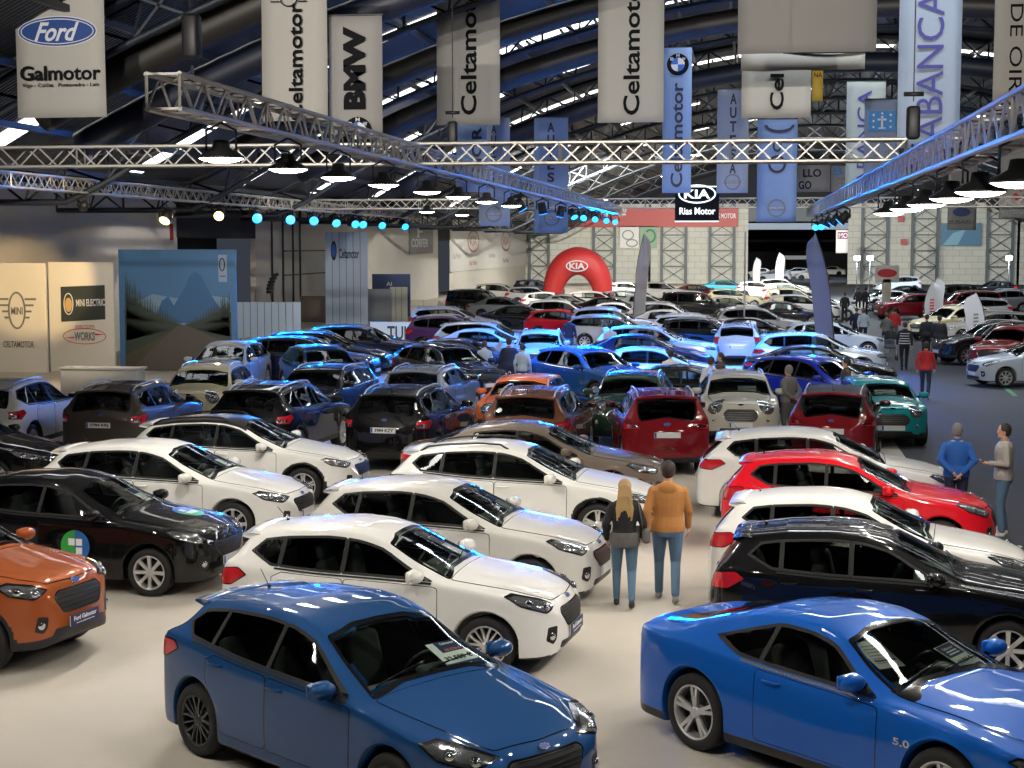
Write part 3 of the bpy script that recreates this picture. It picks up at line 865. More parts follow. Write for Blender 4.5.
# ------------------------------------------------------------------ the kinds of car on show
def build_types(only=None):
    D = {}
    D['focus'] = base_type(spoiler=.16, rim='y')
    D['fiesta'] = base_type(xf=2.02, xr=-1.96, wb=2.49, Ra=.365, rw=.315, wy=.735,
        top=[(2.02, .66), (1.95, .75), (1.8, .83), (1.5, .92), (1.1, .985), (.80, 1.035), (.02, 1.40), (-.25, 1.455), (-.6, 1.475), (-1.1, 1.45), (-1.55, 1.385), (-1.80, 1.10), (-1.88, .98), (-1.96, .88)],
        belt=[(2, .72), (1.4, .87), (.8, .955), (.1, .98), (-.7, 1.0), (-1.3, 1.04), (-1.96, 1.08)],
        w=[(2.02, .80), (1.7, .84), (1.25, .865), (.4, .868), (-.5, .868), (-1.3, .865), (-1.7, .84), (-1.96, .80)],
        wr=[(2.02, .48), (1.7, .57), (1.2, .66), (.8, .70), (.35, .62), (.02, .555), (-.6, .555), (-1.5, .52), (-1.8, .60), (-1.96, .62)],
        crown=[(2.02, .04), (1.2, .045), (.8, .06), (.4, .10), (.02, .06), (-.4, .04), (-1.4, .05), (-1.8, .06), (-1.96, .05)],
        xc=.75, xw=.04, xre=-1.58, xrb=-1.83, dA=.66, dE=-1.22, dD=-1.36, dF=(-1.50, 1.18), cuts=[-.38, -1.12], doors=[.72, -.36, -1.2], hood=1.86, mir=(.48, 1.0), handles=[-.22, -1.02],
        platez=(.42, .60), badge=(.74, .93), spoiler=.10,
        head=[(1.93, -.46, .73), (1.84, -.60, .80), (1.58, -.76, .87), (1.46, -.83, .86), (1.62, -.81, .76), (1.86, -.64, .67)],
        bulbs=[(1.84, -.6, .735), (1.7, -.74, .79)],
        tail=[(-1.80, -.60, .98), (-1.60, -.82, 1.02), (-1.50, -.85, .94), (-1.68, -.83, .82), (-1.88, -.62, .80)],
        grille=[(0, .69), (.34, .69), (.42, .63), (.30, .49), (.26, .47), (0, .47)], gstep=.03,
        intakes=[[(0, .34), (.42, .34), (.46, .27), (0, .25)], [(.54, .52), (.70, .52), (.73, .38), (.62, .33), (.56, .38)]], fogs=[(.64, .42)])
    D['wagon'] = base_type(xf=2.26, xr=-2.42, spoiler=.12, rails=1,
        top=[(2.26, .64), (2.18, .72), (2.02, .79), (1.7, .88), (1.3, .95), (.98, 1.01), (.12, 1.395), (-.15, 1.45), (-.55, 1.475), (-1.3, 1.46), (-1.95, 1.40), (-2.25, 1.08), (-2.34, .98), (-2.42, .88)],
        belt=[(2.2, .70), (1.6, .84), (.95, .935), (.2, .955), (-.7, .985), (-1.6, 1.02), (-2.4, 1.05)],
        w=[(2.26, .82), (1.9, .87), (1.35, .905), (.5, .905), (-.5, .905), (-1.6, .90), (-2.05, .87), (-2.42, .82)],
        wr=[(2.26, .50), (1.9, .58), (1.4, .68), (.98, .74), (.5, .65), (.12, .575), (-.6, .575), (-1.9, .55), (-2.25, .64), (-2.42, .66)],
        crown=[(2.26, .04), (1.4, .045), (.98, .06), (.5, .10), (.15, .06), (-.3, .04), (-1.8, .05), (-2.25, .06), (-2.42, .05)],
        xre=-1.98, xrb=-2.27, dE=-1.85, dD=-1.85, dF=(-2.05, 1.14), cuts=[-.28, -1.16],
        tail=[(-2.2, -.60, .98), (-2.0, -.84, 1.0), (-1.9, -.87, .93), (-2.12, -.86, .80), (-2.34, -.62, .80)])
    D['sedan'] = base_type(xf=2.3, xr=-2.45, wb=2.80, spoiler=0, ant='fin', strip='chrome', rearseat=1,
        top=[(2.3, .66), (2.22, .73), (2.05, .79), (1.7, .87), (1.35, .93), (1.02, .99), (.20, 1.36), (-.1, 1.425), (-.5, 1.44), (-1.0, 1.40), (-1.25, 1.33), (-1.85, 1.09), (-2.1, 1.04), (-2.38, 1.0), (-2.45, .90)],
        belt=[(2.3, .70), (1.6, .84), (.95, .92), (.2, .935), (-.7, .955), (-1.6, .98), (-2.45, .93)],
        w=[(2.3, .82), (1.9, .87), (1.35, .90), (.5, .90), (-.5, .90), (-1.6, .90), (-2.1, .87), (-2.45, .82)],
        wr=[(2.3, .50), (1.9, .58), (1.4, .68), (.98, .74), (.5, .65), (.2, .57), (-.5, .56), (-1.2, .54), (-1.85, .68), (-2.45, .66)],
        crown=[(2.3, .04), (1.4, .045), (.98, .06), (.5, .10), (.2, .06), (-.3, .04), (-1.2, .05), (-1.6, .09), (-2.0, .05), (-2.45, .04)],
        xc=.97, xw=.22, xre=-1.27, xrb=-1.83, dE=-1.45, dD=-1.15, dF=(-1.68, 1.02), cuts=[-.28, -1.15], doors=[.92, -.26, -1.20],
        tail=[(-2.42, -.50, .90), (-2.3, -.78, .92), (-2.12, -.86, .90), (-2.14, -.87, .80), (-2.38, -.74, .78)], badge=(.72, .90), platez=(.42, .70), badgesz=(.04, .04))
    suvtop = [(2.22, .74), (2.15, .88), (2.0, .97), (1.7, 1.03), (1.3, 1.09), (.98, 1.14), (.28, 1.53), (.0, 1.61), (-.5, 1.65), (-1.2, 1.63), (-1.78, 1.56), (-2.0, 1.25), (-2.10, 1.08), (-2.18, .98)]
    suvbelt = [(2.2, .84), (1.6, .98), (.95, 1.06), (.2, 1.08), (-.7, 1.11), (-1.4, 1.15), (-2.1, 1.18)]
    D['suv'] = base_type(xf=2.24, xr=-2.2, wb=2.69, Ra=.41, rw=.355, wy=.78, zbot=.27, clad=.10, zc=.6, rails=1, spoiler=.12, dark=1,
        top=suvtop, belt=suvbelt,
        w=[(2.24, .84), (1.9, .89), (1.35, .92), (.5, .92), (-.5, .92), (-1.4, .915), (-1.85, .89), (-2.2, .84)],
        wr=[(2.24, .52), (1.9, .60), (1.4, .70), (.98, .76), (.5, .68), (.28, .62), (-.6, .61), (-1.75, .58), (-2.0, .68), (-2.2, .68)],
        crown=[(2.24, .04), (1.4, .05), (.98, .06), (.6, .10), (.3, .06), (-.3, .04), (-1.7, .05), (-2.0, .06), (-2.2, .05)],
        xc=.94, xw=.30, xre=-1.80, xrb=-2.04, dA=.85, dE=-1.60, dD=-1.66, dF=(-1.84, 1.30), cuts=[-.22, -1.12], doors=[.90, -.20, -1.16],
        hood=2.02, mir=(.68, 1.10), handles=[-.08, -.98], platez=(.50, .86), badge=(.90, 1.06),
        head=[(2.12, -.50, .86), (2.02, -.66, .92), (1.80, -.82, .97), (1.66, -.88, .95), (1.85, -.86, .84), (2.06, -.70, .78)], bulbs=[(2.02, -.66, .85), (1.9, -.78, .89)],
        tail=[(-2.02, -.60, 1.05), (-1.80, -.86, 1.08), (-1.70, -.89, 1.0), (-1.92, -.87, .88), (-2.12, -.66, .90)], tailw=[(-2.02, -.62, .98), (-1.92, -.80, .99), (-1.95, -.80, .92), (-2.06, -.64, .92)],
        grille=[(0, .83), (.38, .83), (.46, .76), (.36, .60), (.30, .58), (0, .58)], gstep=.05, slatchrome=1,
        intakes=[[(0, .46), (.46, .46), (.52, .36), (0, .34)], [(.60, .60), (.76, .62), (.80, .46), (.68, .43), (.62, .48)]], fogs=[(.70, .52)])
    D['compact_suv'] = base_type(xf=2.0, xr=-1.98, wb=2.52, Ra=.39, rw=.34, wy=.745, zbot=.26, clad=.09, zc=.58, rails=1, spoiler=.10, dark=1,
        top=[(2.0, .76), (1.94, .90), (1.8, .99), (1.5, 1.05), (1.15, 1.11), (.86, 1.16), (.22, 1.53), (-.02, 1.60), (-.5, 1.64), (-1.1, 1.63), (-1.68, 1.58), (-1.86, 1.26), (-1.92, 1.05), (-1.98, .95)],
        belt=[(2.0, .86), (1.4, 1.0), (.85, 1.07), (.2, 1.08), (-.7, 1.10), (-1.4, 1.14), (-2.0, 1.16)],
        w=[(2.0, .82), (1.7, .86), (1.26, .885), (.4, .885), (-.5, .885), (-1.3, .88), (-1.7, .86), (-1.98, .83)],
        wr=[(2.0, .50), (1.7, .58), (1.2, .68), (.86, .74), (.45, .66), (.22, .60), (-.6, .60), (-1.65, .58), (-1.86, .68), (-1.98, .70)],
        crown=[(2.0, .04), (1.2, .05), (.86, .06), (.5, .10), (.2, .06), (-.3, .04), (-1.6, .05), (-1.86, .05), (-1.98, .05)],
        xc=.82, xw=.24, xre=-1.70, xrb=-1.89, dA=.74, dE=-1.45, dD=-1.58, dF=(-1.66, 1.30), cuts=[-.26, -1.08], doors=[.78, -.24, -1.12],
        hood=1.84, mir=(.58, 1.12), handles=[-.1, -.96], platez=(.50, .82), badge=(.90, 1.03),
        head=[(1.90, -.48, .88), (1.82, -.62, .94), (1.6, -.78, .98), (1.48, -.85, .96), (1.64, -.83, .86), (1.84, -.66, .80)], bulbs=[(1.82, -.62, .87), (1.7, -.76, .9)],
        tail=[(-1.86, -.55, 1.02), (-1.72, -.80, 1.05), (-1.62, -.86, 1.0), (-1.68, -.86, .90), (-1.88, -.72, .92), (-1.92, -.55, .94)], tailw=[(-1.88, -.56, 1.0), (-1.78, -.76, 1.02), (-1.80, -.76, .96), (-1.90, -.58, .96)],
        grille=[(0, .85), (.36, .85), (.44, .78), (.34, .62), (.28, .60), (0, .60)], gstep=.05,
        intakes=[[(0, .46), (.44, .46), (.5, .36), (0, .34)], [(.56, .60), (.70, .62), (.74, .46), (.64, .43), (.58, .48)]], fogs=[(.66, .52)])
    D['mini'] = base_type(xf=1.92, xr=-1.90, wb=2.50, Ra=.375, rw=.325, wy=.735, zbot=.2, clad=.09, zc=.5, fy=.55, spoiler=.08, strip='chrome',
        top=[(1.92, .70), (1.86, .84), (1.74, .93), (1.45, .99), (1.05, 1.03), (.76, 1.06), (.30, 1.34), (.1, 1.40), (-.4, 1.425), (-1.0, 1.41), (-1.50, 1.36), (-1.70, 1.08), (-1.80, .95), (-1.90, .85)],
        belt=[(1.9, .80), (1.4, .93), (.75, .99), (.1, 1.0), (-.7, 1.01), (-1.3, 1.03), (-1.9, 1.03)],
        w=[(1.92, .80), (1.6, .84), (1.25, .862), (.4, .862), (-.5, .862), (-1.3, .86), (-1.6, .84), (-1.9, .80)],
        wr=[(1.92, .50), (1.6, .60), (1.2, .66), (.76, .70), (.5, .66), (.30, .60), (-.6, .59), (-1.45, .57), (-1.70, .64), (-1.9, .64)],
        crown=[(1.92, .05), (1.2, .07), (.76, .07), (.5, .10), (.3, .05), (-.3, .04), (-1.4, .045), (-1.7, .06), (-1.9, .05)],
        xc=.74, xw=.32, xre=-1.52, xrb=-1.73, dA=.66, dE=-1.30, dD=-1.38, dF=(-1.46, 1.14), cuts=[-.34, -1.1], doors=[.70, -.32, -1.14],
        hood=1.76, mir=(.50, 1.03), handles=[-.18, -.98], platez=(.46, .60), badge=(.88, .90),
        head=[(1.82, -.43, .81), (1.78, -.50, .90), (1.70, -.61, .935), (1.60, -.71, .90), (1.57, -.75, .81), (1.60, -.71, .71), (1.70, -.61, .68), (1.78, -.50, .71)], bulbs=[(1.70, -.60, .81)], bulbr=.075,
        tail=[(-1.75, -.60, .98), (-1.62, -.74, .98), (-1.58, -.78, .90), (-1.62, -.76, .74), (-1.76, -.62, .74)],
        grille=[(0, .78), (.28, .76), (.38, .66), (.34, .56), (.26, .50), (0, .49)], gstep=.045, slatchrome=1,
        intakes=[[(0, .38), (.42, .38), (.46, .28), (0, .27)]], fogs=[(.56, .50)], bluebadge=0)
    D['countryman'] = base_type(xf=2.08, xr=-2.05, wb=2.67, Ra=.40, rw=.345, wy=.76, zbot=.25, clad=.09, zc=.56, fy=.5, rails=1, spoiler=.10, strip='chrome', dark=1,
        top=[(2.08, .78), (2.02, .94), (1.88, 1.02), (1.5, 1.07), (1.2, 1.10), (.90, 1.14), (.38, 1.46), (.15, 1.52), (-.4, 1.555), (-1.1, 1.54), (-1.66, 1.49), (-1.86, 1.20), (-1.96, 1.06), (-2.05, .96)],
        belt=[(2.08, .88), (1.5, 1.0), (.9, 1.06), (.1, 1.07), (-.7, 1.09), (-1.3, 1.11), (-2.05, 1.12)],
        w=[(2.08, .84), (1.8, .88), (1.33, .91), (.4, .91), (-.5, .91), (-1.33, .905), (-1.75, .88), (-2.05, .84)],
        wr=[(2.08, .54), (1.7, .64), (1.3, .70), (.90, .74), (.6, .70), (.38, .64), (-.6, .62), (-1.6, .60), (-1.86, .68), (-2.05, .68)],
        crown=[(2.08, .05), (1.3, .06), (.9, .07), (.6, .10), (.38, .05), (-.3, .04), (-1.6, .045), (-1.86, .06), (-2.05, .05)],
        xc=.88, xw=.40, xre=-1.68, xrb=-1.89, dA=.80, dE=-1.50, dD=-1.54, dF=(-1.66, 1.24), cuts=[-.22, -1.06], doors=[.84, -.20, -1.10],
        hood=1.90, mir=(.64, 1.11), handles=[-.08, -.94], platez=(.52, .70), badge=(.96, 1.0),
        head=[(1.98, -.44, .90), (1.95, -.50, 1.0), (1.84, -.66, 1.02), (1.70, -.79, 1.0), (1.68, -.82, .90), (1.72, -.79, .79), (1.84, -.68, .77), (1.95, -.52, .79)], bulbs=[(1.84, -.66, .90)], bulbr=.08,
        tail=[(-1.90, -.62, 1.08), (-1.76, -.80, 1.08), (-1.70, -.85, 1.0), (-1.74, -.84, .80), (-1.92, -.66, .80)],
        grille=[(0, .88), (.32, .86), (.40, .76), (.36, .64), (.28, .58), (0, .57)], gstep=.05, slatchrome=1,
        intakes=[[(0, .44), (.46, .44), (.5, .34), (0, .33)]], fogs=[(.64, .60)], bluebadge=0)
    bt = dict(D['suv']); bt.update(base_type(xf=2.30, xr=-2.26, wb=2.84, Ra=.41, rw=.36, wy=.80, zbot=.26, clad=.08, zc=.6, rails=0, spoiler=.10, dark=1, ant='fin', strip='chrome', fy=.5,
        top=[(2.30, .78), (2.24, .90), (2.08, .97), (1.7, 1.03), (1.3, 1.08), (1.02, 1.12), (.25, 1.50), (-.05, 1.57), (-.5, 1.605), (-1.2, 1.585), (-1.80, 1.50), (-2.05, 1.22), (-2.16, 1.08), (-2.26, .98)],
        belt=[(2.2, .86), (1.6, .97), (.95, 1.04), (.2, 1.05), (-.7, 1.07), (-1.4, 1.11), (-2.2, 1.14)],
        w=[(2.30, .86), (1.95, .91), (1.42, .94), (.5, .94), (-.5, .94), (-1.45, .935), (-1.9, .90), (-2.26, .85)],
        wr=[(2.30, .54), (1.9, .62), (1.4, .70), (1.0, .76), (.5, .67), (.28, .61), (-.6, .60), (-1.75, .57), (-2.05, .68), (-2.26, .68)],
        crown=[(2.3, .04), (1.4, .05), (1.0, .06), (.6, .10), (.3, .06), (-.3, .04), (-1.7, .05), (-2.05, .06), (-2.26, .05)],
        xc=.97, xw=.28, xre=-1.84, xrb=-2.10, dA=.88, dE=-1.62, dD=-1.66, dF=(-1.86, 1.26), cuts=[-.22, -1.16], doors=[.93, -.20, -1.20],
        hood=2.10, mir=(.70, 1.06), handles=[-.08, -1.0], platez=(.52, .80), badge=(.93, 1.02), badgesz=(.042, .042),
        head=[(2.22, -.44, .84), (2.16, -.56, .87), (1.98, -.78, .90), (1.86, -.86, .88), (1.96, -.84, .78), (2.18, -.58, .74), (2.24, -.44, .75)], bulbs=[(2.17, -.56, .80), (2.05, -.74, .83)],
        tail=[(-2.10, -.56, 1.02), (-1.88, -.86, 1.04), (-1.78, -.89, .96), (-1.95, -.87, .88), (-2.16, -.60, .88)],
        grille=[(.035, .86), (.33, .86), (.37, .80), (.33, .62), (.28, .60), (.035, .60)], gstep=.3,
        intakes=[[(0, .48), (.42, .48), (.5, .37), (0, .36)], [(.58, .58), (.78, .60), (.80, .46), (.68, .42), (.62, .46)]], fogs=[]))
    D['premium_suv'] = bt
    D['coupe'] = base_type(xf=2.33, xr=-2.42, wb=2.72, Ra=.395, rw=.35, wy=.835, zbot=.17, zc=.5, spoiler=0, ant='', strip='chrome', rearseat=0, fy=.5, fz=.2, ry=.4,
        top=[(2.33, .68), (2.28, .76), (2.1, .84), (1.7, .91), (1.3, .96), (.78, 1.0), (.05, 1.325), (-.2, 1.37), (-.55, 1.375), (-.95, 1.33), (-1.35, 1.22), (-1.85, 1.075), (-2.1, 1.05), (-2.36, 1.03), (-2.42, .92)],
        belt=[(2.3, .72), (1.6, .86), (.9, .90), (.2, .92), (-.5, .935), (-1.0, .97), (-1.5, 1.0), (-2.4, .98)],
        w=[(2.33, .86), (1.95, .92), (1.36, .955), (.5, .925), (-.3, .93), (-1.0, .95), (-1.4, .965), (-1.9, .94), (-2.42, .86)],
        wr=[(2.33, .60), (1.9, .66), (1.4, .72), (.8, .76), (.4, .68), (.05, .56), (-.5, .55), (-1.1, .56), (-1.85, .72), (-2.42, .74)],
        crown=[(2.33, .04), (1.4, .05), (.8, .06), (.4, .10), (.05, .06), (-.4, .05), (-1.0, .06), (-1.6, .06), (-2.0, .05), (-2.42, .04)],
        xc=.76, xw=.05, xre=-.98, xrb=-1.80, rgi=.08, dA=.66, dE=-.85, dD=-.62, dF=(-1.22, 1.075), cuts=[-.60], rail=.04, doors=[.72, -.62],
        hood=2.2, mir=(.46, .98), handles=[-.42], platez=(.40, .72), badge=(.60, .93), badgesz=(.07, .03), bluebadge=0,
        head=[(2.28, -.50, .72), (2.16, -.70, .75), (1.98, -.86, .78), (1.92, -.90, .74), (2.1, -.84, .66), (2.28, -.52, .64)], bulbs=[(2.18, -.64, .69), (2.08, -.78, .71)],
        tail=[(-2.36, -.46, .93), (-2.3, -.70, .93), (-2.26, -.76, .86), (-2.32, -.70, .78), (-2.38, -.46, .78)],
        grille=[(0, .66), (.46, .66), (.52, .58), (.42, .46), (.38, .45), (0, .45)], gstep=.035, chromegrille=0,
        intakes=[[(0, .36), (.50, .36), (.60, .27), (0, .24)]], fogs=[])
    D['four_by_four'] = base_type(xf=2.30, xr=-2.30, wb=2.80, Ra=.43, rw=.375, wy=.80, zbot=.32, clad=.1, zc=.65, rails=1, spoiler=.06, dark=1, fy=.35, ry=.22, fz=.18,
        top=[(2.3, .90), (2.25, 1.04), (2.1, 1.10), (1.6, 1.13), (1.2, 1.16), (1.0, 1.19), (.45, 1.66), (.25, 1.75), (-.5, 1.79), (-1.4, 1.78), (-2.05, 1.74), (-2.18, 1.35), (-2.24, 1.15), (-2.3, 1.02)],
        belt=[(2.3, 1.0), (1.6, 1.08), (.95, 1.13), (.2, 1.14), (-.7, 1.15), (-1.4, 1.16), (-2.3, 1.17)],
        w=[(2.3, .90), (1.95, .93), (1.42, .95), (-1.45, .95), (-2.0, .93), (-2.3, .90)],
        wr=[(2.30, .68), (1.9, .74), (1.0, .80), (.6, .74), (.45, .70), (-.6, .70), (-2.0, .68), (-2.18, .74), (-2.3, .76)],
        crown=[(2.3, .04), (1.0, .05), (.7, .08), (.45, .05), (-.3, .035), (-2.0, .035), (-2.3, .04)],
        xc=.97, xw=.46, xre=-2.07, xrb=-2.21, dA=.90, dE=-1.95, dD=-1.94, dF=(-2.0, 1.45), cuts=[-.2, -1.2], doors=[.93, -.18, -1.2],
        hood=2.12, mir=(.72, 1.18), handles=[-.06, -1.0], platez=(.56, .90), badge=(1.0, 1.12),
        head=[(2.24, -.56, .98), (2.16, -.76, 1.0), (2.0, -.90, 1.0), (1.98, -.91, .88), (2.14, -.80, .84), (2.26, -.58, .84)], bulbs=[(2.2, -.68, .92)], bulbr=.06,
        tail=[(-2.22, -.72, 1.12), (-2.12, -.88, 1.12), (-2.06, -.91, 1.1), (-2.08, -.91, .86), (-2.24, -.76, .86)],
        grille=[(0, .98), (.46, .98), (.50, .92), (.46, .76), (.40, .74), (0, .74)], gstep=.06,
        intakes=[[(0, .55), (.52, .55), (.56, .44), (0, .43)]], fogs=[(.72, .56)])
    D['crossover'] = dict(D['focus'], clad=.09, rails=2)
    D['crossover_black_roof'] = dict(D['focus'], clad=.09, rails=2, black_roof=1)
    D['compact_black_roof'] = dict(D['compact_suv'], black_roof=1)
    D['mini'].update(disc=((1.82, -.54, .80), .145, .135), bulbs=[(1.82, -.54, .80)]); D['countryman'].update(disc=((1.97, -.60, .90), .165, .15), bulbs=[(1.97, -.60, .90)]); D['coupe'].update(clad=.05, noarch=1, ry=.5, rz=.22, rn=2.7)
    for k in ('fiesta', 'compact_suv', 'compact_black_roof', 'crossover', 'focus'): D[k]['chromegrille'] = 0
    D['compact_suv']['badgesz'] = (.08, .035)
    for k, T in D.items():
        if only and k not in only: continue
        TYPES[k] = make_type(T)
    return D
# ------------------------------------------------------------------ placing cars
def fit(tname, marks, yaw, yw=8, nudge=(0, 0)):
    """least squares: where on the floor does this kind of car stand so that its marked points are seen where the photo has them"""
    A = TYPES[tname].A; L = [(A[k] if isinstance(k, str) else k, p) for k, p in marks]
    y0 = math.radians(yaw) + PSI
    q0 = L[0][0]; W = at_z(L[0][1][0], L[0][1][1], q0[2])
    a = y0; x = W.x - (q0[0] * math.cos(a) - q0[1] * math.sin(a)); y = W.y - (q0[0] * math.sin(a) + q0[1] * math.cos(a))
    v = np.array([x, y, a]); fixyaw = len(L) < 3
    def res(v):
        r = []
        for q, p in L:
            c, s = math.cos(v[2]), math.sin(v[2])
            u = pix((v[0] + q[0] * c - q[1] * s, v[1] + q[0] * s + q[1] * c, q[2])); r += [u[0] - p[0], u[1] - p[1]]
        r.append((v[2] - y0) * (yw if not fixyaw else 400)); return np.array(r)
    lam = 1e-2
    for it in range(40):
        r = res(v); J = np.stack([(res(v + e) - r) / 1e-5 for e in np.eye(3) * 1e-5], 1); M = J.T @ J
        d = np.linalg.solve(M + lam * np.diag(np.diag(M)) + np.eye(3) * 1e-9, -J.T @ r)
        if (res(v + d) ** 2).sum() < (r ** 2).sum(): v = v + d; lam *= .4
        else: lam *= 4
    e = math.sqrt((res(v)[:-1] ** 2).mean())
    return Vector((v[0] + nudge[0], v[1] + nudge[1], 0)), float(v[2]), e
PLACED = []; CARS = {}; QUEUE = []
def pcar(tname, marks, yaw, pm, label, yw=8, nudge=(0, 0), free=False, **k):
    loc, a, e = fit(tname, marks, yaw, yw, nudge)
    T = TYPES[tname].T; hw = max(w[1] for w in T['w'])
    if free:      # keep clear of the cars already parked
        best = None
        for r in range(0, 16):
            for dx, dy in ((0, r * .25), (0, -r * .25), (.3 * (r > 3), r * .25), (-.3 * (r > 3), r * .25), (.6 * (r > 5), -r * .2), (-.6 * (r > 5), -r * .2)):
                P = (label, loc.x + dx, loc.y + dy, a, T['xr'], T['xf'], hw, e)
                if not any(clash(P, q) > -.06 for q in PLACED if abs(q[2] - P[2]) < 7): best = (dx, dy); break
            if best: break
        if best: loc = loc + Vector((best[0], best[1], 0))
        else: print('NO ROOM', label)
    PLACED.append((label, loc.x, loc.y, a, T['xr'], T['xf'], hw, e))
    nm = {'coupe': 'coupe_car', 'wagon': 'estate_car', 'sedan': 'saloon_car', 'suv': 'suv', 'compact_suv': 'suv', 'compact_black_roof': 'suv', 'premium_suv': 'suv', 'four_by_four': 'four_by_four', 'mini': 'small_car', 'countryman': 'small_suv'}.get(tname, 'hatchback_car')
    def go():
        CARS[label] = (car(tname, loc, a, pm, label, name=nm, **k), tname, Matrix.Translation(loc) @ Matrix.Rotation(a, 4, 'Z'))
    QUEUE.append(go)
def corners(p):
    _, x, y, a, xr, xf, w, e = p; c, s = math.cos(a), math.sin(a)
    return [(x + u * c - v * s, y + u * s + v * c) for u, v in ((xr, -w), (xf, -w), (xf, w), (xr, w))]
def clash(p, q):
    A, B = corners(p), corners(q); dmin = 1e9
    for P in (A, B):
        for k in range(4):
            nx, ny = P[(k + 1) % 4][1] - P[k][1], P[k][0] - P[(k + 1) % 4][0]; l = math.hypot(nx, ny); nx /= l; ny /= l
            pa = [u * nx + v * ny for u, v in A]; pb = [u * nx + v * ny for u, v in B]
            dmin = min(dmin, min(max(pa), max(pb)) - max(min(pa), min(pb)))
    return dmin

def clear(p, r=.2, reach=1.6):
    """nearest standing place not inside a parked car"""
    def bad(x, y):
        for _, cx, cy, a, xr, xf, w, e in PLACED:
            if abs(cy - y) > 4: continue
            u = (x - cx) * math.cos(a) + (y - cy) * math.sin(a); v = -(x - cx) * math.sin(a) + (y - cy) * math.cos(a)
            if xr - r < u < xf + r and abs(v) < w + r: return True
        return False
    best = None
    for i in range(0, 33):
        for j in range(-8, 9):
            for sg in (1, -1):
                dx, dy = j * .1, sg * i * .1
                c = abs(dx) * 3 + abs(dy)
                if (best is None or c < best[0]) and not bad(p.x + dx, p.y + dy): best = (c, dx, dy)
    if best and best[0] < 4: return Vector((p.x + best[1], p.y + best[2], 0))
    print('CROWDED', tuple(p)); return p
# ------------------------------------------------------------------ people
SKIN = mat('skin', (.55, .33, .24), .55)
def fuse(b, name, m, voxel, parent, smooth=4):
    """one continuous surface from overlapping closed pieces"""
    me = bpy.data.meshes.new('tmp'); me.from_pydata(b.v, [], b.f)
    o = bpy.data.objects.new('tmp', me); COL.objects.link(o)
    r = o.modifiers.new('r', 'REMESH'); r.mode = 'VOXEL'; r.voxel_size = voxel; r.use_smooth_shade = True
    s = o.modifiers.new('s', 'SMOOTH'); s.factor = .5; s.iterations = smooth
    dg = bpy.context.evaluated_depsgraph_get(); dg.update()
    out = bpy.data.meshes.new_from_object(o.evaluated_get(dg))
    bpy.data.objects.remove(o); bpy.data.meshes.remove(me)
    out.materials.clear(); out.materials.append(m); out.name = name
    return link_mesh(name, out, parent)
def limb(b, pts, rr, n=12, flat=1.0):
    for i in range(len(pts) - 1):
        b.bar(pts[i], pts[i + 1], rr[i], 0, n, rr[i + 1]); 
    for p, r in zip(pts, rr): b.ball(p, r * .995, 0, n, 8)
def loft(b, rings, n=20):
    """closed loft of horizontal ellipses (x, y, z, rx, ry)"""
    vs = []; fs = []; m = len(rings)
    for (x, y, z, rx, ry) in rings:
        for k in range(n): a = 2 * PI * k / n; vs.append((x + rx * math.cos(a), y + ry * math.sin(a), z))
    for i in range(m - 1):
        for k in range(n): fs.append((i * n + k, i * n + (k + 1) % n, (i + 1) * n + (k + 1) % n, (i + 1) * n + k))
    fs += [tuple(range(n - 1, -1, -1)), tuple(range((m - 1) * n, m * n))]
    b.add(vs, fs, 0, True)
def hand(b, w, d, side, s, curl=.5, palm=None):
    """palm and five bent fingers from wrist w along direction d"""
    d = Vector(d).normalized(); u = Vector(palm or (side, 0, 0)); u = (u - d * u.dot(d)).normalized(); v = d.cross(u) * side
    # u: normal of the palm's back, v: across the palm
    w = Vector(w); c = w + d * .05 * s
    for k in (-1.2, -.4, .4, 1.2): b.bar(w + v * k * .012 * s, w + d * .085 * s + v * k * .018 * s, .014 * s, 0, 8, .011 * s)
    b.ball(c, (.03 * s,) * 3, 0, 8, 6)
    for k, L in ((-1.5, .062), (-.5, .072), (.5, .078), (1.5, .068)):
        p = w + d * .085 * s + v * k * .017 * s; dd = d
        for q, f in enumerate((.45, .32, .23)):
            dd = (dd - u * curl * .55).normalized(); e = p + dd * L * f * s; b.bar(p, e, (.0095 - .001 * q) * s, 0, 7, (.0088 - .001 * q) * s); b.ball(e, .0085 * s, 0, 7, 5); p = e
    p = w + d * .02 * s + v * 1.6 * .017 * s; e = p + (d * .6 + v * .8).normalized() * .04 * s; b.bar(p, e, .012 * s, 0, 7, .010 * s); e2 = e + (d * .9 + v * .2 - u * .3).normalized() * .03 * s
    b.bar(e, e2, .010 * s, 0, 7, .009 * s); b.ball(e2, .009 * s, 0, 7, 5); b.ball(e, .0105 * s, 0, 7, 5)
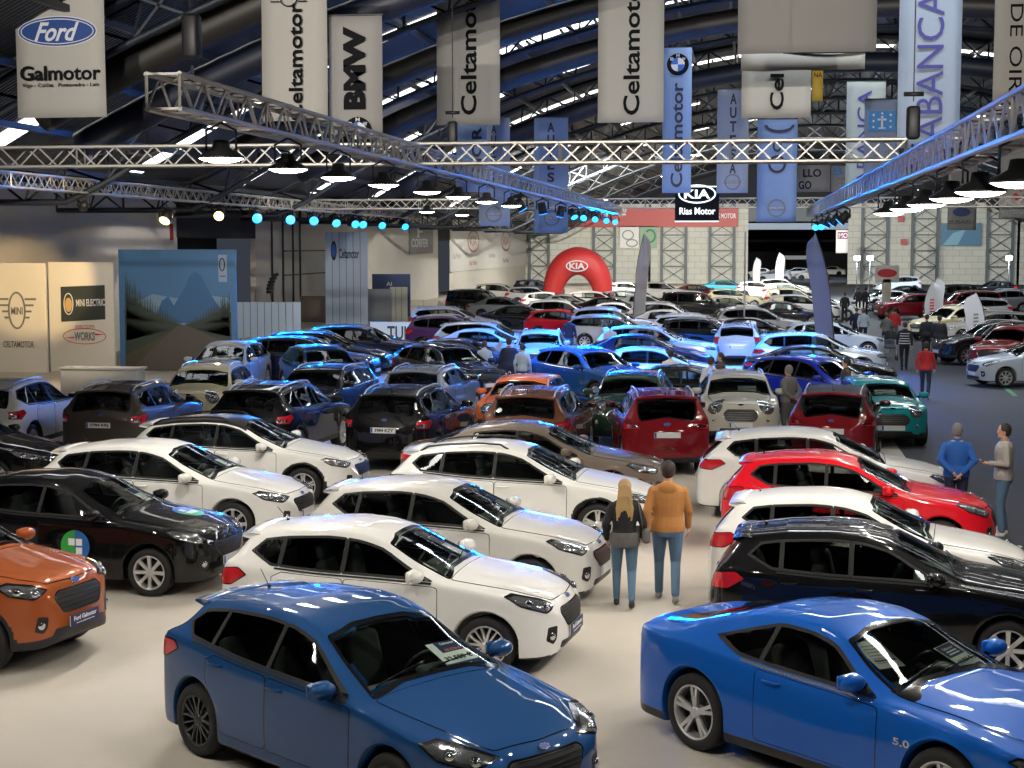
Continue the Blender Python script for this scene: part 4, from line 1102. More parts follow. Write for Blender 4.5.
POSES = dict(
    stand=dict(kn=((-.10, .01), (.10, .01)), an=((-.11, -.01), (.11, -.01)), el=((-.25, -.03, 1.13), (.25, -.03, 1.13)), wr=((-.26, .06, .88), (.26, .06, .88))),
    walk=dict(kn=((-.10, .14), (.10, .02)), an=((-.10, .20), (.10, -.22)), el=((-.25, -.10, 1.14), (.25, .04, 1.13)), wr=((-.24, -.10, .89), (.25, .16, .90)), lift=(.0, .05)),
    walk2=dict(kn=((-.10, .00), (.10, .13)), an=((-.09, -.20), (.09, .18)), el=((-.25, .04, 1.13), (.25, -.08, 1.13)), wr=((-.25, .14, .91), (.25, -.06, .88)), lift=(.05, .0)),
    behind=dict(kn=((-.10, .01), (.10, .01)), an=((-.11, -.01), (.11, -.01)), el=((-.27, -.12, 1.15), (.27, -.12, 1.15)), wr=((-.06, -.19, .96), (.06, -.20, .94)), hd=((.5, -.1, -.6), (-.5, -.1, -.6))),
    phone=dict(kn=((-.10, .02), (.10, .00)), an=((-.13, .02), (.12, -.04)), el=((-.26, -.02, 1.14), (.25, -.05, 1.12)), wr=((-.10, .24, 1.13), (.24, .02, .88)), hd=((.35, .9, .1), (0, .1, -1))),
    push=dict(kn=((-.10, .10), (.10, .00)), an=((-.10, .14), (.10, -.18)), el=((-.24, .05, 1.14), (.24, .05, 1.14)), wr=((-.2, .32, 1.05), (.2, .32, 1.05)), lift=(0, .04), hd=((0, 1, -.1), (0, 1, -.1))),
    link=dict(kn=((-.10, .12), (.10, .02)), an=((-.10, .16), (.10, -.18)), el=((-.25, -.04, 1.14), (.25, -.02, 1.14)), wr=((-.23, .10, .90), (.24, .12, .93)), lift=(.0, .05)))
def person(px, py, h, face, pose, top, trousers, label, shoes=None, hair=None, hairstyle='short', female=False, fine=False, vest=None, band=None, bald=False, cat='person', z=0.0, group=None, headturn=0.0, bulk=1.0, shoecol=None):
    """feet at the pixel, facing the given heading in degrees (world, 90 = away from the camera)"""
    P = POSES[pose]; s = h / 1.76; loc = clear(at_z(px, py, z))
    root = empty('person', loc, math.radians(face - 90)); tag(root, label, cat, group)
    vx = .009 if fine else .016
    V = lambda *a: Vector(a) * s
    hz = 1.615; sw = .185 if not female else .165; bw = bulk * (1 if not female else .9)
    hipw = .095
    sh = [V(-sw * .95, -.01, 1.375), V(sw * .95, -.01, 1.375)]
    el = [V(*e) for e in P['el']]; wr = [V(*w) for w in P['wr']]
    lift = P.get('lift', (0, 0)); hip = [V(-hipw, 0, .90), V(hipw, 0, .90)]
    kn = [V(k[0], k[1] + (.03), .49) for k in P['kn']]; an = [V(a[0], a[1], .085 + l) for a, l in zip(P['an'], lift)]
    def torso(b, e, z0=.84, z1=1.46):
        R = [(.0, 0, .82, .13, .10), (0, 0, .88, .165, .115), (0, 0, .95, .168, .118), (0, 0, 1.07, .145 if not female else .125, .10), (0, .0, 1.2, .158 if not female else .145, .112), (0, 0, 1.32, .178 * (1 if not female else .92), .115), (0, -.005, 1.385, .178 * (1 if not female else .92), .102), (0, -.008, 1.42, .140, .088), (0, -.01, 1.455, .092, .07), (0, -.005, 1.475, .062, .06)]
        rr = []
        for (x, y, zz, rx, ry) in R:
            if z0 - .001 <= zz <= z1 + .001: rr.append((x, y * s, zz * s, (rx * bw + e) * s, (ry * bw + e) * s))
        loft(b, rr)
    # body
    b = MB(); torso(b, 0, .8, 1.48)
    b.bar(V(0, -.01, 1.42), V(0, .005, 1.56), .055 * s, 0, 14, .052 * s)
    Rh = Matrix.Rotation(math.radians(headturn), 3, 'Z')
    hc = V(0, .014, hz)
    b.ball(hc + V(0, -.01, .02), (.079 * s, .097 * s, .104 * s), 0, 18, 14, Rh); b.ball(hc + Rh @ V(0, .02, -.045), (.056 * s, .066 * s, .072 * s), 0, 14, 10, Rh)
    if fine or True:
        b.ball(hc + Rh @ V(0, .088, -.012), (.013 * s, .02 * s, .024 * s), 0, 8, 6, Rh); b.ball(hc + Rh @ V(0, .072, -.088), (.022 * s, .018 * s, .018 * s), 0, 8, 6, Rh)
        for sg in (-1, 1): b.ball(hc + Rh @ V(sg * .077, -.005, -.008), (.010 * s, .018 * s, .03 * s), 0, 8, 6, Rh)
    for i in (0, 1):
        limb(b, [sh[i], el[i], wr[i]], [.045 * s * bw, .037 * s, .026 * s])
        d = Vector(P['hd'][i]) if 'hd' in P else (wr[i] - el[i])
        hand(b, wr[i], d, (-1, 1)[i], s * (.95 if not female else .85), .5 if pose != 'phone' or i else .9, palm=(0, 0, -1) if (pose == 'phone' and i == 0) else None)
        limb(b, [hip[i], kn[i], an[i]], [.082 * s, .052 * s, .036 * s]); b.bar(an[i], an[i] + V(0, .12, -.045), .035 * s, 0, 8, .028 * s)
    fuse(b, 'body', SKIN, vx if fine else .014, root, 2)
    # trousers
    b = MB(); torso(b, .012, .8, .96)
    for i in (0, 1):
        limb(b, [hip[i] + V(0, 0, -.01), kn[i], an[i] + V(0, 0, .02)], [.094 * s * bw, .064 * s, .052 * s if not female else .044 * s])
    fuse(b, 'trousers', trousers, vx, root, 2)
    # top
    b = MB(); torso(b, .022 if not female else .018, .88 if not female else .88, 1.46)
    for i in (0, 1):
        limb(b, [sh[i] + V(0, 0, -.005), el[i], wr[i] + (el[i] - wr[i]) * .12], [.060 * s * bw, .054 * s, .042 * s])
    b.lathe([(.068 * s, 1.43 * s), (.074 * s, 1.46 * s), (.066 * s, 1.505 * s), (.05 * s, 1.50 * s), (.05 * s, 1.43 * s)], 'z', 16, 0, (0, -.008 * s, 0), closed=True)
    if hairstyle == 'hood': b.ball(V(0, -.10, 1.42), (.12 * s, .06 * s, .085 * s), 0, 14, 10)
    to = fuse(b, 'jumper' if fine else 'jacket', top, vx, root, 3)
    if band:
        b = MB(); rr = [(0, 0, zz * s, (rx * bw + .03) * s, (ry * bw + .03) * s) for zz, rx, ry in ((.84, .160, .11), (.90, .168, .118), (.98, .165, .115), (1.03, .150, .105))]
        loft(b, rr); fuse(b, 'jumper_hem', band, vx, root, 2)
    if vest:
        for k, zz in enumerate(np.arange(.95, 1.4, .09)):
            f = np.interp(zz, [.88, .95, 1.07, 1.2, 1.32, 1.4], [.165, .168, .145, .158, .178, .165]); g = np.interp(zz, [.88, .95, 1.07, 1.2, 1.32, 1.4], [.115, .118, .10, .112, .115, .098])
            b = MB(); loft(b, [(0, 0, (zz + q) * s, (f * bw + .028) * s, (g * bw + .028) * s) for q in (0, .03)]); b.build('jumper_stripe', [vest], root)
    # shoes
    for i in (0, 1):
        b = MB(); a = an[i]; pit = -.4 if lift[i] else 0
        R = Matrix.Rotation(pit, 3, 'X'); o0 = a + V(0, 0, -.085 + .045)
        b.ball(o0 + R @ V(0, .0, .0), (.042 * s, .06 * s, .045 * s), 0, 12, 8); b.ball(o0 + R @ V(0, .09, -.008), (.044 * s, .10 * s, .034 * s), 0, 12, 8, R); b.ball(o0 + R @ V(0, .0, .035), (.04 * s, .045 * s, .045 * s), 0, 12, 8)
        fuse(b, 'shoe', shoes or M_BLK, .008, root, 2)
    # hair
    if not bald:
        b = MB()
        if hairstyle in ('short', 'hood', 'crop'):
            e = .008 if hairstyle != 'crop' else .004
            b.ball(hc + Rh @ V(0, -.022, .032), ((.083 + e) * s, (.094 + e) * s, (.098 + e) * s), 0, 18, 12, Rh)
            b.ball(hc + Rh @ V(0, -.045, -.02), ((.070 + e) * s, (.058 + e) * s, .065 * s), 0, 14, 10, Rh)
        else:
            b.ball(hc + Rh @ V(0, -.02, .03), (.090 * s, .102 * s, .102 * s), 0, 18, 12, Rh)
            loft(b, [(0, -.07 * s, z_ * s, rx * s, ry * s) for z_, rx, ry in ((1.24, .05, .015), (1.28, .10, .03), (1.36, .125, .04), (1.48, .10, .05), (1.6, .09, .05), (1.68, .06, .04))])
            for k in range(9):
                x = (k - 4) * .024; b.path([V(x * .6, -.10, 1.66), V(x * .9, -.125, 1.52), V(x * 1.15, -.125, 1.36), V(x * (1 + .1 * math.sin(k * 3)), -.115, 1.22 - .03 * math.cos(k * 2.3))], .014 * s, 0, 6)
        fuse(b, 'hair', hair or mat('hair_dark', (.03, .02, .015), .7), .008 if fine else .014, root, 1)
    if fine:
        for sg in (-1, 1):
            b = MB(); b.ball(hc + Rh @ V(sg * .031, .082, .012), .009 * s, 0, 10, 8); b.ball(hc + Rh @ V(sg * .031, .0895, .012), .0045 * s, 1, 8, 6); b.build('eye', [M_PLT, M_INK], root)
        b = MB(); b.bar(hc + Rh @ V(-.022, .086, -.056), hc + Rh @ V(.022, .086, -.056), .005 * s, 0, 6); b.build('mouth', [mat('lips', (.42, .16, .14), .5)], root)
    return root, s
build_types()
# paints
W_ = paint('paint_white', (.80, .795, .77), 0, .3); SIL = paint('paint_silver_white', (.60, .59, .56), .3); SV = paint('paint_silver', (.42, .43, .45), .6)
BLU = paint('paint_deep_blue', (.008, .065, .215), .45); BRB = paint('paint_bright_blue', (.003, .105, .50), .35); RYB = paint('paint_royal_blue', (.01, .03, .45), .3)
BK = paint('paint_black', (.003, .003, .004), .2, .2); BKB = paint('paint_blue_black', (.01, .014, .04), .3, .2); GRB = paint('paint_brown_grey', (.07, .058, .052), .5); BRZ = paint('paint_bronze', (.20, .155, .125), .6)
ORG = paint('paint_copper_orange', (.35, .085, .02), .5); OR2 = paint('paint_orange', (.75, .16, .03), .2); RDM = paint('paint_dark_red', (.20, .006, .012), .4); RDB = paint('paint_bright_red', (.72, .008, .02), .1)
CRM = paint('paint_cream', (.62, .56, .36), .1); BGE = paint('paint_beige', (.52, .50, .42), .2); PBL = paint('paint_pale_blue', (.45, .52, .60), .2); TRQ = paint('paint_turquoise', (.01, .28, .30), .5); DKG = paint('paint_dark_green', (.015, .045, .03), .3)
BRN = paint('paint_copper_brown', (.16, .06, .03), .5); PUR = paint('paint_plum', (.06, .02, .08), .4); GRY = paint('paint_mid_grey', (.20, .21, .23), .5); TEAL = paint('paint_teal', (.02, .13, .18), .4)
# local landmarks not kept by name
pcar('focus', [('rrw', (196, 721)), ('fra', (378, 752)), ('wbr', (363, 697)), ('wtr', (333, 633)), ('wtl', (447, 608)), ('wbl', (506, 673)), ('tlr', (179, 641)), ('nose', (549, 746)), ('rt', (232, 583))], -49, BLU,
     'deep blue hatchback at the front with a price sheet in its windscreen', rim='y', rimm=M_ALD)
pcar('coupe', [('rrw', (698, 716)), ('wtr', (859, 636)), ('wtl', (947, 613)), ('wbr', (903, 696)), ('wbl', (1010, 668)), ('rra', (695, 660)), ('mr', (849, 680)), ((-2.40, -.7, .95), (640, 645))], -53, BRB,
     'bright blue two-door coupe in the right foreground with silver wheels', rim='five', nudge=(-.06, 0))
pcar('fiesta', [('wbr', (451, 576)), ('wtr', (397, 534)), ('wtl', (418, 518)), ('wbl', (494, 556)), ('nose', (566, 603)), ('tlr', (215, 574)), ('fra', (484, 620)), ('mr', (422, 577)), ('hlr', (523, 600))], -20, W_,
     'white hatchback parked directly behind the deep blue front hatchback', rim='y')
pcar('fiesta', [('frw', (142, 574)), ('wbr', (131, 514)), ('wtr', (88, 484)), ('wtl', (112, 475)), ('wbl', (165, 503)), ('hlr', (184, 537)), ('nose', (222, 548)), ('mr', (93, 516))], -12, BK,
     'black hatchback at left with a round green sticker on bonnet and door', rim='ten')
pcar('fiesta', [('wtr', (466, 494)), ('wtl', (480, 481)), ('wbl', (551, 513)), ('wbr', (527, 528)), ('hlr', (580, 547)), ('fra', (544, 559)), ('mr', (490, 528)), ('nose', (607, 552))], -14, SIL,
     'silver white hatchback between two white cars, its nose beside the walking couple', rim='ten', nudge=(-.22, .05))
pcar('crossover', [('wtr', (530, 453)), ('wtl', (536, 445)), ('wbl', (594, 471)), ('wbr', (572, 480)), ('frw', (597, 520)), ('fra', (594, 503)), ('mr', (549, 480)), ('rtr', (408, 459))], -14, W_,
     'white crossover hatchback with black wheel arches beside the blonde woman', rim='five', rimm=M_ALU)
pcar('sedan', [('wtr', (548, 431)), ('wtl', (552, 425)), ('wbl', (604, 448)), ('wbr', (583, 453)), ('hlr', (644, 471)), ('mr', (568, 453))], -14, BRZ,
     'bronze saloon parked behind the white cars in front of the dark red SUV')
pcar('focus', [('wtr', (170, 454)), ('wtl', (194, 443)), ('wbl', (244, 469)), ('wbr', (207, 479)), ('mr', (184, 478)), ('frw', (234, 521)), ('hlr', (271, 498)), ('nose', (305, 498))], -14, W_,
     'white hatchback behind the black hatchback with the green sticker', rim='ten')
pcar('crossover_black_roof', [('wtl', (259, 416)), ('wbl', (310, 441)), ('wbr', (278, 446)), ('mr', (261, 445)), ('frw', (306, 486)), ('hlr', (336, 464)), ('nose', (364, 464))], -14, W_,
     'white crossover hatchback with a black roof in front of the dark SUVs', rim='five')
pcar('compact_suv', [('nose', (75, 582)), ('hlr', (25, 590))], -19, ORG,
     'copper orange SUV cut off by the left edge of the frame', yw=300)
pcar('sedan', [('hlr', (29, 458)), ('wbl', (24, 431)), ('nose', (58, 452))], -16, BK,
     'black saloon at the left edge behind the black hatchback')
pcar('suv', [('tlr', (18, 416)), ('rtr', (10, 390))], 84, W_,
     'white SUV at the left edge under the white display walls')
pcar('suv', [('plr', (97, 426)), ('rtl', (76, 394)), ('rtr', (134, 394)), ('tll', (68, 418))], 68, GRB,
     'dark brown grey SUV seen from behind beside the white SUV at left')
pcar('countryman', [('wtr', (178, 370)), ('wtl', (226, 370)), ('wbr', (171, 389)), ('wbl', (228, 389))], -102, CRM,
     'cream small SUV facing the camera in front of the mountain road poster')
pcar('premium_suv', [('wtr', (205, 346)), ('wtl', (246, 346)), ('wbr', (190, 360)), ('wbl', (246, 361))], -106, PBL,
     'pale blue SUV behind the cream small SUV, next to the poster')
pcar('suv', [('rtl', (224, 395)), ('rtr', (280, 395)), ('tlr', (284, 419))], 72, BK,
     'black SUV seen from behind, just right of the cream small SUV')
pcar('suv', [('rtl', (360, 398)), ('rtr', (417, 398)), ('plr', (384, 431)), ('tll', (352, 424)), ('tlr', (422, 424))], 78, BK,
     'black SUV with number plate 3984 KZY seen from behind')
pcar('countryman', [('wtr', (292, 374)), ('wtl', (340, 374))], -105, BK,
     'black small SUV facing the camera with a yellow sheet in its windscreen')
pcar('countryman', [('rtl', (390, 375)), ('rtr', (438, 375))], 78, GRY,
     'dark grey small SUV seen from behind, left of the orange small car')
pcar('premium_suv', [('wtr', (304, 351)), ('wtl', (346, 349)), ('wbr', (305, 368)), ('wbl', (362, 366))], -62, BLU,
     'blue SUV with a white sheet in its windscreen behind the black small SUV')
pcar('premium_suv', [('wtr', (434, 350)), ('wtl', (472, 348)), ('wbr', (446, 366)), ('wbl', (492, 362))], -60, BKB,
     'blue black SUV behind the dark grey small SUV with white sheet in front glass')
pcar('premium_suv', [('wtr', (578, 352)), ('wtl', (616, 350)), ('wbr', (592, 372)), ('wbl', (634, 369))], -58, BLU,
     'dark blue SUV standing behind the orange small car in blue light')
pcar('mini', [('wtr', (497, 381)), ('wtl', (545, 381)), ('wbr', (491, 398)), ('hlr', (483, 410))], -112, OR2,
     'orange small car facing the camera beside a copper brown SUV')
pcar('suv', [('rtl', (504, 401)), ('rtr', (561, 401)), ('tlr', (565, 425))], 80, BRN,
     'copper brown SUV seen from behind next to the orange small car', yw=60, nudge=(-.1, 0))
pcar('countryman', [('wtr', (605, 380)), ('wtl', (655, 380)), ('wbr', (600, 398)), ('hlr', (595, 410))], -96, DKG,
     'dark green small SUV facing the camera left of the dark red SUV')
pcar('compact_suv', [('rtl', (637, 401)), ('rtr', (698, 401)), ('tll', (634, 428)), ('tlr', (698, 428)), ('plr', (666, 434))], 90, RDM,
     'dark red SUV seen from behind with silver roof rails')
pcar('countryman', [('wtr', (728, 379)), ('wtl', (770, 379)), ('wbr', (723, 399)), ('wbl', (776, 399))], -96, BGE,
     'beige small SUV facing the camera beside the standing grey-haired man', nudge=(-.25, 0), yw=60)
pcar('compact_black_roof', [('rtl', (803, 397)), ('rtr', (862, 397)), ('tlr', (868, 426))], 78, RDM,
     'red SUV with a black roof in front of the turquoise small car')
pcar('mini', [('wtl', (899, 384)), ('wbl', (906, 404)), ('hll', (906, 417)), ('nose', (886, 418))], -98, TRQ,
     'turquoise small car facing the camera at the edge of the dark aisle', nudge=(.3, 1.0))
pcar('premium_suv', [((.15, -.6, 1.55), (826, 362)), ('wbr', (826, 381)), ('wbl', (862, 379)), ('wtl', (846, 363))], -50, RYB,
     'royal blue SUV facing right behind the black roofed red SUV')
pcar('focus', [('sp', (716, 433)), ('tlr', (714, 461)), ('wtl', (848, 431)), ('wbl', (903, 456)), ('nose', (955, 478))], -4, W_,
     'white hatchback at right behind the bright red hatchback', yw=120, nudge=(-.12, 0))
pcar('fiesta', [('sp', (736, 455)), ('tlr', (724, 483)), ('wtr', (868, 464)), ('wtl', (870, 458)), ('wbl', (937, 486)), ('mr', (899, 492)), ('hlr', (976, 509))], -6, RDB,
     'bright red hatchback between two white hatchbacks at right', yw=120, nudge=(-.1, 0))
pcar('fiesta', [('sp', (724, 496)), ('tlr', (718, 535)), ('wtl', (880, 491)), ('wtr', (883, 504)), ('wbl', (963, 534)), ('wbr', (953, 546)), ('hlr', (1005, 560))], -8, W_,
     'white hatchback between the bright red and the black hatchback at right', yw=120, nudge=(-.1, 0))
pcar('fiesta', [('sp', (742, 527)), ('tlr', (729, 583)), ('wtr', (926, 551)), ('wtl', (915, 532)), ('frw', (1022, 655)), ('rtr', (752, 528))], -10, BK,
     'black hatchback at right directly behind the bright blue coupe', yw=120, nudge=(-.16, 0), rim='ten')
# far rows: (pixel x and pixel y of the roof's middle, kind, paint, yaw, label)
W = W_; CY = mat('paint_white_cyan_lit', (.5, .6, .68), .25, .1, coat=1.0)  # CY: white car paint with the cyan stage light put into its colour
FAR = [
 (345, 325, 'premium_suv', BKB, -12, 'black SUV farthest back of three beside the low sign wall', 1),
 (312, 330, 'wagon', BK, -12, 'black estate car in the middle of three beside the slatted partition', 1),
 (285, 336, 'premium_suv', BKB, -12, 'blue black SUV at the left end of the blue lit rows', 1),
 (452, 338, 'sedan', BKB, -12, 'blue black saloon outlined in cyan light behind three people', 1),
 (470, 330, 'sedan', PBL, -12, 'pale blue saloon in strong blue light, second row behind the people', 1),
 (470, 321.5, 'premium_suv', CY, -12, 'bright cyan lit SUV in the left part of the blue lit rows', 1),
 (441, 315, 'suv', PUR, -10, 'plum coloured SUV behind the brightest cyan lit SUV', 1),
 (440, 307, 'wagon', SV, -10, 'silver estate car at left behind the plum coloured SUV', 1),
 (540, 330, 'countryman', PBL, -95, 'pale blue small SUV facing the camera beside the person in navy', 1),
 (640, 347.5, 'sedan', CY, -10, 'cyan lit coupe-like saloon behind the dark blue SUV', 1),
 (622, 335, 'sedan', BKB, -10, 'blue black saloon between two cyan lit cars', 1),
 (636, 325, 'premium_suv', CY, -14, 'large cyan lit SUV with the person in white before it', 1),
 (700, 360, 'sedan', BK, -12, 'black saloon behind the man in the white shirt', 1),
 (805, 344.5, 'sedan', BK, -10, 'black saloon behind the royal blue SUV', 1),
 (795, 331.5, 'premium_suv', CY, -8, 'cyan lit SUV near the aisle behind the black saloon', 1),
 (738, 323, 'countryman', CY, 80, 'cyan lit small SUV seen from behind beside the larger one', 1),
 (745, 317, 'sedan', BK, -10, 'black saloon just behind the small cyan lit SUV', 1),
 (745, 307, 'suv', SV, -4, 'silver SUV with red tail light in the middle of the right rows', 1),
 (816, 321, 'hatch', PBL, -14, 'pale blue hatchback nearest the aisle beside the dark feather flag', 1),
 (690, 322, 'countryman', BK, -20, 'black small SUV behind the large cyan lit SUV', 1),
 (515, 305, 'sedan', BK, -10, 'black saloon in front of the black four by four', 1),
 (470, 289.5, 'four_by_four', BK, -8, 'black four by four below the long white wall banner', 1),
 (500, 296, 'sedan', GRY, -10, 'grey saloon right of the black four by four', 2),
 (552, 299.5, 'suv', W, -10, 'white SUV in front of the arch, left of the dark one', 1),
 (553, 309, 'hatch', RDB, -12, 'red hatchback behind the person in navy', 1),
 (597, 315, 'wagon', SV, -10, 'silver estate car with bright glass right of the person in navy', 1),
 (600, 307, 'suv', SIL, -10, 'silver white SUV left of the grey feather flag', 1),
 (605, 297, 'sedan', BK, -10, 'black saloon under the right foot of the arch', 1),
 (587, 291, 'wagon', W, -10, 'white estate car under the arch', 2),
 (655, 302, 'suv', W, -12, 'white SUV directly right of the grey feather flag', 1),
 (662, 309.5, 'sedan', W, -12, 'white saloon in front of the white SUV by the feather flag', 1),
 (685, 291.5, 'four_by_four', BK, -8, 'black four by four behind the white SUV by the feather flag', 1),
 (725, 288.5, 'hatch', CRM, -12, 'cream hatchback in front of the teal car', 1),
 (722, 279.5, 'sedan', TEAL, -10, 'teal saloon closest to the far wall', 2),
 (694, 284, 'sedan', RDM, -10, 'dark red saloon left of the cream hatchback', 2),
 (655, 281.5, 'suv', W, -10, 'white SUV far back beside the dark red saloon', 2),
 (622, 282, 'hatch', W, -10, 'white hatchback far back behind the grey feather flag', 2),
 (620, 290, 'hatch', SV, -10, 'silver hatchback right of the arch', 2),
 (525, 286.5, 'wagon', SV, -10, 'silver estate car left of the arch foot', 2),
 (530, 279.5, 'suv', BKB, -10, 'blue black SUV at the foot of the wall left of the arch', 2),
 (488, 284, 'suv', SIL, -10, 'silver white SUV above the black four by four', 2),
 (545, 291, 'hatch', W, -10, 'white hatchback standing in the left foot of the arch', 2),
 (778, 301, 'sedan', BK, -10, 'black saloon right of the silver SUV with red tail light', 1),
 (790, 294, 'suv', SIL, -10, 'silver white SUV third from the front beside the dark flag', 2),
 (785, 288, 'suv', CRM, -10, 'cream SUV in the stacked rows beside the dark flag', 2),
 (780, 283, 'wagon', W, -10, 'white estate car in the stacked rows beside the dark flag', 2),
 (775, 278.5, 'suv', SIL, -10, 'silver white SUV farthest back of the rows before the opening', 2),
 (812, 296, 'hatch', W, -10, 'white hatchback poking out behind the dark flag', 2),
 (752, 281, 'hatch', W, -10, 'white hatchback at the left edge of the dark opening', 2),
 (833, 266, 'sedan', W, 170, 'white saloon inside the dark opening', 2),
 (762, 268, 'sedan', W, 170, 'white saloon at the left side inside the dark opening', 2),
 (780, 269, 'suv', PBL, 170, 'pale blue SUV inside the dark opening behind the small flag', 2),
 (800, 267.5, 'hatch', SV, 170, 'silver hatchback inside the dark opening under the stand frame', 2),
 (818, 269, 'hatch', W, 170, 'white hatchback inside the dark opening beside the dark flag top', 2),
 (640, 294, 'sedan', W, -10, 'white saloon behind the white SUV right of the feather flag', 2),
 (612, 302, 'sedan', W, -10, 'white saloon left of the grey feather flag base', 2),
 (562, 294, 'sedan', W, -10, 'white saloon just in front of the arch opening', 2),
 (675, 315, 'wagon', W, -12, 'white estate car in front of the white saloon by the flag', 1),
 (725, 297, 'sedan', W, -10, 'white saloon in front of the cream hatchback', 2),
 # right of the aisle
 (1000, 311, 'wagon', SIL, 188, 'silver white estate car behind the dark red SUV', 1),
 (1010, 321, 'suv', BK, 190, 'black SUV between silver estate and dark red SUV', 1),
 (985, 298, 'wagon', SV, 186, 'silver estate car above the white flag with dark writing', 1),
 (975, 291, 'four_by_four', RDM, 186, 'dark red four by four in the back rows at right', 1),
 (960, 284, 'four_by_four', BK, 186, 'black four by four with roof bars in the right back rows', 2),
 (908, 285.5, 'sedan', BKB, 186, 'blue black saloon beside the aisle end at right', 1),
 (892, 290, 'sedan', W, 190, 'white saloon beside the cream totem', 1),
 (1010, 289, 'suv', GRY, 184, 'grey SUV in the back rows at the right edge', 1),
 (905, 276, 'suv', PBL, 186, 'pale blue SUV before the right far wall', 2),
 (1000, 281, 'hatch', BK, 184, 'black hatchback before the floodlight at right', 2),
 (918, 294, 'countryman', RDM, 190, 'dark red small SUV beside the person in the red jacket', 1),
]
pcar('fiesta', [('flw', (1006, 378))], 190, PBL, 'pale blue white hatchback cut off by the right edge', yw=300)
pcar('suv', [('plf', (988, 360))], 232, RDM, 'dark red SUV on the right stand facing the aisle', yw=300, lod=1, free=True)
pcar('suv', [('plf', (1032, 358))], 228, RDM, 'second dark red SUV cut off by the right edge', yw=300, lod=1, free=True)
pcar('focus', [('nose', (956, 342))], 205, W_, 'white hatchback behind the flag with dark writing', yw=300, lod=1, free=True)
pcar('suv', [('nose', (916, 322))], 208, CRM, 'cream SUV facing the aisle behind the two people in black', yw=300, lod=1, free=True)
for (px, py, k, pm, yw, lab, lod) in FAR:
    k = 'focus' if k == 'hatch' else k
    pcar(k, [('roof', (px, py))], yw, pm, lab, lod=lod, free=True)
# motorcycles: a few in the opening and at the aisle end
def motorbike(px, py, m, label, hd=0, Y=None):
    q = clear(at_z(px, py, 0), .5); r = empty("motorcycle", q, hd); tag(r, label, 'motorcycle')
    for x in (-.7, .7):
        b = MB(); b.lathe([(.24, -.05), (.31, -.05), (.32, 0), (.31, .05), (.24, .05)], 'y', 20, 0, (x, 0, .32), closed=True); b.bar((x, -.03, .32), (x, .03, .32), .2, 1, 12); b.build('wheel', [M_RUB, M_ALU], r)
    b = MB(); b.box((.12, 0, .82), (.5, .26, .22), 0, bev=.08); b.box((-.55, 0, .78), (.35, .18, .12), 0, bev=.05); b.box((.62, 0, .72), (.3, .18, .34), 0, Matrix.Rotation(.4, 3, 'Y'), bev=.06); b.build('fairing', [m], r)
    b = MB(); b.box((-.3, 0, .80), (.6, .24, .08), 0, bev=.03); b.build('seat', [M_BLK], r); b = MB(); b.box((0, 0, .48), (.5, .3, .36), 0, bev=.08); b.bar((-.1, -.15, .3), (-.8, -.18, .42), .05, 0, 8); b.build('engine', [M_ALD], r)
    b = MB(); b.bar((.7, 0, .32), (.42, 0, 1.0), .035, 0, 6); b.bar((.42, -.35, 1.02), (.42, .35, 1.02), .018, 0, 6); b.bar((-.7, 0, .32), (0, 0, .5), .03, 0, 6); b.build('frame', [M_ALU], r)
for i, (x, y, m, lab) in enumerate(((760, 276, W, 'white motorcycle at the left of the dark opening'), (768, 278, PBL, 'pale blue motorcycle in the dark opening'), (812, 278, W, 'white motorcycle beside the top of the dark flag'), (822, 280, RDB, 'red motorcycle near the opening beside the dark flag'), (876, 312, BK, 'black motorcycle at the aisle end by the totem'), (790, 276, SV, 'silver motorcycle under the white stand frame'), (996, 287, SV, 'silver motorcycle before the right far wall'))):
    motorbike(x, y, m, lab, .4 + i)
CL = lambda n, c, r=.85: bump(mat(n, c, r), 30, .5, dist=.01) if n not in MATS else MATS[n]
JNS = CL('denim_blue', (.075, .14, .22)); JND = CL('denim_dark', (.02, .03, .06)); BKC = CL('cloth_black', (.012, .012, .014)); OCH = CL('ochre_cotton', (.42, .18, .05)); GYC = CL('cloth_grey', (.32, .31, .29)); GYD = CL('cloth_dark_grey', (.10, .095, .09))
BLC = CL('fleece_blue', (.02, .11, .42)); RDC = CL('cloth_red', (.42, .02, .025)); WHC = CL('cloth_white', (.66, .66, .62)); NVC = CL('cloth_navy', (.015, .02, .055)); BNC = CL('cloth_brown', (.08, .06, .045)); LBC = CL('cloth_pale_blue', (.35, .42, .50))
H_BL = mat('hair_blonde', (.38, .24, .10), .6); H_DK = mat('hair_dark', (.03, .02, .015), .7); H_GY = mat('hair_grey', (.22, .215, .20), .8); H_BR = mat('hair_brown', (.06, .035, .02), .7)
SHW = mat('shoe_white', (.6, .6, .58), .6); SHG = mat('shoe_grey', (.25, .25, .25), .6)
AW = 90 + 5
r, s = person(624, 608, 1.66, AW, 'link', BKC, JNS, 'blonde woman in black jumper and jeans walking away beside the man in ochre hoodie', hair=H_BL, hairstyle='long', female=True, fine=True, band=GYD, bulk=1.15)
bl = MB(); bl.box((.27, .02, .93), (.10, .26, .19), 0, bev=.04); bl.path([(.22, .10, 1.02), (.19, .05, 1.25), (.16, 0, 1.42), (.19, -.08, 1.25), (.23, -.08, 1.02)], .008, 0, 6)
bo = bl.build('handbag', [CL('bag_grey', (.12, .11, .10))], None, r.location, (0, 0, r.rotation_euler.z)); tag(bo, 'small grey shoulder bag carried by the blonde woman', 'bag')
person(667, 602, 1.84, AW - 2, 'walk', OCH, JNS, 'man in an ochre hooded jumper and jeans walking away from the camera', shoes=SHG, hairstyle='hood', hair=H_DK, fine=True, bulk=1.12)
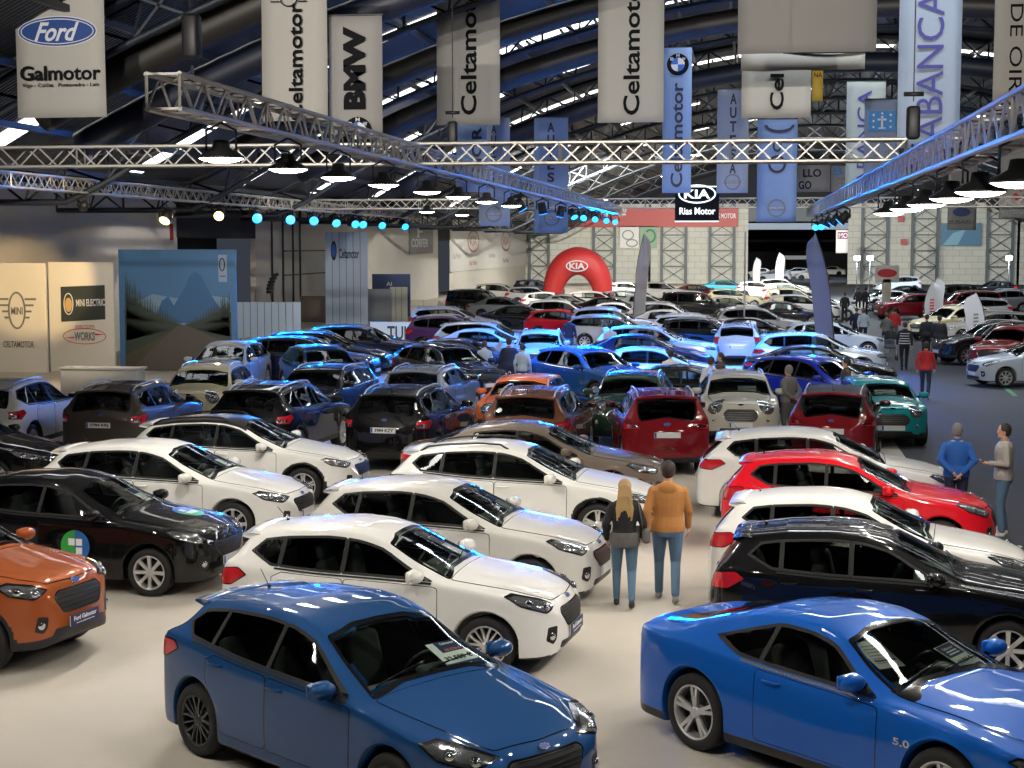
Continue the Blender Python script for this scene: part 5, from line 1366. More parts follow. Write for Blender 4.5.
person(955, 530, 1.74, AW - 8, 'behind', BLC, NVC, 'grey haired man in bright blue fleece with his hands behind his back', hair=H_GY, hairstyle='short', fine=True, bulk=1.12)
r, s = person(1002, 536, 1.80, 176, 'phone', GYC, JNS, 'man in grey jumper and jeans holding a dark phone at the right edge', shoes=SHW, hair=H_DK, hairstyle='crop', fine=True, bulk=1.1)
bl = MB(); bl.box((0, 0, 0), (.075, .15, .012), 0, bev=.004)
ph = bl.build('phone', [M_BLK], None, Vector(r.location) + Matrix.Rotation(r.rotation_euler.z, 3, 'Z') @ (Vector((-.06, .335, 1.158)) * s), (.2, 0, r.rotation_euler.z)); tag(ph, 'dark mobile phone in the hand of the man in grey', 'phone')
person(779, 440, 1.78, 140, 'behind', CL('cloth_mid_grey', (.17, .165, .155)), GYD, 'grey haired man in a grey jacket bending over the beige small SUV', hair=H_GY, bulk=1.2)
person(709, 432, 1.78, 60, 'stand', WHC, GYD, 'man in a white shirt standing right of the dark red SUV', hair=H_BR)
person(668, 418, 1.76, 100, 'stand', WHC, NVC, 'man in a white shirt seen just above the roof of the dark red SUV', hair=H_DK)
person(719, 419, 1.70, 200, 'stand', BNC, NVC, 'dark haired person facing left beside the man in white shirt', hair=H_BR)
person(845, 425, 1.72, 190, 'stand', BNC, WHC, 'person in a brown and white top behind the black roofed red SUV', hair=H_DK)
person(524, 398, 1.66, 80, 'stand', LBC, JND, 'person in a pale blue top beside the dark blue SUV', hair=H_DK)
person(509, 397, 1.80, 85, 'stand', NVC, NVC, 'broad person in navy jacket left of the dark blue SUV', hair=H_DK, bulk=1.25)
person(483, 396, 1.68, 85, 'stand', LBC, NVC, 'person in pale blue shirt standing by the blue black SUV', hair=H_BR)
person(569, 361, 1.80, 80, 'stand', NVC, JNS, 'person in dark navy jacket and jeans among the blue lit cars', hair=H_DK)
person(609, 372, 1.76, 85, 'stand', WHC, WHC, 'person in a white top lit cyan among the blue lit cars', hair=H_DK)
person(925, 399, 1.72, 80, 'walk', RDC, JND, 'person in a red jumper walking away down the dark aisle', shoes=SHW, hair=H_DK)
person(904, 370, 1.78, 90, 'walk2', BKC, BKC, 'person in a black and white striped jumper in the aisle', vest=WHC, hair=H_BR)
person(939, 362, 1.84, 80, 'stand', BKC, JND, 'person in black jacket beside the feather flags, right of pair', hair=H_DK, bulk=1.3)
person(926, 358, 1.78, 100, 'stand', BKC, BKC, 'person in black jacket near the feather flags, left of pair', hair=H_DK, bulk=1.2)
person(894, 345, 1.74, 90, 'stand', RDC, GYD, 'person in red jacket beyond the pushchair in the aisle', hair=H_DK)
person(886, 352, 1.70, 90, 'push', GYD, BKC, 'person in grey jacket pushing a pushchair along the aisle', hair=H_BR)
person(863, 346, 1.72, 92, 'walk', LBC, NVC, 'person in pale blue top walking in the far aisle', hair=H_BR)
person(856, 345, 1.74, 92, 'walk2', NVC, NVC, 'person in navy jacket walking beside the pale blue top', hair=H_BR)
person(841, 322, 1.78, 95, 'walk', BKC, BKC, 'person in black walking near the dark feather flag', hair=H_DK)
person(858, 314, 1.80, 90, 'stand', BKC, BKC, 'left one of two people in black at the aisle end', hair=H_DK)
person(865, 314.5, 1.80, 90, 'stand', BKC, BKC, 'right one of two people in black at the aisle end', hair=H_DK)
person(836, 343, 1.2, 80, 'stand', NVC, NVC, 'child in dark clothes beside the blue lit white hatchback', hair=H_DK)
# pushchair
pc = empty('pushchair', clear(at_z(887, 358, 0), .5), 0); tag(pc, 'dark pushchair with a hood standing in the grey aisle', 'pushchair')
bl = MB(); bl.box((0, 0, .55), (.42, .5, .16), 0, bev=.05); bl.box((0, .18, .8), (.42, .12, .45), 0, Matrix.Rotation(-.35, 3, 'X'), bev=.04); bl.build('seat', [GYD], pc)
bl = MB()
for k in range(7):
    a = k / 6 * 1.5; bl.path([(-.23, .25 - .5 * math.sin(a), .85 + .28 * math.cos(a) * .8), (0, .27 - .55 * math.sin(a), .92 + .33 * math.cos(a) * .8), (.23, .25 - .5 * math.sin(a), .85 + .28 * math.cos(a) * .8)], .045, 0, 6)
bl.build('hood', [BKC], pc)
bl = MB()
for x in (-.24, .24): bl.bar((x, -.35, .14), (x, .35, .95), .012, 0, 6); bl.bar((x, .32, .14), (x, -.1, .6), .012, 0, 6)
bl.bar((-.24, .35, .95), (.24, .35, .95), .015, 0, 6); bl.build('frame', [M_ALU], pc)
for x in (-.26, .26):
    for y in (-.36, .34):
        bl = MB(); bl.lathe([(.02, -.02), (.12, -.02), (.13, 0), (.12, .02), (.02, .02)], 'x', 16, 0, (x, y, .13)); bl.build('wheel', [M_RUB], pc)
# ------------------------------------------------------------------ the hall
def struct(o): o['kind'] = 'structure'; return o
def box_obj(name, lo, hi, m, parent=None, bev=0.0):
    b = MB(); c = [(a + q) / 2 for a, q in zip(lo, hi)]; d = [abs(q - a) for a, q in zip(lo, hi)]
    b.box((0, 0, 0), d, 0, bev=bev); return b.build(name, m if isinstance(m, (list, tuple)) else [m], parent, c)
M_FLW = bump(mat('floor_beige_carpet', (.50, .46, .40), .75), 2.2, .15, colvar=.05)
M_FLD = bump(mat('floor_grey_carpet', (.042, .044, .052), .8), 3, .3, colvar=.18)
M_RCP = bump(mat('carpet_red', (.35, .02, .015), .9), 8, .4)
M_WAL = bump(mat('wall_render', (.58, .55, .49), .8), 1.2, .12, colvar=.06)
M_WFR = mat('wall_block', (.50, .49, .43), .8)
nt = M_WFR.node_tree; bk = nt.nodes.new('ShaderNodeTexBrick'); tc = nt.nodes.new('ShaderNodeTexCoord'); mp = nt.nodes.new('ShaderNodeMapping')
mp.inputs['Rotation'].default_value = (PI / 2, 0, 0); bk.inputs['Color1'].default_value = (.52, .51, .45, 1); bk.inputs['Color2'].default_value = (.46, .46, .41, 1); bk.inputs['Mortar'].default_value = (.33, .33, .30, 1)
bk.inputs['Scale'].default_value = .35; bk.inputs['Mortar Size'].default_value = .012; nt.links.new(tc.outputs['Object'], mp.inputs[0]); nt.links.new(mp.outputs[0], bk.inputs['Vector']); nt.links.new(bk.outputs['Color'], nt.nodes['Principled BSDF'].inputs['Base Color'])
M_RFS = mat('roof_sheet', (.018, .019, .022), .55); nt = M_RFS.node_tree
wv = nt.nodes.new('ShaderNodeTexWave'); wv.bands_direction = 'Y'; wv.inputs['Scale'].default_value = 1.6; tc = nt.nodes.new('ShaderNodeTexCoord'); bp = nt.nodes.new('ShaderNodeBump'); bp.inputs['Distance'].default_value = .06
nt.links.new(tc.outputs['Object'], wv.inputs['Vector']); nt.links.new(wv.outputs['Fac'], bp.inputs['Height']); nt.links.new(bp.outputs[0], nt.nodes['Principled BSDF'].inputs['Normal'])
M_STL = mat('steel_dark', (.03, .036, .048), .5, .3); M_STG = mat('steel_grey', (.07, .085, .095), .55); M_TRS = mat('truss_aluminium', (.40, .385, .35), .42, .45)
M_DUC = mat('duct_metal', (.045, .042, .038), .5, .5); M_DUB = mat('duct_blue', (.010, .014, .032), .5)
M_SKY = mat('skylight_panel', (.8, .8, .8), .5, emit=(1, .99, .95), es=2.2)
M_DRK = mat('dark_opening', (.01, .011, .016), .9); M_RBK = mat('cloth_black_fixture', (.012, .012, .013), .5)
M_BAN = bump(mat('banner_white', (.40, .385, .35), .8), .6, .25, dist=.05); M_BAB = mat('banner_blue', (.22, .33, .58), .8); M_BAL = mat('banner_pale_blue', (.31, .37, .47), .8); M_BAG = mat('banner_grey', (.27, .26, .25), .85)
M_BNW = mat('panel_white', (.62, .61, .58), .6); M_BLP = mat('panel_pale_blue', (.46, .58, .74), .6)
XC, ZA = 5.0, 14.7
def vz(x): return max(ZA - (x - XC) ** 2 / 84.0, 7.0)
YE = 191.0
# floor
def plane(name, x0, y0, x1, y1, z, m):
    return mk(name, [(x0, y0, z), (x1, y0, z), (x1, y1, z), (x0, y1, z)], [(0, 1, 2, 3)], m, smooth=False)
EDGE = at_z(898, 447, 0).x
struct(plane('floor', -30, -8, EDGE, YE, 0, M_FLW)); f2 = struct(plane('floor', EDGE, -8, 42, 262, 0, M_FLD)); struct(plane('floor', -8, YE, EDGE, 262, 0, M_FLD))
rc = mk('red_carpet', [(at_z(*p, .012)) for p in ((946, 352), (965, 352), (1010, 372), (985, 373))], [(3, 2, 1, 0)], M_RCP); tag(rc, 'red carpet strip on the dark floor at the right stand', 'carpet')
gl = mk('floor_tape', [(at_z(*p, .012)) for p in ((1003, 388), (1008, 388), (1018, 396), (1013, 396))], [(3, 2, 1, 0)], mat('tape_green', (.02, .25, .08), .6)); tag(gl, 'green tape line on the dark floor by the pale car', 'tape')
# walls
yA, yB, yC = 27 * 1600 / (753 - 161), 27 * 1600 / (753 - 245), 27 * 1600 / (753 - 437)
yD = 27 * 1600 / (753 - 452)
for a, b_ in ((-8, yA), (yB, yC), (yD, YE)): struct(box_obj('wall_left', (-27.3, a, 0), (-27, b_, 6.9), M_WAL))
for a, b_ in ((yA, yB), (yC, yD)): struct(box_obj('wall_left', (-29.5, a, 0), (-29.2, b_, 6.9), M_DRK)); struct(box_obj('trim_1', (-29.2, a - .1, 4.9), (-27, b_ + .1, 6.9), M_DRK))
struct(box_obj('wall_far', (-27.3, YE, 0), (at_y(748, 245, YE).x, YE + .4, 9.4), M_WFR)); struct(box_obj('wall_far', (at_y(848, 245, YE).x, YE, 0), (42, YE + .4, 9.4), M_WFR))
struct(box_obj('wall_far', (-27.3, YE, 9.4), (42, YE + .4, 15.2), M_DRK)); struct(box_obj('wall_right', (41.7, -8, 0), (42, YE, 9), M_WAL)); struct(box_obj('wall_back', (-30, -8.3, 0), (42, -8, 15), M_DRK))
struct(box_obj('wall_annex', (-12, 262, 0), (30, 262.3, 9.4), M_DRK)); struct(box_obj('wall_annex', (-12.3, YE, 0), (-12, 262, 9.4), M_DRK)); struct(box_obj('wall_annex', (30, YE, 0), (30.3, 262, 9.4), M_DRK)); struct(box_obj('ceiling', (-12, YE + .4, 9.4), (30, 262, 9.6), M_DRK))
lx0, lx1 = at_y(748, 245, YE).x, at_y(848, 245, YE).x
struct(box_obj('trim_2', (lx0, YE - .1, 6.35), (lx1, YE + .3, 7.1), M_BAL)); struct(box_obj('trim_3', (lx0, YE - .1, 7.3), (lx1, YE + .3, 9.4), M_STG))
# roof vault with skylights let into it
xs = list(np.linspace(-30, 42, 61))
V = [(x, y, vz(x)) for x in xs for y in (-8.3, YE)]
struct(mk('ceiling', V, [(2 * i, 2 * i + 2, 2 * i + 3, 2 * i + 1) for i in range(60)], M_RFS))
SKY = [40, 51, 62, 73, 84, 106, 128]
for n, y in enumerate(SKY):
    xa = np.linspace(-20.5, 30.5, 40); w = 1.15
    V = [(x, yy, vz(x) - .03 - zz) for x in xa for (yy, zz) in ((y, 0), (y + w, 0))]
    o = mk('window_%d' % (n + 1), V, [(2 * i, 2 * i + 1, 2 * i + 3, 2 * i + 2) for i in range(39) if not (n in (3, 5, 6) and i % 3)], M_SKY); struct(o)
    b = MB()
    for x in xa[::1]: b.box((x, y + w / 2, vz(x) - .08), (.09, w, .08), 0)
    struct(b.build('window_frame', [M_STL], o))
def roof_truss(y):
    b = MB(); xa = np.linspace(-26, 36, 48); T_ = []; B_ = []
    for x in xa: T_.append((x, y, vz(x) - .12)); B_.append((x, y, vz(x) - 1.15))
    b.path(T_, .10, 0, 4); b.path(B_, .10, 0, 4); b.path([(p[0], y + .7, p[2]) for p in T_], .07, 0, 4)
    for i in range(47):
        b.bar(T_[i], B_[i + 1] if i % 2 else B_[i], .045, 0, 4); b.bar(B_[i], T_[i + 1] if i % 2 else T_[i], .045, 0, 4)
        if i % 2: b.bar(B_[i], (T_[i][0], y + .7, T_[i][2]), .04, 0, 4); b.bar(B_[i], T_[i - 1], .045, 0, 4)
        else: b.bar(B_[i + 1], T_[i], .045, 0, 4)
    o = b.build('roof_truss', [M_STL]); tag(o, 'dark steel arched lattice truss under the curved roof', 'roof truss', 'arched roof trusses')
for y in [35.5, 46.5, 57.5, 68.5, 79.5, 90.5, 101.5, 112.5, 124, 138, 155, 175]: roof_truss(y)
b = MB()
for x in np.arange(-25, 36, 2.0): b.box((x, 90, vz(x) - .2), (.12, 196, .16), 0)
struct(b.build('trim_4', [M_STL]))
def duct(y, x0, x1, r, drop, m, label):
    xa = np.linspace(x0, x1, 60); pts = [(x, y, vz(x) - drop) for x in xa]; rr = [r * (1 + (.03 if i % 2 else 0)) for i in range(60)]
    b = MB(); b.path(pts, r, 0, 16, rr=rr); o = b.build('ventilation_duct', [m]); tag(o, label, 'duct')
duct(36.8, -17, 0, .42, 1.3, M_DUC, 'ribbed metal ventilation duct curving up behind the leftmost banner')
duct(39.2, -17, 4, .40, 1.9, M_DUB, 'blue painted duct curving under the roof at upper left')
duct(50.2, -17, 20, .38, 1.6, M_DUC, 'ribbed metal duct under the roof behind the black lettered banners')
duct(59, -17, 30, .42, 1.7, M_DUC, 'long ribbed metal duct arching over the middle of the hall')
duct(77, -17, 30, .45, 1.7, M_DUB, 'long blue duct arching over the middle of the hall')
# lighting trusses
def truss(p0, p1, label, s=.40, seg=.42, group=None):
    p0 = Vector(p0); p1 = Vector(p1); d = p1 - p0; L = d.length; d.normalize(); u = d.cross(Vector((0, 0, 1))).normalized() * (s / 2); w = Vector((0, 0, s / 2))
    b = MB(); n = int(L / seg); c = [p0 + u + w, p0 - u + w, p0 - u - w, p0 + u - w]
    for q in c: b.bar(q, q + d * L, .034, 0, 6)
    for f in range(4):
        a, e = c[f], c[(f + 1) % 4]
        for i in range(n):
            t0, t1 = L * i / n, L * (i + 1) / n
            b.bar(a + d * t0, e + d * t1, .018, 0, 4, caps=False) if i % 2 else b.bar(e + d * t0, a + d * t1, .018, 0, 4, caps=False)
            if i % 8 == 0: b.bar(a + d * t0, e + d * t0, .020, 0, 4, caps=False)
        b.bar(a + d * L, e + d * L, .02, 0, 4, caps=False)
    o = b.build('lighting_truss', [M_TRS]); tag(o, label, 'truss', group); return o
ZT = 6.33
truss((-6.8, 18.0, ZT), (-6.8, 84, ZT - .05), 'long aluminium lighting truss running from upper left to the hall centre')
truss((2.6, 9, 5.74), (2.6, 74, 6.02), 'long aluminium lighting truss running away at the right over the aisle')
truss((-24, 32, ZT + .05), (2.9, 32, ZT + .05), 'aluminium cross truss hung between the two long trusses, nearest one')
truss((-20.2, 38, ZT), (-20.2, 96, ZT), 'aluminium lighting truss at left above the white display walls')
truss((-25, 71, ZT + .05), (16, 71, ZT + .05), 'aluminium cross truss far behind, low in the view')
def hoist(x, y, label):
    b = MB(); b.box((0, 0, .55), (.22, .2, .55), 0, bev=.05); b.bar((0, 0, .9), (0, 0, min(7, vz(x) - ZT - .3)), .012, 0, 5); b.bar((0, 0, .2), (0, 0, 0), .02, 0, 5)
    b.bar((-.16, 0, 1.02), (.16, 0, 1.02), .04, 0, 8)
    o = b.build('chain_hoist', [M_RBK], None, (x, y, ZT + .2 if x < 0 else 6.02)); tag(o, label, 'hoist')
hoist(-6.8, 19.0, 'black chain hoist holding up the near end of the left truss'); hoist(-6.8, 36.2, 'black chain hoist over the left truss in front of a banner'); hoist(2.6, 27.5, 'black chain hoist over the right truss beside the blue lettered banner')
# lamps
M_LED = mat('lamp_glow', (1, 1, 1), .5, emit=(1, .95, .86), es=14); M_LEW = mat('lamp_glow_warm', (1, 1, 1), .5, emit=(1, .66, .18), es=4); M_LEB = mat('lamp_glow_blue', (.2, .5, 1), .5, emit=(.01, .26, 1), es=3.5); M_LEC = mat('lamp_glow_cool', (1, 1, 1), .5, emit=(.8, .9, 1), es=14)
def spot(p, tgt, e, col, ang=150, blend=.6, size=.14):
    l = bpy.data.lights.new('spot', 'SPOT'); l.energy = e; l.color = col; l.spot_size = math.radians(ang); l.spot_blend = blend; l.shadow_soft_size = size
    o = bpy.data.objects.new('spot_light', l); COL.objects.link(o); o.location = p
    o.rotation_euler = (Vector(tgt) - Vector(p)).to_track_quat('-Z', 'Y').to_euler(); return o
HB = {}
def highbay(x, y, label, e=900, col=(1, .93, .82), group=None, z=5.62, light=True, mm=None):
    if not HB:
        b = MB(); b.lathe([(.05, .24), (.10, .23), (.12, .13), (.29, .035), (.305, .0), (.29, .0), (.11, .10), (.001, .11)], 'z', 20, 0, caps=False); HB['h'] = b.build('housing', [M_RBK]).data
        b = MB(); b.lathe([(.001, -.055), (.12, -.05), (.22, -.03), (.285, .0), (.285, .03), (.001, .03)], 'z', 20, 0); HB['g'] = b.build('lamp_disc', [M_LED]).data
        b = MB(); b.path([(-.2, 0, .10), (-.2, 0, .36), (0, 0, .46), (.2, 0, .36), (.2, 0, .10)], .018, 0, 6); b.bar((0, 0, .44), (0, 0, .56), .03, 0, 6); HB['b'] = b.build('hanger', [M_RBK]).data
        for o in [o for o in COL.objects if o.data in HB.values()]: bpy.data.objects.remove(o)
    r = empty('hanging_lamp', (x, y, z)); tag(r, label, 'lamp', group)
    put('housing', HB['h'], r); put('hanger', HB['b'], r); g = put('lamp_disc', HB['g'], r)
    if mm: slotmat(g, 0, mm)
    if light: spot((x, y, z - .02), (x, y, 0), e, col)
    return r
GA = 'hanging lamps under the left truss'; GB = 'hanging lamps under the right truss'
for px in (210, 281, 334, 381, 426, 458, 487, 512): highbay(-6.8, 6.8 * 1600 / (753 - px), 'black bell lamp shining white below the left long truss', 1500 if px < 350 else 550, group=GA, z=5.66)
for y in (16.5, 19.3, 22, 25.2, 28.3, 32): highbay(2.6, y, 'black bell lamp shining white below the right long truss', 1100 if y < 24 else 500, group=GB, z=5.16)
for x, y in ((-6.8, 11), (-2.2, 9), (-2.2, 15), (2.85, 12.5), (7.0, 16), (-11.5, 12), (-11.5, 18)): highbay(x, y, 'black bell lamp over the front of the hall, above the frame', 1450, group='lamps above the frame', z=7.0)
for px, py, y in ((943, 197, 44), (905, 203, 52), (427, 212, 60), (462, 215, 64)):
    p = at_y(px, py, y); highbay(p.x, y, 'small bell lamp far down the hall at picture %s' % ('right' if px > 700 else 'centre left'), 500, z=p.z, group='far lamps %s' % ('right' if px > 700 else 'left'))
for x, y in ((-3, 84), (-18, 100), (-6, 110), (-16, 135), (-4, 140), (-15, 165), (-4, 170), (8, 60), (14, 82), (20, 110), (14, 140), (25, 165), (7, 105)):
    highbay(x, y, 'bell lamp hanging from the roof over the %s rows of cars' % ('right' if x > 5 else 'far left'), 11000 if y > 75 else 4500, (1, .95, .88) if x < 5 else (.78, .88, 1), z=9.2, group='roof lamps %s' % ('right' if x > 5 else 'left'))
def par(p, tgt, col, e, mm, label, group, ang=50, k=1.0):
    """moving head / par can: can, yoke, lens"""
    p = Vector(p); d = (Vector(tgt) - p).normalized(); r = empty('stage_light', p); tag(r, label, 'stage light', group)
    b = MB(); b.bar(d * -.22 * k, d * .14 * k, .12 * k, 0, 14, .15 * k); b.build('can', [M_RBK], r)
    b = MB(); b.bar(d * .13 * k, d * .155 * k, .135 * k, 0, 14); b.build('lens', [mm], r)
    b = MB(); b.path([(-.19 * k, 0, 0), (-.19 * k, 0, .26), (0, 0, .34), (.19 * k, 0, .26), (.19 * k, 0, 0)], .03, 0, 6); b.bar((0, 0, .32), (0, 0, .44), .03, 0, 6); b.build('yoke', [M_RBK], r)
    if e: spot(p + d * .17 * k, tgt, e, col, ang, .5, .12)
BL = (.0, .19, 1.0)
gl_ = 'blue stage lights on the left truss'
for px in (246, 282, 307, 330, 350, 358, 378, 402):
    y = 20.2 * 1600 / (753 - px); par((-20.2, y, ZT - .62), ((-13 + (px % 3), 51 + (px % 5), .8) if y < 75 else (-15, y - 8, .5)), BL, 9000 if y < 75 else 4000, M_LEB, 'black stage light with glowing blue lens on the left wall truss', gl_, 36, 1.5)
for y in (47, 52, 57, 61, 65, 70, 75, 80): par((-6.8, y, ZT - .62), (-9 + (y % 7), min(y + 1, 57 + y % 5), .8), BL, 7000, M_LEB, 'black stage light under the far end of the left long truss', 'stage lights on the long truss', 75)
for y in (48, 53, 58, 63, 68): par((2.6, y, 5.95 - .62), (-1.5 + (y % 4), min(y + 1, 58), .8), BL, 6500, M_LEB, 'black stage light under the far end of the right long truss', 'stage lights on the right truss', 70)
# warm and white spots on the display walls
WM = (1, .72, .34)
par((-20.2, 46.6, ZT - .6), (-25.0, 54, 3.3), (1, .66, .28), 2800, M_LED, 'white lit spot lamp above the white display walls at far left', None, 26)
par((-20.2, 53.6, ZT - .8), (-21.2, 49, .8), WM, 900, M_LEW, 'yellow lit spot lamp left of the other yellow one', None, 60, 1.4)
par((-20.2, 59.2, ZT - .6), (-18, 48, .8), WM, 1200, M_LEW, 'yellow lit spot lamp just left of the first blue light', None, 70, 1.4)
def flood(px, py, y, label):
    p = at_y(px, py, y); r = empty('floodlight', (p.x, y, 0)); tag(r, label, 'floodlight', None)
    b = MB(); b.bar((0, 0, .0), (0, 0, p.z - .1), .035, 0, 8)
    for a in (0, 2.1, 4.2): b.bar((0, 0, .9), (.7 * math.cos(a), .7 * math.sin(a), .02), .025, 0, 6)
    b.build('tripod', [M_STL], r); b = MB(); b.box((0, 0, p.z), (.55, .16, .4), 0, bev=.03); b.build('head', [M_RBK], r)
    b = MB(); b.box((0, -.09, p.z), (.48, .02, .33), 0); b.build('lens', [M_LEC], r)
    l = bpy.data.lights.new('l', 'POINT'); l.energy = 900; l.color = (.75, .87, 1); l.shadow_soft_size = .2; o = bpy.data.objects.new('flood_light', l); COL.objects.link(o); o.location = (p.x, y - .4, p.z)
flood(857, 258, 140, 'left one of the paired white floodlights by the aisle end'); flood(870, 258, 140.5, 'right one of the paired white floodlights by the aisle end'); flood(1009, 258, 140, 'white floodlight in front of the right far wall')
# steel frames on the far wall
def brace(px0, px1, label, grp):
    x0, x1 = at_y(px0, 245, YE).x, at_y(px1, 245, YE).x; b = MB(); y = YE - .5
    for x in (x0, x1): b.box((x, y, 4.7), (.32, .3, 9.4), 0)
    for k in range(5):
        z0, z1 = .2 + k * 1.84, .2 + (k + 1) * 1.84; b.bar((x0, y, z0), (x1, y, z1), .06, 0, 4); b.bar((x1, y, z0), (x0, y, z1), .06, 0, 4); b.bar((x0, y, z1), (x1, y, z1), .09, 0, 4)
    o = b.build('steel_frame', [M_STG]); tag(o, label, 'steel frame', grp)
for a, c in ((530, 549), (594, 615), (662, 686), (710, 734)): brace(a, c, 'cross-braced dark steel frame against the far wall, left of the opening', 'steel frames left of the opening')
for a, c in ((862, 887), (912, 937), (987, 1012)): brace(a, c, 'cross-braced dark steel frame against the far wall, right of the opening', 'steel frames right of the opening')

for x, y in ((-12, 3), (-6, -4), (0, -4), (8, -4), (16, 3)):  # added unseen fill spots, they brighten the hanging banners from the front
    par((x, y, 9.0), (x * 1.1 - 1, 60, 9.8), (1, .94, .86), 14500 if x > -10 else 17000, M_LED, 'added fill spot above and behind the viewer, aimed at the banners', 'added fill spots behind the viewer', 30)
for x, y, tx, ty, e in ((-12, 120, -14, 191, 55000), (2, 120, -2, 191, 42000), (20, 120, 22, 191, 30000)):  # added fill spots that lift the far wall, not fixtures of the hall
    par((x, y, 9.2), (tx, ty, 4.5), (1, .96, .86) if x < 10 else (.8, .9, 1), e * 1.3, M_LED, 'added fill spot under the roof brightening the far wall', 'added fill spots for the far wall', 75)
par((-12, 62, 8.8), (-27, 78, 4), (1, .93, .82), 5000, M_LED, 'added fill spot under the roof brightening the beige left wall', 'added fill spots for the left wall', 90)  # this and the next: fill spots added to brighten the left wall
par((-12, 95, 8.8), (-27, 125, 4), (1, .95, .86), 12000, M_LED, 'added fill spot under the roof brightening the beige left wall', 'added fill spots for the left wall', 90)
par((-16, 38, 6.6), (-24, 54, 2.6), (1, .84, .62), 3600, M_LED, 'added fill spot brightening the display walls at far left', 'added fill spots for the display walls', 60)  # extra fill spot added to brighten the display walls

for x, y in ((2, 225), (9, 215)): highbay(x, y, 'bell lamp hanging inside the dark hall beyond the opening', 9000, (.7, .82, 1), z=8.6, group='lamps beyond the opening')
# ------------------------------------------------------------------ banners, signs and stands
class Bd: pass
def board(name, x0, y0, x1, y1, Y, m, label, cat, th=.02, group=None, lean=None):
    a = at_y(x0, (y0 + y1) / 2, Y); c = at_y(x1, (y0 + y1) / 2, Y); t = at_y((x0 + x1) / 2, y0, Y).z; bt = at_y((x0 + x1) / 2, y1, Y).z
    w, h = c.x - a.x, t - bt; B = Bd(); B.k = w / (x1 - x0); B.kz = h / (y1 - y0); B.cx, B.cy = (x0 + x1) / 2, (y0 + y1) / 2; B.w, B.h = w, h
    nx, nz = max(2, int(w / .3)), max(2, int(h / .3)); b = MB(); r = random.Random(int(x0 * 7 + y0)); ph = r.random() * 6
    if name in ('hanging_banner',):     # cloth: gentle waves
        f = lambda x, z: .025 * math.sin(x * 2.1 + ph) + .02 * math.sin(z * 1.3 + x + ph)
        vs = []; fs = []
        for s_ in (0, 1):
            for i in range(nx + 1):
                for j in range(nz + 1): x = -w / 2 + w * i / nx; z = -h / 2 + h * j / nz; vs.append((x, f(x, z) + s_ * .008, z))
        N = (nx + 1) * (nz + 1)
        for i in range(nx):
            for j in range(nz):
                q = i * (nz + 1) + j; fs.append((q, q + nz + 1, q + nz + 2, q + 1)); fs.append((N + q + 1, N + q + nz + 2, N + q + nz + 1, N + q))
        for i in range(nx):
            for j in (0, nz): q = i * (nz + 1) + j; fs.append((q, N + q, N + q + nz + 1, q + nz + 1) if j == 0 else (q, q + nz + 1, N + q + nz + 1, N + q))
        for j in range(nz):
            for i in (0, nx): q = i * (nz + 1) + j; fs.append((q, q + 1, N + q + 1, N + q) if i == 0 else (q, N + q, N + q + 1, q + 1))
        b.add(vs, fs, 0, True); B.off = .055
    else: b.box((0, th / 2, 0), (w, th, h), 0); B.off = .006
    B.o = b.build(name, [m], None, ((a.x + c.x) / 2, Y, (t + bt) / 2)); tag(B.o, label, cat, group)
    if name == 'hanging_banner':
        for sg in (-1, 1):
            q = MB()
        q = MB(); q.bar((-w / 2 - .03, 0, h / 2), (w / 2 + .03, 0, h / 2), .02, 0, 6); q.build('banner_rail', [M_STL], B.o)
    return B
def P(B, x, y): return ((x - B.cx) * B.k, -(y - B.cy) * B.kz)
def btext(B, s, x, y, wpx, hpx, m, rot=0, bold=0.0, shear=0.0, name='lettering', spacing=1.0):
    u, v = P(B, x, y); L = (wpx * B.k, hpx * B.kz)
    if rot: L = (hpx * B.kz, wpx * B.k)
    return text(B.o, s, 1.0, u, v, m, B.off, rot, bold, 1, shear, name, spacing, fit=L, depth=.004)
def bell(B, x, y, a, b_, m, name='emblem', n=32, off=0, t0=0, t1=2 * PI):
    u, v = P(B, x, y); return flat(B.o, name, [ell(u, v, a * B.k, b_ * B.kz, n, t0, t1)], [m], B.off + off, .004)
def bring(B, x, y, a, b_, w, m, name='emblem_ring', off=.002, t0=0, t1=2 * PI):
    u, v = P(B, x, y); return flat(B.o, name, ring(u, v, a * B.k, b_ * B.kz, w * B.k, 32, t0, t1), [m], B.off + off, .004)
def bpoly(B, pts, m, name='emblem', off=0.0):
    return flat(B.o, name, [[P(B, x, y) for x, y in q] for q in pts], [m], B.off + off, .004)
def roundel(B, x, y, r, ry=None, dark=True):
    ry = ry or r; bell(B, x, y, r, ry, M_INK if dark else M_NVY, 'roundel'); k = .62
    wv_, bl_ = mat('logo_white', (.6, .62, .66), .6), mat('logo_blue', (.02, .12, .50), .6)
    for i in range(4):
        t0 = i * PI / 2; u, v = P(B, x, y)
        poly = [(u, v)] + [(u + r * k * B.k * math.cos(t0 + j * PI / 16), v + ry * k * B.kz * math.sin(t0 + j * PI / 16)) for j in range(9)]
        flat(B.o, 'roundel_quarter', [poly], [bl_ if i % 2 else wv_], B.off + .005, .004)
    for s_, dx in (('B', -.62), ('M', 0), ('W', .62)): btext2(B, s_, x + dx * r * .85, y - ry * (.81 if dx == 0 else .5), r * .3, ry * .28, wv_)
def btext2(B, s, x, y, w, h, m):
    u, v = P(B, x, y); return text(B.o, s, 1.0, u, v, m, B.off + .006, 0, .01, fit=(w * B.k, h * B.kz), depth=.003)
M_OVB = mat('oval_blue', (.01, .05, .22), .4); M_LW = mat('logo_white', (.6, .62, .66), .6); M_INK2 = mat('ink_dark_navy', (.02, .02, .05), .6); M_GRL = mat('logo_grey', (.16, .17, .19), .5)
HBn = 'hanging_banner'
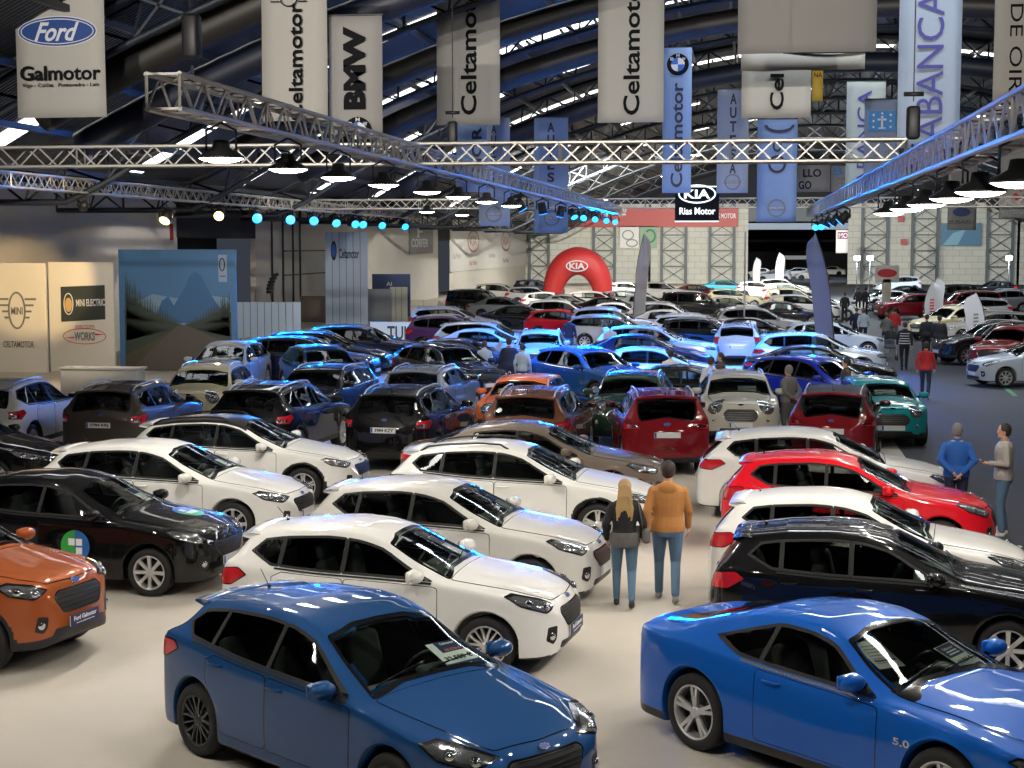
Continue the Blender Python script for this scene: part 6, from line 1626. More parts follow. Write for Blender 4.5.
B = board(HBn, 15.5, -14, 105.5, 117.5, 34, M_BAN, 'large white hanging banner with a blue oval badge, leftmost of all', 'banner')
bell(B, 59, 31.5, 39.5, 15.5, M_LW, 'oval_badge'); bell(B, 59, 31.5, 38.5, 14.5, M_OVB, 'oval_badge', off=.006); bring(B, 59, 31.5, 36.5, 12.8, .9, M_LW, off=.011)
u, v = P(B, 58.5, 31.8); text(B.o, 'Ford', 1.0, u, v, M_LW, B.off + .012, 0, .02, shear=.45, fit=(45 * B.k, 19 * B.kz))
btext(B, 'Galmotor', 61, 73, 81, 15, M_INK, bold=.025); btext(B, 'Vigo - Caldas   Pontevedra - Laín', 61, 85.5, 77, 5, M_INK, bold=.01)
B = board(HBn, 262, -14, 327, 121, 34.5, M_BAN, 'white hanging banner with a winged circle and upright black lettering', 'banner')
btext(B, 'Celtamotor', 296, 62, 14, 118, M_INK, rot=PI / 2, bold=.02)
bring(B, 290, -2, 9, 9, 1.2, M_INK); bpoly(B, [[(272, 1), (281, 1), (281, 2.3), (272, 2.3)], [(299, 1), (308, 1), (308, 2.3), (299, 2.3)]], M_INK, 'emblem_wing')
B = board(HBn, 329, 15, 382, 134, 34.8, M_BAG, 'grey hanging banner with big black letters BMW and a round badge', 'banner')
btext(B, 'BMW', 355, 68, 22, 83, M_INK, rot=PI / 2, bold=.06); roundel(B, 358, 131, 14)
B = board(HBn, 436.5, -40, 500, 125, 47, M_BAN, 'white hanging banner with upright black lettering, left of the two alike', 'banner')
btext(B, 'Celtamotor', 469, 44, 16, 142, M_INK, rot=PI / 2, bold=.02)
B = board(HBn, 598, -40, 664, 122.5, 48, M_BAN, 'white hanging banner with upright black lettering beside the bright blue one', 'banner')
btext(B, 'Celtamotor', 632, 44, 16.5, 142, M_INK, rot=PI / 2, bold=.02)
B = board(HBn, 662.5, 47, 691.5, 193, 64, M_BAB, 'bright blue hanging banner with a round badge above upright lettering', 'banner')
btext(B, 'Celtamotor', 677, 135, 12, 105, M_INK2, rot=PI / 2, bold=.02); roundel(B, 677.5, 64.5, 11)
def vletters(B, s, x, y0, y1, w, m):
    n = len(s)
    for i, ch in enumerate(s): btext(B, ch, x, y0 + (y1 - y0) * (i + .5) / n, w, (y1 - y0) / n * .78, m, bold=.03)
def ringlogo(B, x, y, r, m):
    bring(B, x, y, r, r, r * .16, m); bpoly(B, [[(x - r * 1.05, y + r * .17), (x + r * 1.05, y + r * .17), (x + r * 1.05, y - r * .17), (x - r * 1.05, y - r * .17)]], m, 'emblem_bar', .003); btext2(B, 'VOLVO', x, y, r * 1.6, r * .22, M_LW)
B = board(HBn, 534, 117, 568, 233, 74, M_BAB, 'blue hanging banner with stacked navy capitals behind the left truss', 'banner')
vletters(B, 'AUTESA', 551, 121, 196, 7, M_INK2); ringlogo(B, 552, 218, 8, M_GRL)
B = board(HBn, 717, 89, 748.5, 193, 62, M_BAL, 'pale grey hanging banner with stacked capitals right of the bright blue one', 'banner')
vletters(B, 'AUTESA', 733, 92, 175, 6.5, M_INK2); ringlogo(B, 733, 182, 8, M_GRL)
B = board(HBn, 738, -14, 877, 52.5, 38, M_BAG, 'plain wide grey hanging banner seen from behind at upper right', 'banner')
B = board(HBn, 741, 53, 865, 70, 43, M_BAN, 'plain wide cream banner strip just under the wide grey one', 'banner')
B = board(HBn, 741.5, 69, 811, 118, 46, M_BAN, 'cream hanging banner with the letters Cel below the wide strip', 'banner')
btext(B, 'Cel', 777, 92, 14, 36, M_INK, rot=PI / 2, bold=.02)
B = board(HBn, 757, 119, 797, 222, 70, M_BAB, 'blue hanging banner with dark rings under the cream banner', 'banner')
bring(B, 779, 125, 15, 8, 3, M_INK2, t0=PI, t1=2 * PI); bring(B, 777, 164, 9, 9, 2.4, M_INK2); btext(B, 'C', 777, 147, 9, 10, M_INK2, rot=PI / 2, bold=.03); ringlogo(B, 777, 208, 9, M_GRL)
B = board(HBn, 812, 70, 823, 101, 70, mat('banner_yellow', (.55, .34, .03), .7), 'small yellow hanging banner beside the cream one', 'banner'); btext(B, 'NA', 818, 75, 8, 5, M_INK)
B = board(HBn, 898.5, -20, 961, 148, 45, M_BAL, 'tall pale banner with large upright violet blue letters', 'banner')
btext(B, 'ABANCA', 930, 66, 27, 150, mat('ink_violet', (.04, .04, .24), .6), rot=PI / 2, bold=.0)
B = board(HBn, 846, 81, 885, 192, 66, mat('banner_grey_green', (.33, .37, .34), .8), 'pale green grey banner partly hidden behind the blue crest banner', 'banner')
btext(B, 'ABANCA', 864, 138, 14, 95, mat('ink_violet', (.04, .04, .24), .6), rot=PI / 2)
B = board(HBn, 864, 99, 899, 190, 54, mat('banner_steel_blue', (.22, .27, .38), .8), 'steel blue banner with a light blue square crest', 'banner')
bpoly(B, [[(868, 131), (895, 131), (895, 111), (868, 111)]], mat('crest_blue', (.03, .20, .50), .6), 'crest_square')
for x, y in ((873, 115), (873, 121), (873, 127), (890, 115), (890, 121), (890, 127), (881.5, 113.5)): bell(B, x, y, 1.1, 1.1, M_LW, 'crest_dot', 10, .006)
bpoly(B, [[(880.5, 128), (882.5, 128), (882.5, 116), (880.5, 116)], [(877, 120.5), (886, 120.5), (886, 118.7), (877, 118.7)], [(878, 129), (885, 129), (885, 127.4), (878, 127.4)]], M_LW, 'crest_cross', .006)
btext(B, 'XUNTA DE', 888, 158, 7, 46, M_GRL, rot=PI / 2); btext(B, 'GALICIA', 876, 160, 7, 46, M_GRL, rot=PI / 2)
B = board(HBn, 994, -20, 1060, 100, 40, M_BAN, 'cream banner with black letters cut off at the right edge', 'banner')
btext(B, 'DE OIR', 1016, 48, 13, 88, M_INK, rot=-PI / 2, bold=.0)
B = board(HBn, 797, 165, 830, 192, 76, M_BAG, 'small grey banner reading LLO GO behind the cross truss', 'banner'); btext(B, 'LLO', 812, 173, 18, 8, M_INK, bold=.02); btext(B, 'GO', 805, 185, 13, 8, M_INK, bold=.02)
B = board(HBn, 831, 166, 862, 192, 78, M_BAG, 'small grey banner with a blue letter B behind the cross truss', 'banner'); btext(B, 'B', 838, 171, 9, 8, mat('crest_blue', (.03, .20, .50), .6), bold=.02); btext(B, 'FE', 841, 184, 8, 12, M_GRL)
B = board(HBn, 456, 125, 487, 192, 52, M_BAB, 'blue hanging banner with dark upright letters behind the hoist', 'banner'); btext(B, 'NOR', 477, 150, 10, 46, M_INK2, rot=PI / 2, bold=.03)
B = board(HBn, 479, 118, 510, 226, 60, M_BAL, 'pale hanging banner with stacked capitals above a ring badge', 'banner'); vletters(B, 'AUTESA', 494, 124, 186, 5, M_INK2); ringlogo(B, 494, 214, 8, M_GRL)
B = board(HBn, 948, 160, 977, 230, 120, M_BAN, 'white hanging banner with an oval star badge at the right', 'banner'); bell(B, 962, 212, 9, 4.5, M_OVB); btext(B, 'SUBARU', 962, 222, 26, 4, M_GRL, bold=.03)
B = board(HBn, 1000, 150, 1040, 218, 80, M_BAN, 'white banner with three red diamonds at the right edge', 'banner')
R3 = mat('logo_red', (.50, .02, .03), .6); dm = lambda x, y, a, b_: [(x, y + b_), (x + a, y), (x, y - b_), (x - a, y)]
bpoly(B, [dm(1021, 186, 4, 6), dm(1016, 197, 5, 4.5), dm(1026, 197, 5, 4.5)], R3); btext(B, 'MITSUBISHI', 1020, 207, 32, 4, M_GRL); btext(B, 'MOTORS', 1020, 213, 22, 3.5, M_GRL)
B = board(HBn, 836, 230, 848, 253, 165, M_BNW, 'small white banner with dark letters MO by the opening', 'banner'); bpoly(B, [[(837.5, 239), (847.5, 239), (847.5, 232), (837.5, 232)]], mat('logo_plum', (.20, .02, .08), .6), 'patch'); btext2(B, 'MO', 843, 235.5, 9, 5, M_LW)
# hanging illuminated black sign
B = board('hanging_sign', 675, 186, 719, 222, 67, M_INK, 'black hanging sign with glowing white oval and letters', 'sign', th=.2)
LWG = mat('sign_glow', (.9, .9, .9), .5, emit=(.9, 1, 1), es=.7); bring(B, 697, 194, 19, 9.5, 1.6, LWG, 'oval_ring'); btext(B, 'KIA', 697, 194, 26, 9, LWG, bold=.03); btext(B, 'Rias Motor', 697.5, 211, 36, 7, LWG, bold=.02)
bpoly(B, [[(675, 222), (719, 222), (719, 220.8), (675, 220.8)], [(675, 187.2), (719, 187.2), (719, 186), (675, 186)]], LWG, 'sign_edge')
# wall signs
B = board('wall_sign', 569, 208, 738, 227, YE - .8, mat('sign_red', (.34, .025, .02), .5), 'long red sign board high on the far wall', 'sign', th=.1)
btext(B, 'RIAS MOTOR', 724, 216, 24, 5, M_LW, bold=.02); btext(B, 'KIA MOTOR', 596, 216, 26, 6, M_LW, bold=.02)
B = board('wall_sign', 620, 226, 639, 248, YE - .8, M_BNW, 'white wall poster with grey rings on the far wall', 'poster', th=.06); bring(B, 628, 235, 6, 5, 1.2, M_GRL); bring(B, 632, 243, 6, 4, 1.2, M_GRL)
B = board('wall_sign', 640, 226, 657, 248, YE - .8, mat('poster_green', (.22, .33, .22), .6), 'green wall poster with a curl on the far wall', 'poster', th=.06); bring(B, 650, 236, 6, 7, 2, mat('poster_dark_green', (.03, .16, .06), .6), t0=-2, t1=2.4)
B = board('wall_sign', 941, 223, 981, 246, YE - .8, mat('poster_teal', (.04, .14, .24), .5), 'dark blue green poster with a pale diagonal on the right far wall', 'poster', th=.06); bpoly(B, [[(943, 245), (958, 245), (966, 229), (953, 233)]], mat('poster_pale', (.15, .32, .42), .5), 'stripe')
for i, (x, y) in enumerate(((901, 219), (904, 242))):
    B = board('wall_sign', x - 3, y - 3, x + 3, y + 3, YE - .8, mat('sign_red2', (.36, .03, .03), .5), 'small square red safety sign, %s on the right far wall' % ('upper one' if i == 0 else 'lower one'), 'sign', th=.05)
# exit style sign in the left opening
B = board('wall_sign', 161, 224, 173, 240, 72, mat('sign_red2', (.36, .03, .03), .5), 'small red and white sign beside the dark opening at left', 'sign', th=.06); bpoly(B, [[(164.5, 236), (169.5, 236), (169.5, 226), (164.5, 226)]], M_BNW, 'panel')
# ---- signs on the side wall
def wallboard(name, x0, y0, x1, y1, X, m, label, cat, th=.08):
    """board on the left wall (facing +x); corners are pixels"""
    ya, yb = X * 1600 / (x0 - 753), X * 1600 / (x1 - 753); t = at_x(x0, y0, X).z; bt = at_x(x0, y1, X).z
    B = Bd(); w, h = yb - ya, t - bt; b = MB(); b.box((0, th / 2, 0), (w, th, h), 0); B.w, B.h = w, h
    B.o = b.build(name, [m], None, (X, (ya + yb) / 2, (t + bt) / 2), (0, 0, PI / 2)); tag(B.o, label, cat); B.off = .006; B.X = X; B.ym = (ya + yb) / 2; B.zm = (t + bt) / 2
    return B
def wt(B, s, x, y, wpx_frac, h, m, bold=.02):
    q = at_x(x, y, B.X); text(B.o, s, 1.0, q.y - B.ym, q.z - B.zm, m, B.off, 0, bold, fit=(B.w * wpx_frac, h))
B = wallboard('wall_banner', 450, 225, 528, 272, -26.85, M_BNW, 'long white banner with faint red ovals on the left wall', 'banner')
LR = mat('logo_faint_red', (.42, .16, .14), .6); LG = mat('logo_faint_grey', (.36, .35, .34), .6)
for x, y in ((473.5, 241), (506, 241)):
    q = at_x(x, y, B.X); u, v = q.y - B.ym, q.z - B.zm; flat(B.o, 'oval_ring', ring(u, v, 3.2, 1.15, .25, 28), [LR], .006); text(B.o, 'KIA', 1, u, v, LR, .006, fit=(3.6, .9)); text(B.o, 'Rias Motor', 1, u, v - 2.1, LR, .006, fit=(4.4, .5))
for x, y in ((457, 256), (492, 255)):
    q = at_x(x, y, B.X); text(B.o, 'Rias Motor', 1, q.y - B.ym, q.z - B.zm, LG, .006, fit=(4, .5))
B = wallboard('wall_poster', 408, 224, 432, 254, -26.85, M_BAG, 'grey square poster with white letters on the left wall', 'poster'); wt(B, 'CORFER', 420, 243, .72, .7, M_LW); wt(B, 'F', 420, 232, .22, .9, M_LW)
# ---- display walls at left
def panel_wall(x0, y0, x1, Y, m, label, slats=0, name='display_wall', th=.12, ybot=None, dm=None):
    a = at_y(x0, y0, Y); c = at_y(x1, y0, Y); top_ = a.z; bt = 0 if ybot is None else at_y(x0, ybot, Y).z
    B = Bd(); B.o = None; w = c.x - a.x; h = top_ - bt; b = MB(); b.box((0, th / 2, 0), (w, th, h), 0)
    for i in range(1, slats): b.box((-w / 2 + w * i / slats, -.004, 0), (.03, .02, h), 1)
    B.o = b.build(name, [m, dm or M_GRL], None, ((a.x + c.x) / 2, Y, bt + h / 2)); tag(B.o, label, 'display wall'); B.w, B.h = w, h; B.k = B.kz = Y / 1600.0; B.cx = (x0 + x1) / 2; B.cy = y0 + h / 2 / B.k; B.off = .02
    return B
B = panel_wall(-30, 263, 45, 54.0, M_BNW, 'white display wall with a winged circle badge at far left')
x, y = 17, 313; bring(B, x, y, 10, 20, 2.0, M_GRL, 'winged_ring'); 
for k, (dy, L) in enumerate(((-12, 13), (-5.5, 10), (1, 7.5), (7.5, 5))):
    for sg in (-1, 1): bpoly(B, [[(x + sg * 9, y + dy + 1), (x + sg * (9 + L), y + dy + 1), (x + sg * (9 + L), y + dy - 1), (x + sg * 9, y + dy - 1)][::sg]], M_GRL, 'wing_bar')
btext(B, 'MINI', 17, 313.5, 13, 8, M_GRL, bold=.02); btext(B, 'CELTAMOTOR', 18, 349, 35, 7, M_GRL, bold=.02)
B = panel_wall(48, 262, 113, 54.6, M_BNW, 'white display wall with a black plate and a red oval badge')
bpoly(B, [[(58, 325), (107, 322), (107, 286), (58, 288)]], mat('plate_charcoal', (.03, .04, .04), .5), 'black_plate'); YL = mat('logo_gold', (.50, .34, .14), .5)
bring(B, 66.5, 306, 5.5, 11.5, 1, M_LW, off=.006); bell(B, 66.5, 307, 4, 7.5, YL, 'charge_badge', off=.006); u, v = P(B, 91, 304.5); text(B.o, 'MINI ELECTRIC', 1, u, v, M_LW, B.off + .008, .03, .02, fit=(32 * B.k, 7.5 * B.kz))
bring(B, 83.5, 340, 24, 8.5, .7, R3, 'oval_outline'); bpoly(B, [[(60, 342), (72, 342), (72, 340.5)], [(95, 339), (107, 338), (95, 337)]], R3, 'red_wedge'); btext(B, 'WORKS', 83.5, 340, 23, 9, M_GRL, bold=.03); btext(B, 'JOHN COOPER', 84, 330.5, 22, 5, mat('logo_faint_red', (.42, .16, .14), .6))
# mountain road poster
M1 = lambda n, c: mat(n, c, .5)
B = panel_wall(118, 249.5, 235, 55.4, M1('print_sky', (.05, .15, .32)), 'large poster of a road running through forest to a blue mountain', name='landscape_poster', th=.15)
Q = lambda pts, m, nm, off=0: bpoly(B, [pts[::-1] if area([P(B, *p) for p in pts]) < 0 else pts], m, nm, off)
B.off = .004
Q([(120, 310), (150, 296), (175, 300), (205, 296), (234, 300), (234, 330), (120, 330)], M1('print_haze', (.15, .26, .40)), 'print_sky_glow')
Q([(150, 326), (160, 303), (167, 298), (173, 308), (178, 300), (186, 288), (190, 278), (196, 272), (203, 276), (210, 290), (216, 300), (224, 312), (232, 326)], M1('print_mountain', (.03, .11, .26)), 'print_mountain', .004)
rf = random.Random(3)
def firs(x0, x1, top0, top1, base0, base1, n):
    out = []
    for i in range(n):
        t = i / (n - 1); x = x0 + (x1 - x0) * t; tp = top0 + (top1 - top0) * t ** .8 + rf.uniform(-5, 5) * (1 - .8 * t); bs = base0 + (base1 - base0) * t; w = 2.6 * (1 - .75 * t)
        pts = [(x, tp)]
        for k in (1, 2, 3): pts += [(x + w * k / 3.2, tp + (bs - tp) * k / 4.5), (x + w * k / 6, tp + (bs - tp) * k / 4.5 - 1)]
        pts += [(x + w, bs), (x - w, bs)] + [q for k in (3, 2, 1) for q in ((x - w * k / 6, tp + (bs - tp) * k / 4.5 - 1), (x - w * k / 3.2, tp + (bs - tp) * k / 4.5))]
        out.append([(max(119, min(234.5, a)), b_) for a, b_ in pts])
    return out
bpoly(B, firs(121, 180, 275, 322, 345, 330, 34), M1('print_forest', (.03, .045, .04)), 'print_forest', .009)
bpoly(B, firs(233, 186, 292, 324, 340, 330, 28), M1('print_forest', (.03, .045, .04)), 'print_forest', .0095)
Q([(119, 312), (150, 318), (181, 328), (181, 334), (119, 372)], M1('print_forest', (.03, .045, .04)), 'print_undergrowth', .008)
Q([(235, 314), (210, 320), (184, 328), (200, 336), (235, 348)], M1('print_forest', (.03, .045, .04)), 'print_undergrowth', .0085)
Q([(119, 376), (119, 360), (150, 345), (180, 327), (200, 334), (235, 346), (235, 376)], M1('print_grass', (.055, .055, .035)), 'print_verge', .010)
Q([(124, 376), (150, 352), (178, 328), (186, 328), (214, 340), (235, 352), (235, 376)], M1('print_road', (.075, .068, .066)), 'print_road', .014)
Q([(222, 283), (231, 283), (231, 255), (222, 255)], M1('print_patch', (.22, .30, .42)), 'badge_patch', .006); bring(B, 226, 265, 3.3, 7, 1.3, M_INK2, off=.012); bpoly(B, [[(223.5, 277.5), (229.5, 277.5), (229.5, 276.5), (223.5, 276.5)]], M_INK2, 'badge_text', .012)
# others on the left side
B = panel_wall(236, 302, 300, 76, M_BLP, 'white slatted partition with blue light in its colour, left of the tall blue panel', 9, 'partition')  # a white wall, the blue light on it is put into the panel colour
B = panel_wall(300, 296, 325, 92, mat('panel_taupe', (.20, .17, .14), .7), 'brown grey cabinet wall beside the tall blue panel', 0, 'partition')
B = panel_wall(325, 232, 367, 90, M_BLP, 'tall pale blue slatted panel with round badge and lettering', 6, 'display_wall')
bell(B, 333, 251, 4, 11, M_INK2, 'roundel'); bring(B, 333, 251, 4, 11, .8, M_LW, off=.004); bell(B, 333, 251, 2.4, 6.5, mat('logo_blue', (.02, .12, .50), .6), 'roundel_core', off=.004); btext(B, 'Celtamotor', 349, 254, 21, 10, M_INK2, bold=.02)
B = panel_wall(367, 289, 391, 93, mat('panel_grey', (.25, .27, .30), .7), 'plain grey booth wall right of the tall blue panel', 0, 'partition'); B = panel_wall(390, 287, 407, 93.5, mat('panel_cream', (.50, .50, .42), .7), 'cream slatted booth wall beside the grey one', 3, 'partition')
B = panel_wall(372, 274, 410, 100, mat('panel_violet_blue', (.06, .09, .22), .6), 'dark violet blue booth wall behind the grey booth', 0, 'partition'); btext(B, 'AI', 389, 284, 6, 4, M_LW, bold=.02)
B = panel_wall(410, 300, 437, 118, mat('panel_beige', (.42, .40, .33), .7), 'beige booth wall under the grey poster', 2, 'partition')
B = panel_wall(370, 322, 418, 74, M_BLP, 'low pale blue sign wall with dark blue capitals', 0, 'sign_wall'); btext(B, 'TUH', 400, 333, 26, 14, M_INK2, bold=.02)
b = MB(); b.box((0, 0, .45), (2.4, .6, .9), 0, bev=.02); b.box((0, 0, .92), (2.5, .7, .05), 0); q = at_y(103, 385, 45); o = b.build('counter', [M_BNW], None, (q.x, 45, 0)); tag(o, 'low cream counter in front of the white display walls', 'counter')
b = MB()
for k in range(6): b.box((.05 * k * k * .25, -.01 * k, .18 * k), (.35, .3, .16), 0, Matrix.Rotation(-.06 * k, 3, 'Y'), bev=.02)
b.bar((.1, 0, -.5), (.02, 0, 0), .03, 0, 6); q = at_y(270, 292, 83); o = b.build('line_array_speaker', [M_RBK], None, (q.x, 83, q.z)); tag(o, 'small curved black loudspeaker standing above the slatted partition', 'loudspeaker')
b = MB()
for x in (272, 283, 293, 300): q = at_x(x, 250, -26.9); b.bar((-26.9, q.y, 1.2), (-26.9, q.y, 6.8), .06, 0, 4)
for z in (2.8, 4.2): b.bar((-26.9, at_x(283, 250, -27).y, z), (-26.9, at_x(325, 250, -27).y, z), .05, 0, 4)
o = b.build('pipe_run', [M_RBK]); tag(o, 'thin black pipes running up the beige left wall', 'pipe')
# ---- inflatable arch
q0, q1 = at_z(550, 292, 0), at_z(611, 292, 0)
Ya = 118; xl, xr_ = at_y(552, 280, Ya).x, at_y(604, 280, Ya).x; ztop = at_y(578, 261, Ya).z; b = MB(); pts = []
for k in range(25):
    a = PI * k / 24; pts.append(((xl + xr_) / 2 - (xr_ - xl) / 2 * math.cos(a), Ya, .0 + ztop * math.sin(a) ** .8))
b.path(pts, .9, 0, 16, rr=[.62 + .42 * math.sin(PI * k / 24) for k in range(25)]); ar = b.build('inflatable_arch', [mat('arch_red', (.50, .03, .03), .5)]); tag(ar, 'red inflatable arch with a white oval badge in front of the far wall', 'arch')
B = Bd(); B.o = ar; B.k = B.kz = Ya / 1600; B.off = 0
u, v = at_y(577, 266, Ya - 1.05).x, at_y(577, 266, Ya - 1.05).z
o = flat(ar, 'oval_ring', ring(u, v, .82, .42, .08, 28), [M_LW], -Ya + 1.02, .02); o2 = text(ar, 'KIA', 1, u, v, M_LW, -Ya + 1.02, 0, .03, fit=(1.15, .46))
# ---- feather flags
def feather(px, pyt, pyb, Y, wpx, m, label, flip=1, lab=None, lean=0.0):
    top_ = at_y(px, pyt, Y).z; x = at_y(px, pyt, Y).x; W = wpx * Y / 1600; h = top_ - .5
    r = empty('feather_flag', clear(Vector((x, Y, 0)), .35)); tag(r, label, 'flag'); r.rotation_euler = (0, lean, 0); b = MB(); pts = []; n = 16
    for k in range(n + 1):
        t = k / n; pts.append((flip * (-W * .5 + W * .45 * max(0, t - .55) ** 2 / .2025) if True else 0, 0, top_ * t))
    b.path(pts, .022, 0, 6, rr=[.028 - .015 * k / n for k in range(n + 1)]); b.build('pole', [M_RBK], r)
    vs = []; fs = []
    for k in range(n + 1):
        t = .12 + .88 * k / n; i = t * n; j = min(int(i), n - 1); f = i - j; p = Vector(pts[j]).lerp(Vector(pts[j + 1]), f)
        wd = W * (.92 if t < .72 else .92 * math.sqrt(max(0.003, 1 - ((t - .72) / .28) ** 2)))
        for q in range(5): s_ = q / 4; vs.append((p.x + flip * wd * s_, .02 * math.sin(6 * s_ + t * 9), p.z - (.12 * s_ * W if k else 0)))
    N = len(vs); vs += [(v_[0], v_[1] + .01, v_[2]) for v_ in vs]
    for k in range(n):
        for q in range(4): a = k * 5 + q; fs.append((a, a + 1, a + 6, a + 5)); fs.append((N + a + 5, N + a + 6, N + a + 1, N + a))
    mk('sail', vs, fs, [m], None, True, r)
    b = MB(); b.lathe([(.001, .08), (.22, .08), (.28, 0), (.001, 0)], 'z', 16); b.build('base', [M_RBK], r)
    if lab:
        for k in range(7):
            z = top_ * (.30 + .055 * k); u = flip * W * (-.5 + .42); flat(r, 'printed_mark', [[(u - W * .13, z), (u + W * .13, z + .02), (u + W * .10, z + top_ * .035), (u - W * .12, z + top_ * .03)]], [lab], .035, .004)
    return r
FG = mat('flag_grey_white', (.42, .42, .42), .8); FD = mat('flag_slate', (.13, .14, .18), .8); FW = mat('flag_white', (.50, .50, .52), .8)
feather(638, 233, 310, 79, 13, FG, 'grey and white feather flag standing among the white cars', 1, lean=.06)
feather(829, 232, 328, 62, 19, FD, 'tall slate feather flag with a ring badge beside the aisle', -1, lean=-.11)
feather(780, 252, 285, 150, 9, FG, 'small white feather flag in front of the dark opening', 1); feather(757, 257, 285, 170, 8, FW, 'smallest white feather flag left of the dark opening', 1)
feather(938, 277, 330, 92, 13, FW, 'white feather flag at right, behind the similar one', 1); feather(934, 281, 335, 84, 17, FW, 'white feather flag with red writing at the right stand', 1, R3); feather(975, 292, 350, 68, 19, FW, 'white feather flag with dark writing beside the red SUV', -1, M_GRL)
b = MB(); q = clear(at_z(744, 342, 0), .1); b.bar((0, 0, 0), (0, 0, at_y(740, 232, q.y).z), .035, 0, 6); o = b.build('flag_pole', [M_ALU], None, q); tag(o, 'thin bare pole rising from the blue lit cars', 'pole')
b = MB(); q = at_z(886, 316, 0); b.box((0, 0, 1.2), (.55, .3, 2.4), 0, bev=.03); o = b.build('totem', [mat('panel_cream2', (.5, .5, .4), .6)], None, q); tag(o, 'narrow cream totem with a red oval at the aisle end', 'totem'); b = MB(); b.box((0, 0, 0), (1.5, .1, 1.1), 0); oo = b.build('sign_plate', [M_BNW], o, (0, -.1, 2.7)); flat(oo, 'oval_badge', [ell(0, .05, .62, .28)], [R3], .055)
# stand lintels and bits in the annex
b = MB(); b.box((0, 0, 2.9), (4.2, .4, .5), 0); b.box((-1.95, 0, 1.4), (.3, .4, 2.8), 0); b.box((1.95, 0, 1.4), (.3, .4, 2.8), 0); q = at_y(799, 272, 215); o = b.build('stand_frame', [mat('panel_grey2', (.3, .31, .33), .6)], None, (q.x, 215, 0)); tag(o, 'white rectangular stand frame inside the dark opening', 'frame')
for go_ in QUEUE: go_()
# ------------------------------------------------------------------ sheets in windscreens, plates, stickers
def on_glass(key, y, s):
    """a frame lying just under the windscreen of a parked car: origin, across (car's left), up the glass, normal"""
    r, tn, M = CARS[key]; t = TYPES[tn]; T = t.T; x = T['xc'] + (T['xw'] - T['xc']) * s
    h1 = t.bvh.ray_cast(Vector((x, y, 4)), Vector((0, 0, -1))); h2 = t.bvh.ray_cast(Vector((x - .08, y, 4)), Vector((0, 0, -1)))
    up = (h2[0] - h1[0]).normalized(); ac = Vector((0, 1, 0)); n = ac.cross(-up).normalized()
    if n.z < 0: n = -n
    return M, h1[0], ac, up, n
def sheet(key, y, s, w, h, label, style='plain', turn=0.0, group=None):
    M, o, ac, up, n = on_glass(key, y, s); o = o - n * (.032 + .10 * max(0, w - .30) + .02 * abs(y) + (.03 if 'SUV' in key or 'small' in key else 0))
    if turn: R = Matrix.Rotation(turn, 3, n); ac = R @ ac; up = R @ up
    R4 = Matrix((ac, n.cross(ac) * -1 if False else -n, up)).transposed().to_4x4()   # local x across, -y outward, z up the glass
    q = empty('tmp'); bpy.data.objects.remove(q)
    b = MB(); b.box((0, .002, 0), (w, .004, h), 0); root = b.build('price_sheet', [M_PAP if style != 'cream' else mat('paper_cream', (.75, .62, .25), .6)])
    root.matrix_world = M @ Matrix.Translation(o) @ R4; tag(root, label, 'price sheet', group)
    bar = lambda y0, y1, m, x0=-.5, x1=.5, off=.001: flat(root, 'printed_band', [[(x0 * w, y0 * h), (x1 * w, y0 * h), (x1 * w, y1 * h), (x0 * w, y1 * h)]], [m], off, .001)
    if style == 'price':
        bar(.15, .5, M_NVY, -.28, .5); bar(-.42, -.2, M_NVY, -.5, .5)
        text(root, 'Galmotor', 1, .08 * w, .42 * h, M_PAP, .004, 0, .02, fit=(.45 * w, .07 * h), depth=.001); text(root, '38.570 €', 1, .08 * w, .22 * h, mat('print_pink', (.7, .2, .2), .6), .004, 0, .02, fit=(.5 * w, .08 * h), depth=.001)
        text(root, '32.500 €', 1, 0, -.05 * h, M_INK, .004, 0, .02, fit=(.82 * w, .14 * h), depth=.001); text(root, '4.000 €', 1, 0, -.31 * h, M_PAP, .004, 0, .02, fit=(.4 * w, .08 * h), depth=.001)
    elif style == 'price2':
        bar(.1, .48, M_NVY, -.46, .46); bar(-.47, -.25, M_NVY, -.46, .46); text(root, 'Galmotor', 1, 0, .36 * h, M_PAP, .004, 0, .02, fit=(.6 * w, .08 * h), depth=.001); text(root, '44.950 €', 1, 0, -.07 * h, M_INK, .004, 0, .02, fit=(.8 * w, .12 * h), depth=.001); bar(.16, .2, M_PAP, -.3, .3, .003); bar(.24, .28, M_PAP, -.3, .3, .003)
    elif style == 'lines':
        for k, z in enumerate((.38, .2, .1, 0, -.1, -.2, -.34)): bar(z - .012, z + .012, mat('print_grey', (.35, .42, .38), .6), -.38, .38 if k % 2 else .2)
        bar(-.30, -.24, M_GRL, -.4, .4)
    elif style == 'navy':
        bar(.2, .48, M_NVY, -.48, .48); bar(-.48, -.3, M_NVY, -.48, .48)
    return root
sheet('deep blue hatchback at the front with a price sheet in its windscreen', .42, .27, .36, .44, 'price sheet reading 32.500 € in the deep blue front hatchback', 'price')
K = 'bright blue two-door coupe in the right foreground with silver wheels'
sheet(K, .38, .27, .26, .42, 'navy and white price sheet by the wheel of the bright blue coupe', 'price2', .15)
sheet(K, -.40, .66, .30, .42, 'pale sheet with printed lines high in the coupe windscreen', 'lines', -.1)
N = 0
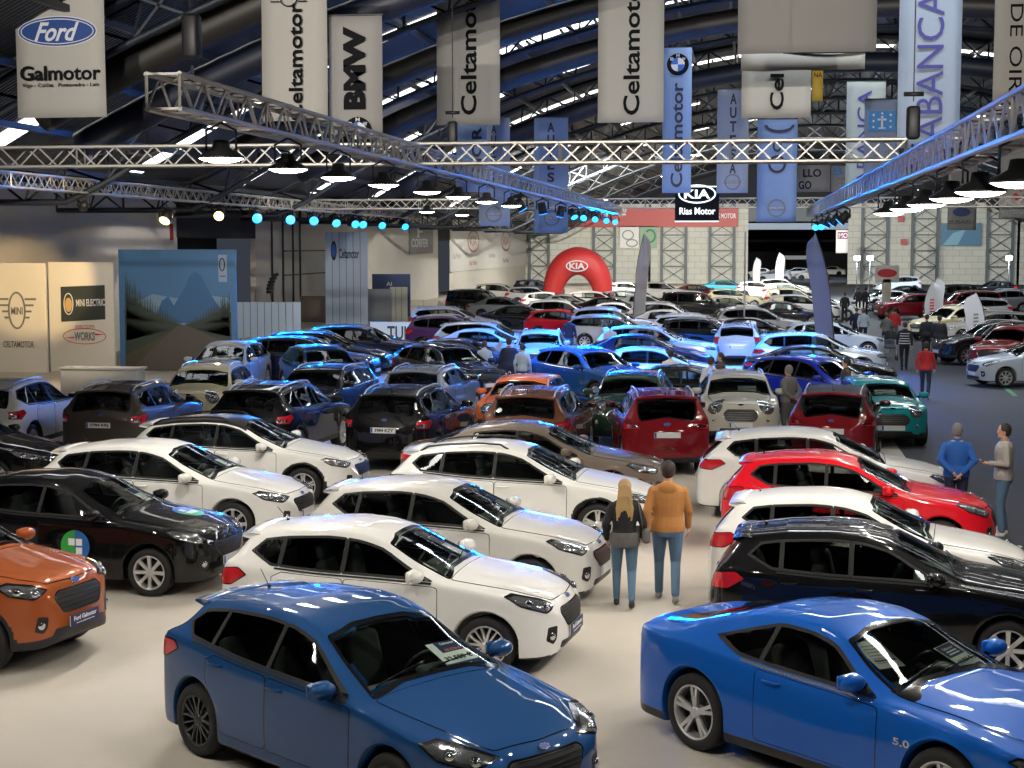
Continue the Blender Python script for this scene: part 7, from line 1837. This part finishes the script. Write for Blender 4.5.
for key, y, s, w, h, st, lab in (
    ('white hatchback parked directly behind the deep blue front hatchback', .40, .34, .16, .62, 'navy', 'long narrow sheet in the white hatchback behind the deep blue one'),
    ('black hatchback at left with a round green sticker on bonnet and door', .38, .30, .16, .52, 'navy', 'white and navy sheet in the windscreen of the black hatchback at left'),
    ('silver white hatchback between two white cars, its nose beside the walking couple', .42, .34, .14, .50, 'navy', 'narrow sheet in the windscreen of the silver white hatchback'),
    ('white hatchback behind the black hatchback with the green sticker', .42, .32, .16, .52, 'navy', 'narrow sheet in the white hatchback behind the black one'),
    ('white crossover hatchback with a black roof in front of the dark SUVs', .45, .30, .14, .56, 'navy', 'narrow sheet in the black roofed white crossover'),
    ('white crossover hatchback with black wheel arches beside the blonde woman', .45, .30, .12, .50, 'navy', 'narrow sheet in the white crossover beside the blonde woman'),
    ('cream small SUV facing the camera in front of the mountain road poster', -.22, .34, .40, .30, 'cream', 'cream sheet in the windscreen of the cream small SUV'),
    ('pale blue SUV behind the cream small SUV, next to the poster', .05, .28, .42, .22, 'plain', 'left white sheet in the windscreen of the pale blue SUV'),
    ('pale blue SUV behind the cream small SUV, next to the poster', .50, .26, .34, .22, 'plain', 'right white sheet in the windscreen of the pale blue SUV'),
    ('black small SUV facing the camera with a yellow sheet in its windscreen', -.35, .34, .30, .24, 'cream', 'yellow sheet in the windscreen of the black small SUV'),
    ('blue SUV with a white sheet in its windscreen behind the black small SUV', .15, .24, .46, .32, 'plain', 'white sheet in the blue SUV behind the black small SUV'),
    ('blue black SUV behind the dark grey small SUV with white sheet in front glass', .20, .24, .44, .30, 'plain', 'white sheet in the blue black SUV behind the dark grey one'),
    ('dark blue SUV standing behind the orange small car in blue light', .30, .24, .40, .32, 'plain', 'white sheet in the dark blue SUV behind the orange small car'),
    ('orange small car facing the camera beside a copper brown SUV', -.35, .32, .34, .28, 'cream', 'cream sheet in the windscreen of the orange small car'),
    ('beige small SUV facing the camera beside the standing grey-haired man', .20, .40, .42, .28, 'plain', 'white sheet in the windscreen of the beige small SUV'),
    ('turquoise small car facing the camera at the edge of the dark aisle', .05, .42, .48, .30, 'plain', 'white sheet in the windscreen of the turquoise small car'),
    ('royal blue SUV facing right behind the black roofed red SUV', .25, .26, .40, .30, 'plain', 'pale sheet in the windscreen of the royal blue SUV')):
    sheet(key, y, s, w, h, lab, st)
def plate_text(key, s, rear=True, size=(.40, .07), mt=None, dz=0.0, name='plate_lettering'):
    r, tn, M = CARS[key]; t = TYPES[tn]; x, z = t.rplate if rear else (t.plate0[0], t.plate0[1])
    me = text_mesh(s, 1.0, .03, .001).copy(); xs = [v.co.x for v in me.vertices]; ys = [v.co.y for v in me.vertices]; w, h = max(xs) - min(xs), max(ys) - min(ys); cx, cy = (max(xs) + min(xs)) / 2, (max(ys) + min(ys)) / 2
    sg = -1 if rear else 1
    for v in me.vertices: v.co = (x + sg * (.001 + v.co.z), sg * ((v.co.x - cx) / w * size[0]) + (0 if not rear else -.02), z + dz + (v.co.y - cy) / h * size[1])
    me.materials.clear(); me.materials.append(mt or M_INK); put(name, me, r)
plate_text('black SUV with number plate 3984 KZY seen from behind', '3984 KZY')
plate_text('dark brown grey SUV seen from behind beside the white SUV at left', '2784 KRJ')
def dealer_plate(key, lines, m=None):
    r, tn, M = CARS[key]; t = TYPES[tn]; x, z = t.fplate
    b = MB(); b.box((x + .004, 0, z), (.008, .52, .13), 0); o = b.build('dealer_plate', [m or M_NVY], r); o['label'] = 'navy dealer plate'
    for k, (s, hh, ww, dz) in enumerate(lines):
        me = text_mesh(s, 1.0, .02, .001).copy(); xs = [v.co.x for v in me.vertices]; ys = [v.co.y for v in me.vertices]; w, h = max(xs) - min(xs), max(ys) - min(ys); cx, cy = (max(xs) + min(xs)) / 2, (max(ys) + min(ys)) / 2
        for v in me.vertices: v.co = (x + .010 + v.co.z, (v.co.x - cx) / w * ww, z + dz + (v.co.y - cy) / h * hh)
        me.materials.clear(); me.materials.append(M_PAP); put('plate_lettering', me, o)
for key in ('copper orange SUV cut off by the left edge of the frame', 'white hatchback parked directly behind the deep blue front hatchback'): dealer_plate(key, (('Ford Galmotor', .05, .42, .02), ('www.galmotor.es', .02, .34, -.035)))
# round stickers on the black hatchback
KEY = 'black hatchback at left with a round green sticker on bonnet and door'; r_, tn_, M_ = CARS[KEY]; t_ = TYPES[tn_]
SG, SB = mat('sticker_green', (.05, .42, .08), .4), mat('sticker_blue', (.03, .15, .50), .4)
for fr, c, nm in ((F_T, Vector((1.28, .22, 0)), 'bonnet_sticker'), (F_R, Vector((.20, 0, .62)), 'door_sticker')):
    cu = fr.p2(c); el = [(cu[0] + .21 * math.cos(a), cu[1] + .21 * math.sin(a)) for a in np.linspace(0, 2 * PI, 28, endpoint=False)]
    half = lambda s: [p for p in el if s * (p[0] - cu[0] if fr is F_R else p[1] - cu[1]) > -.02]
    pv = patch(t_.bvh, fr, el, .008, .004, .06); o = mk(nm, pv[0], pv[1], [SG], None, True, r_); o['label'] = 'round green, white and blue sticker'
    pv = patch(t_.bvh, fr, half(1 if fr is F_R else -1), .010, .003, .06); mk('sticker_field', pv[0], pv[1], [SB], None, True, o)
    for dx, dy in ((-.05, .055), (.06, .055), (.06, -.06)):
        q = [(cu[0] + dx + sx * .045, cu[1] + dy + sy * .045) for sx, sy in ((-1, -1), (1, -1), (1, 1), (-1, 1))]
        pv = patch(t_.bvh, fr, q, .012, .002, .05); mk('sticker_print', pv[0], pv[1], [M_PAP], None, True, o)
# lettering on the coupe's wing
r_, tn_, M_ = CARS[K]; t_ = TYPES[tn_]
hit = t_.bvh.ray_cast(Vector((.98, -3, .66)), Vector((0, 1, 0))); text(r_, '5.0', 1, hit[0].x, .66, M_CHR, -hit[0].y + .002, 0, .02, fit=(.16, .06), name='wing_badge', depth=.004)
EXPO = 0.45
# ------------------------------------------------------------------ world and output
w = bpy.data.worlds.new('world'); SC.world = w; w.use_nodes = True
w.node_tree.nodes['Background'].inputs[0].default_value = (.55, .62, .80, 1); w.node_tree.nodes['Background'].inputs[1].default_value = .05
# daylight through the skylights
for y in (40.6, 62.6, 84.6, 106.6, 128.6):
    l = bpy.data.lights.new('day', 'AREA'); l.shape = 'RECTANGLE'; l.size = 12; l.size_y = 1.1; l.energy = 500; l.color = (.88, .94, 1)
    o = bpy.data.objects.new('skylight_light', l); COL.objects.link(o); o.location = (XC, y, 14.05)
vs = SC.view_settings; vs.view_transform = 'Standard'; vs.look = 'None'; vs.gamma = 1.0; vs.use_curve_mapping = False; vs.exposure = EXPO
SC.cycles.max_bounces = 6; SC.cycles.transparent_max_bounces = 12; SC.cycles.diffuse_bounces = 3; SC.cycles.glossy_bounces = 3; SC.cycles.caustics_reflective = False; SC.cycles.caustics_refractive = False; SC.cycles.sample_clamp_indirect = 6; SC.cycles.sample_clamp_direct = 0
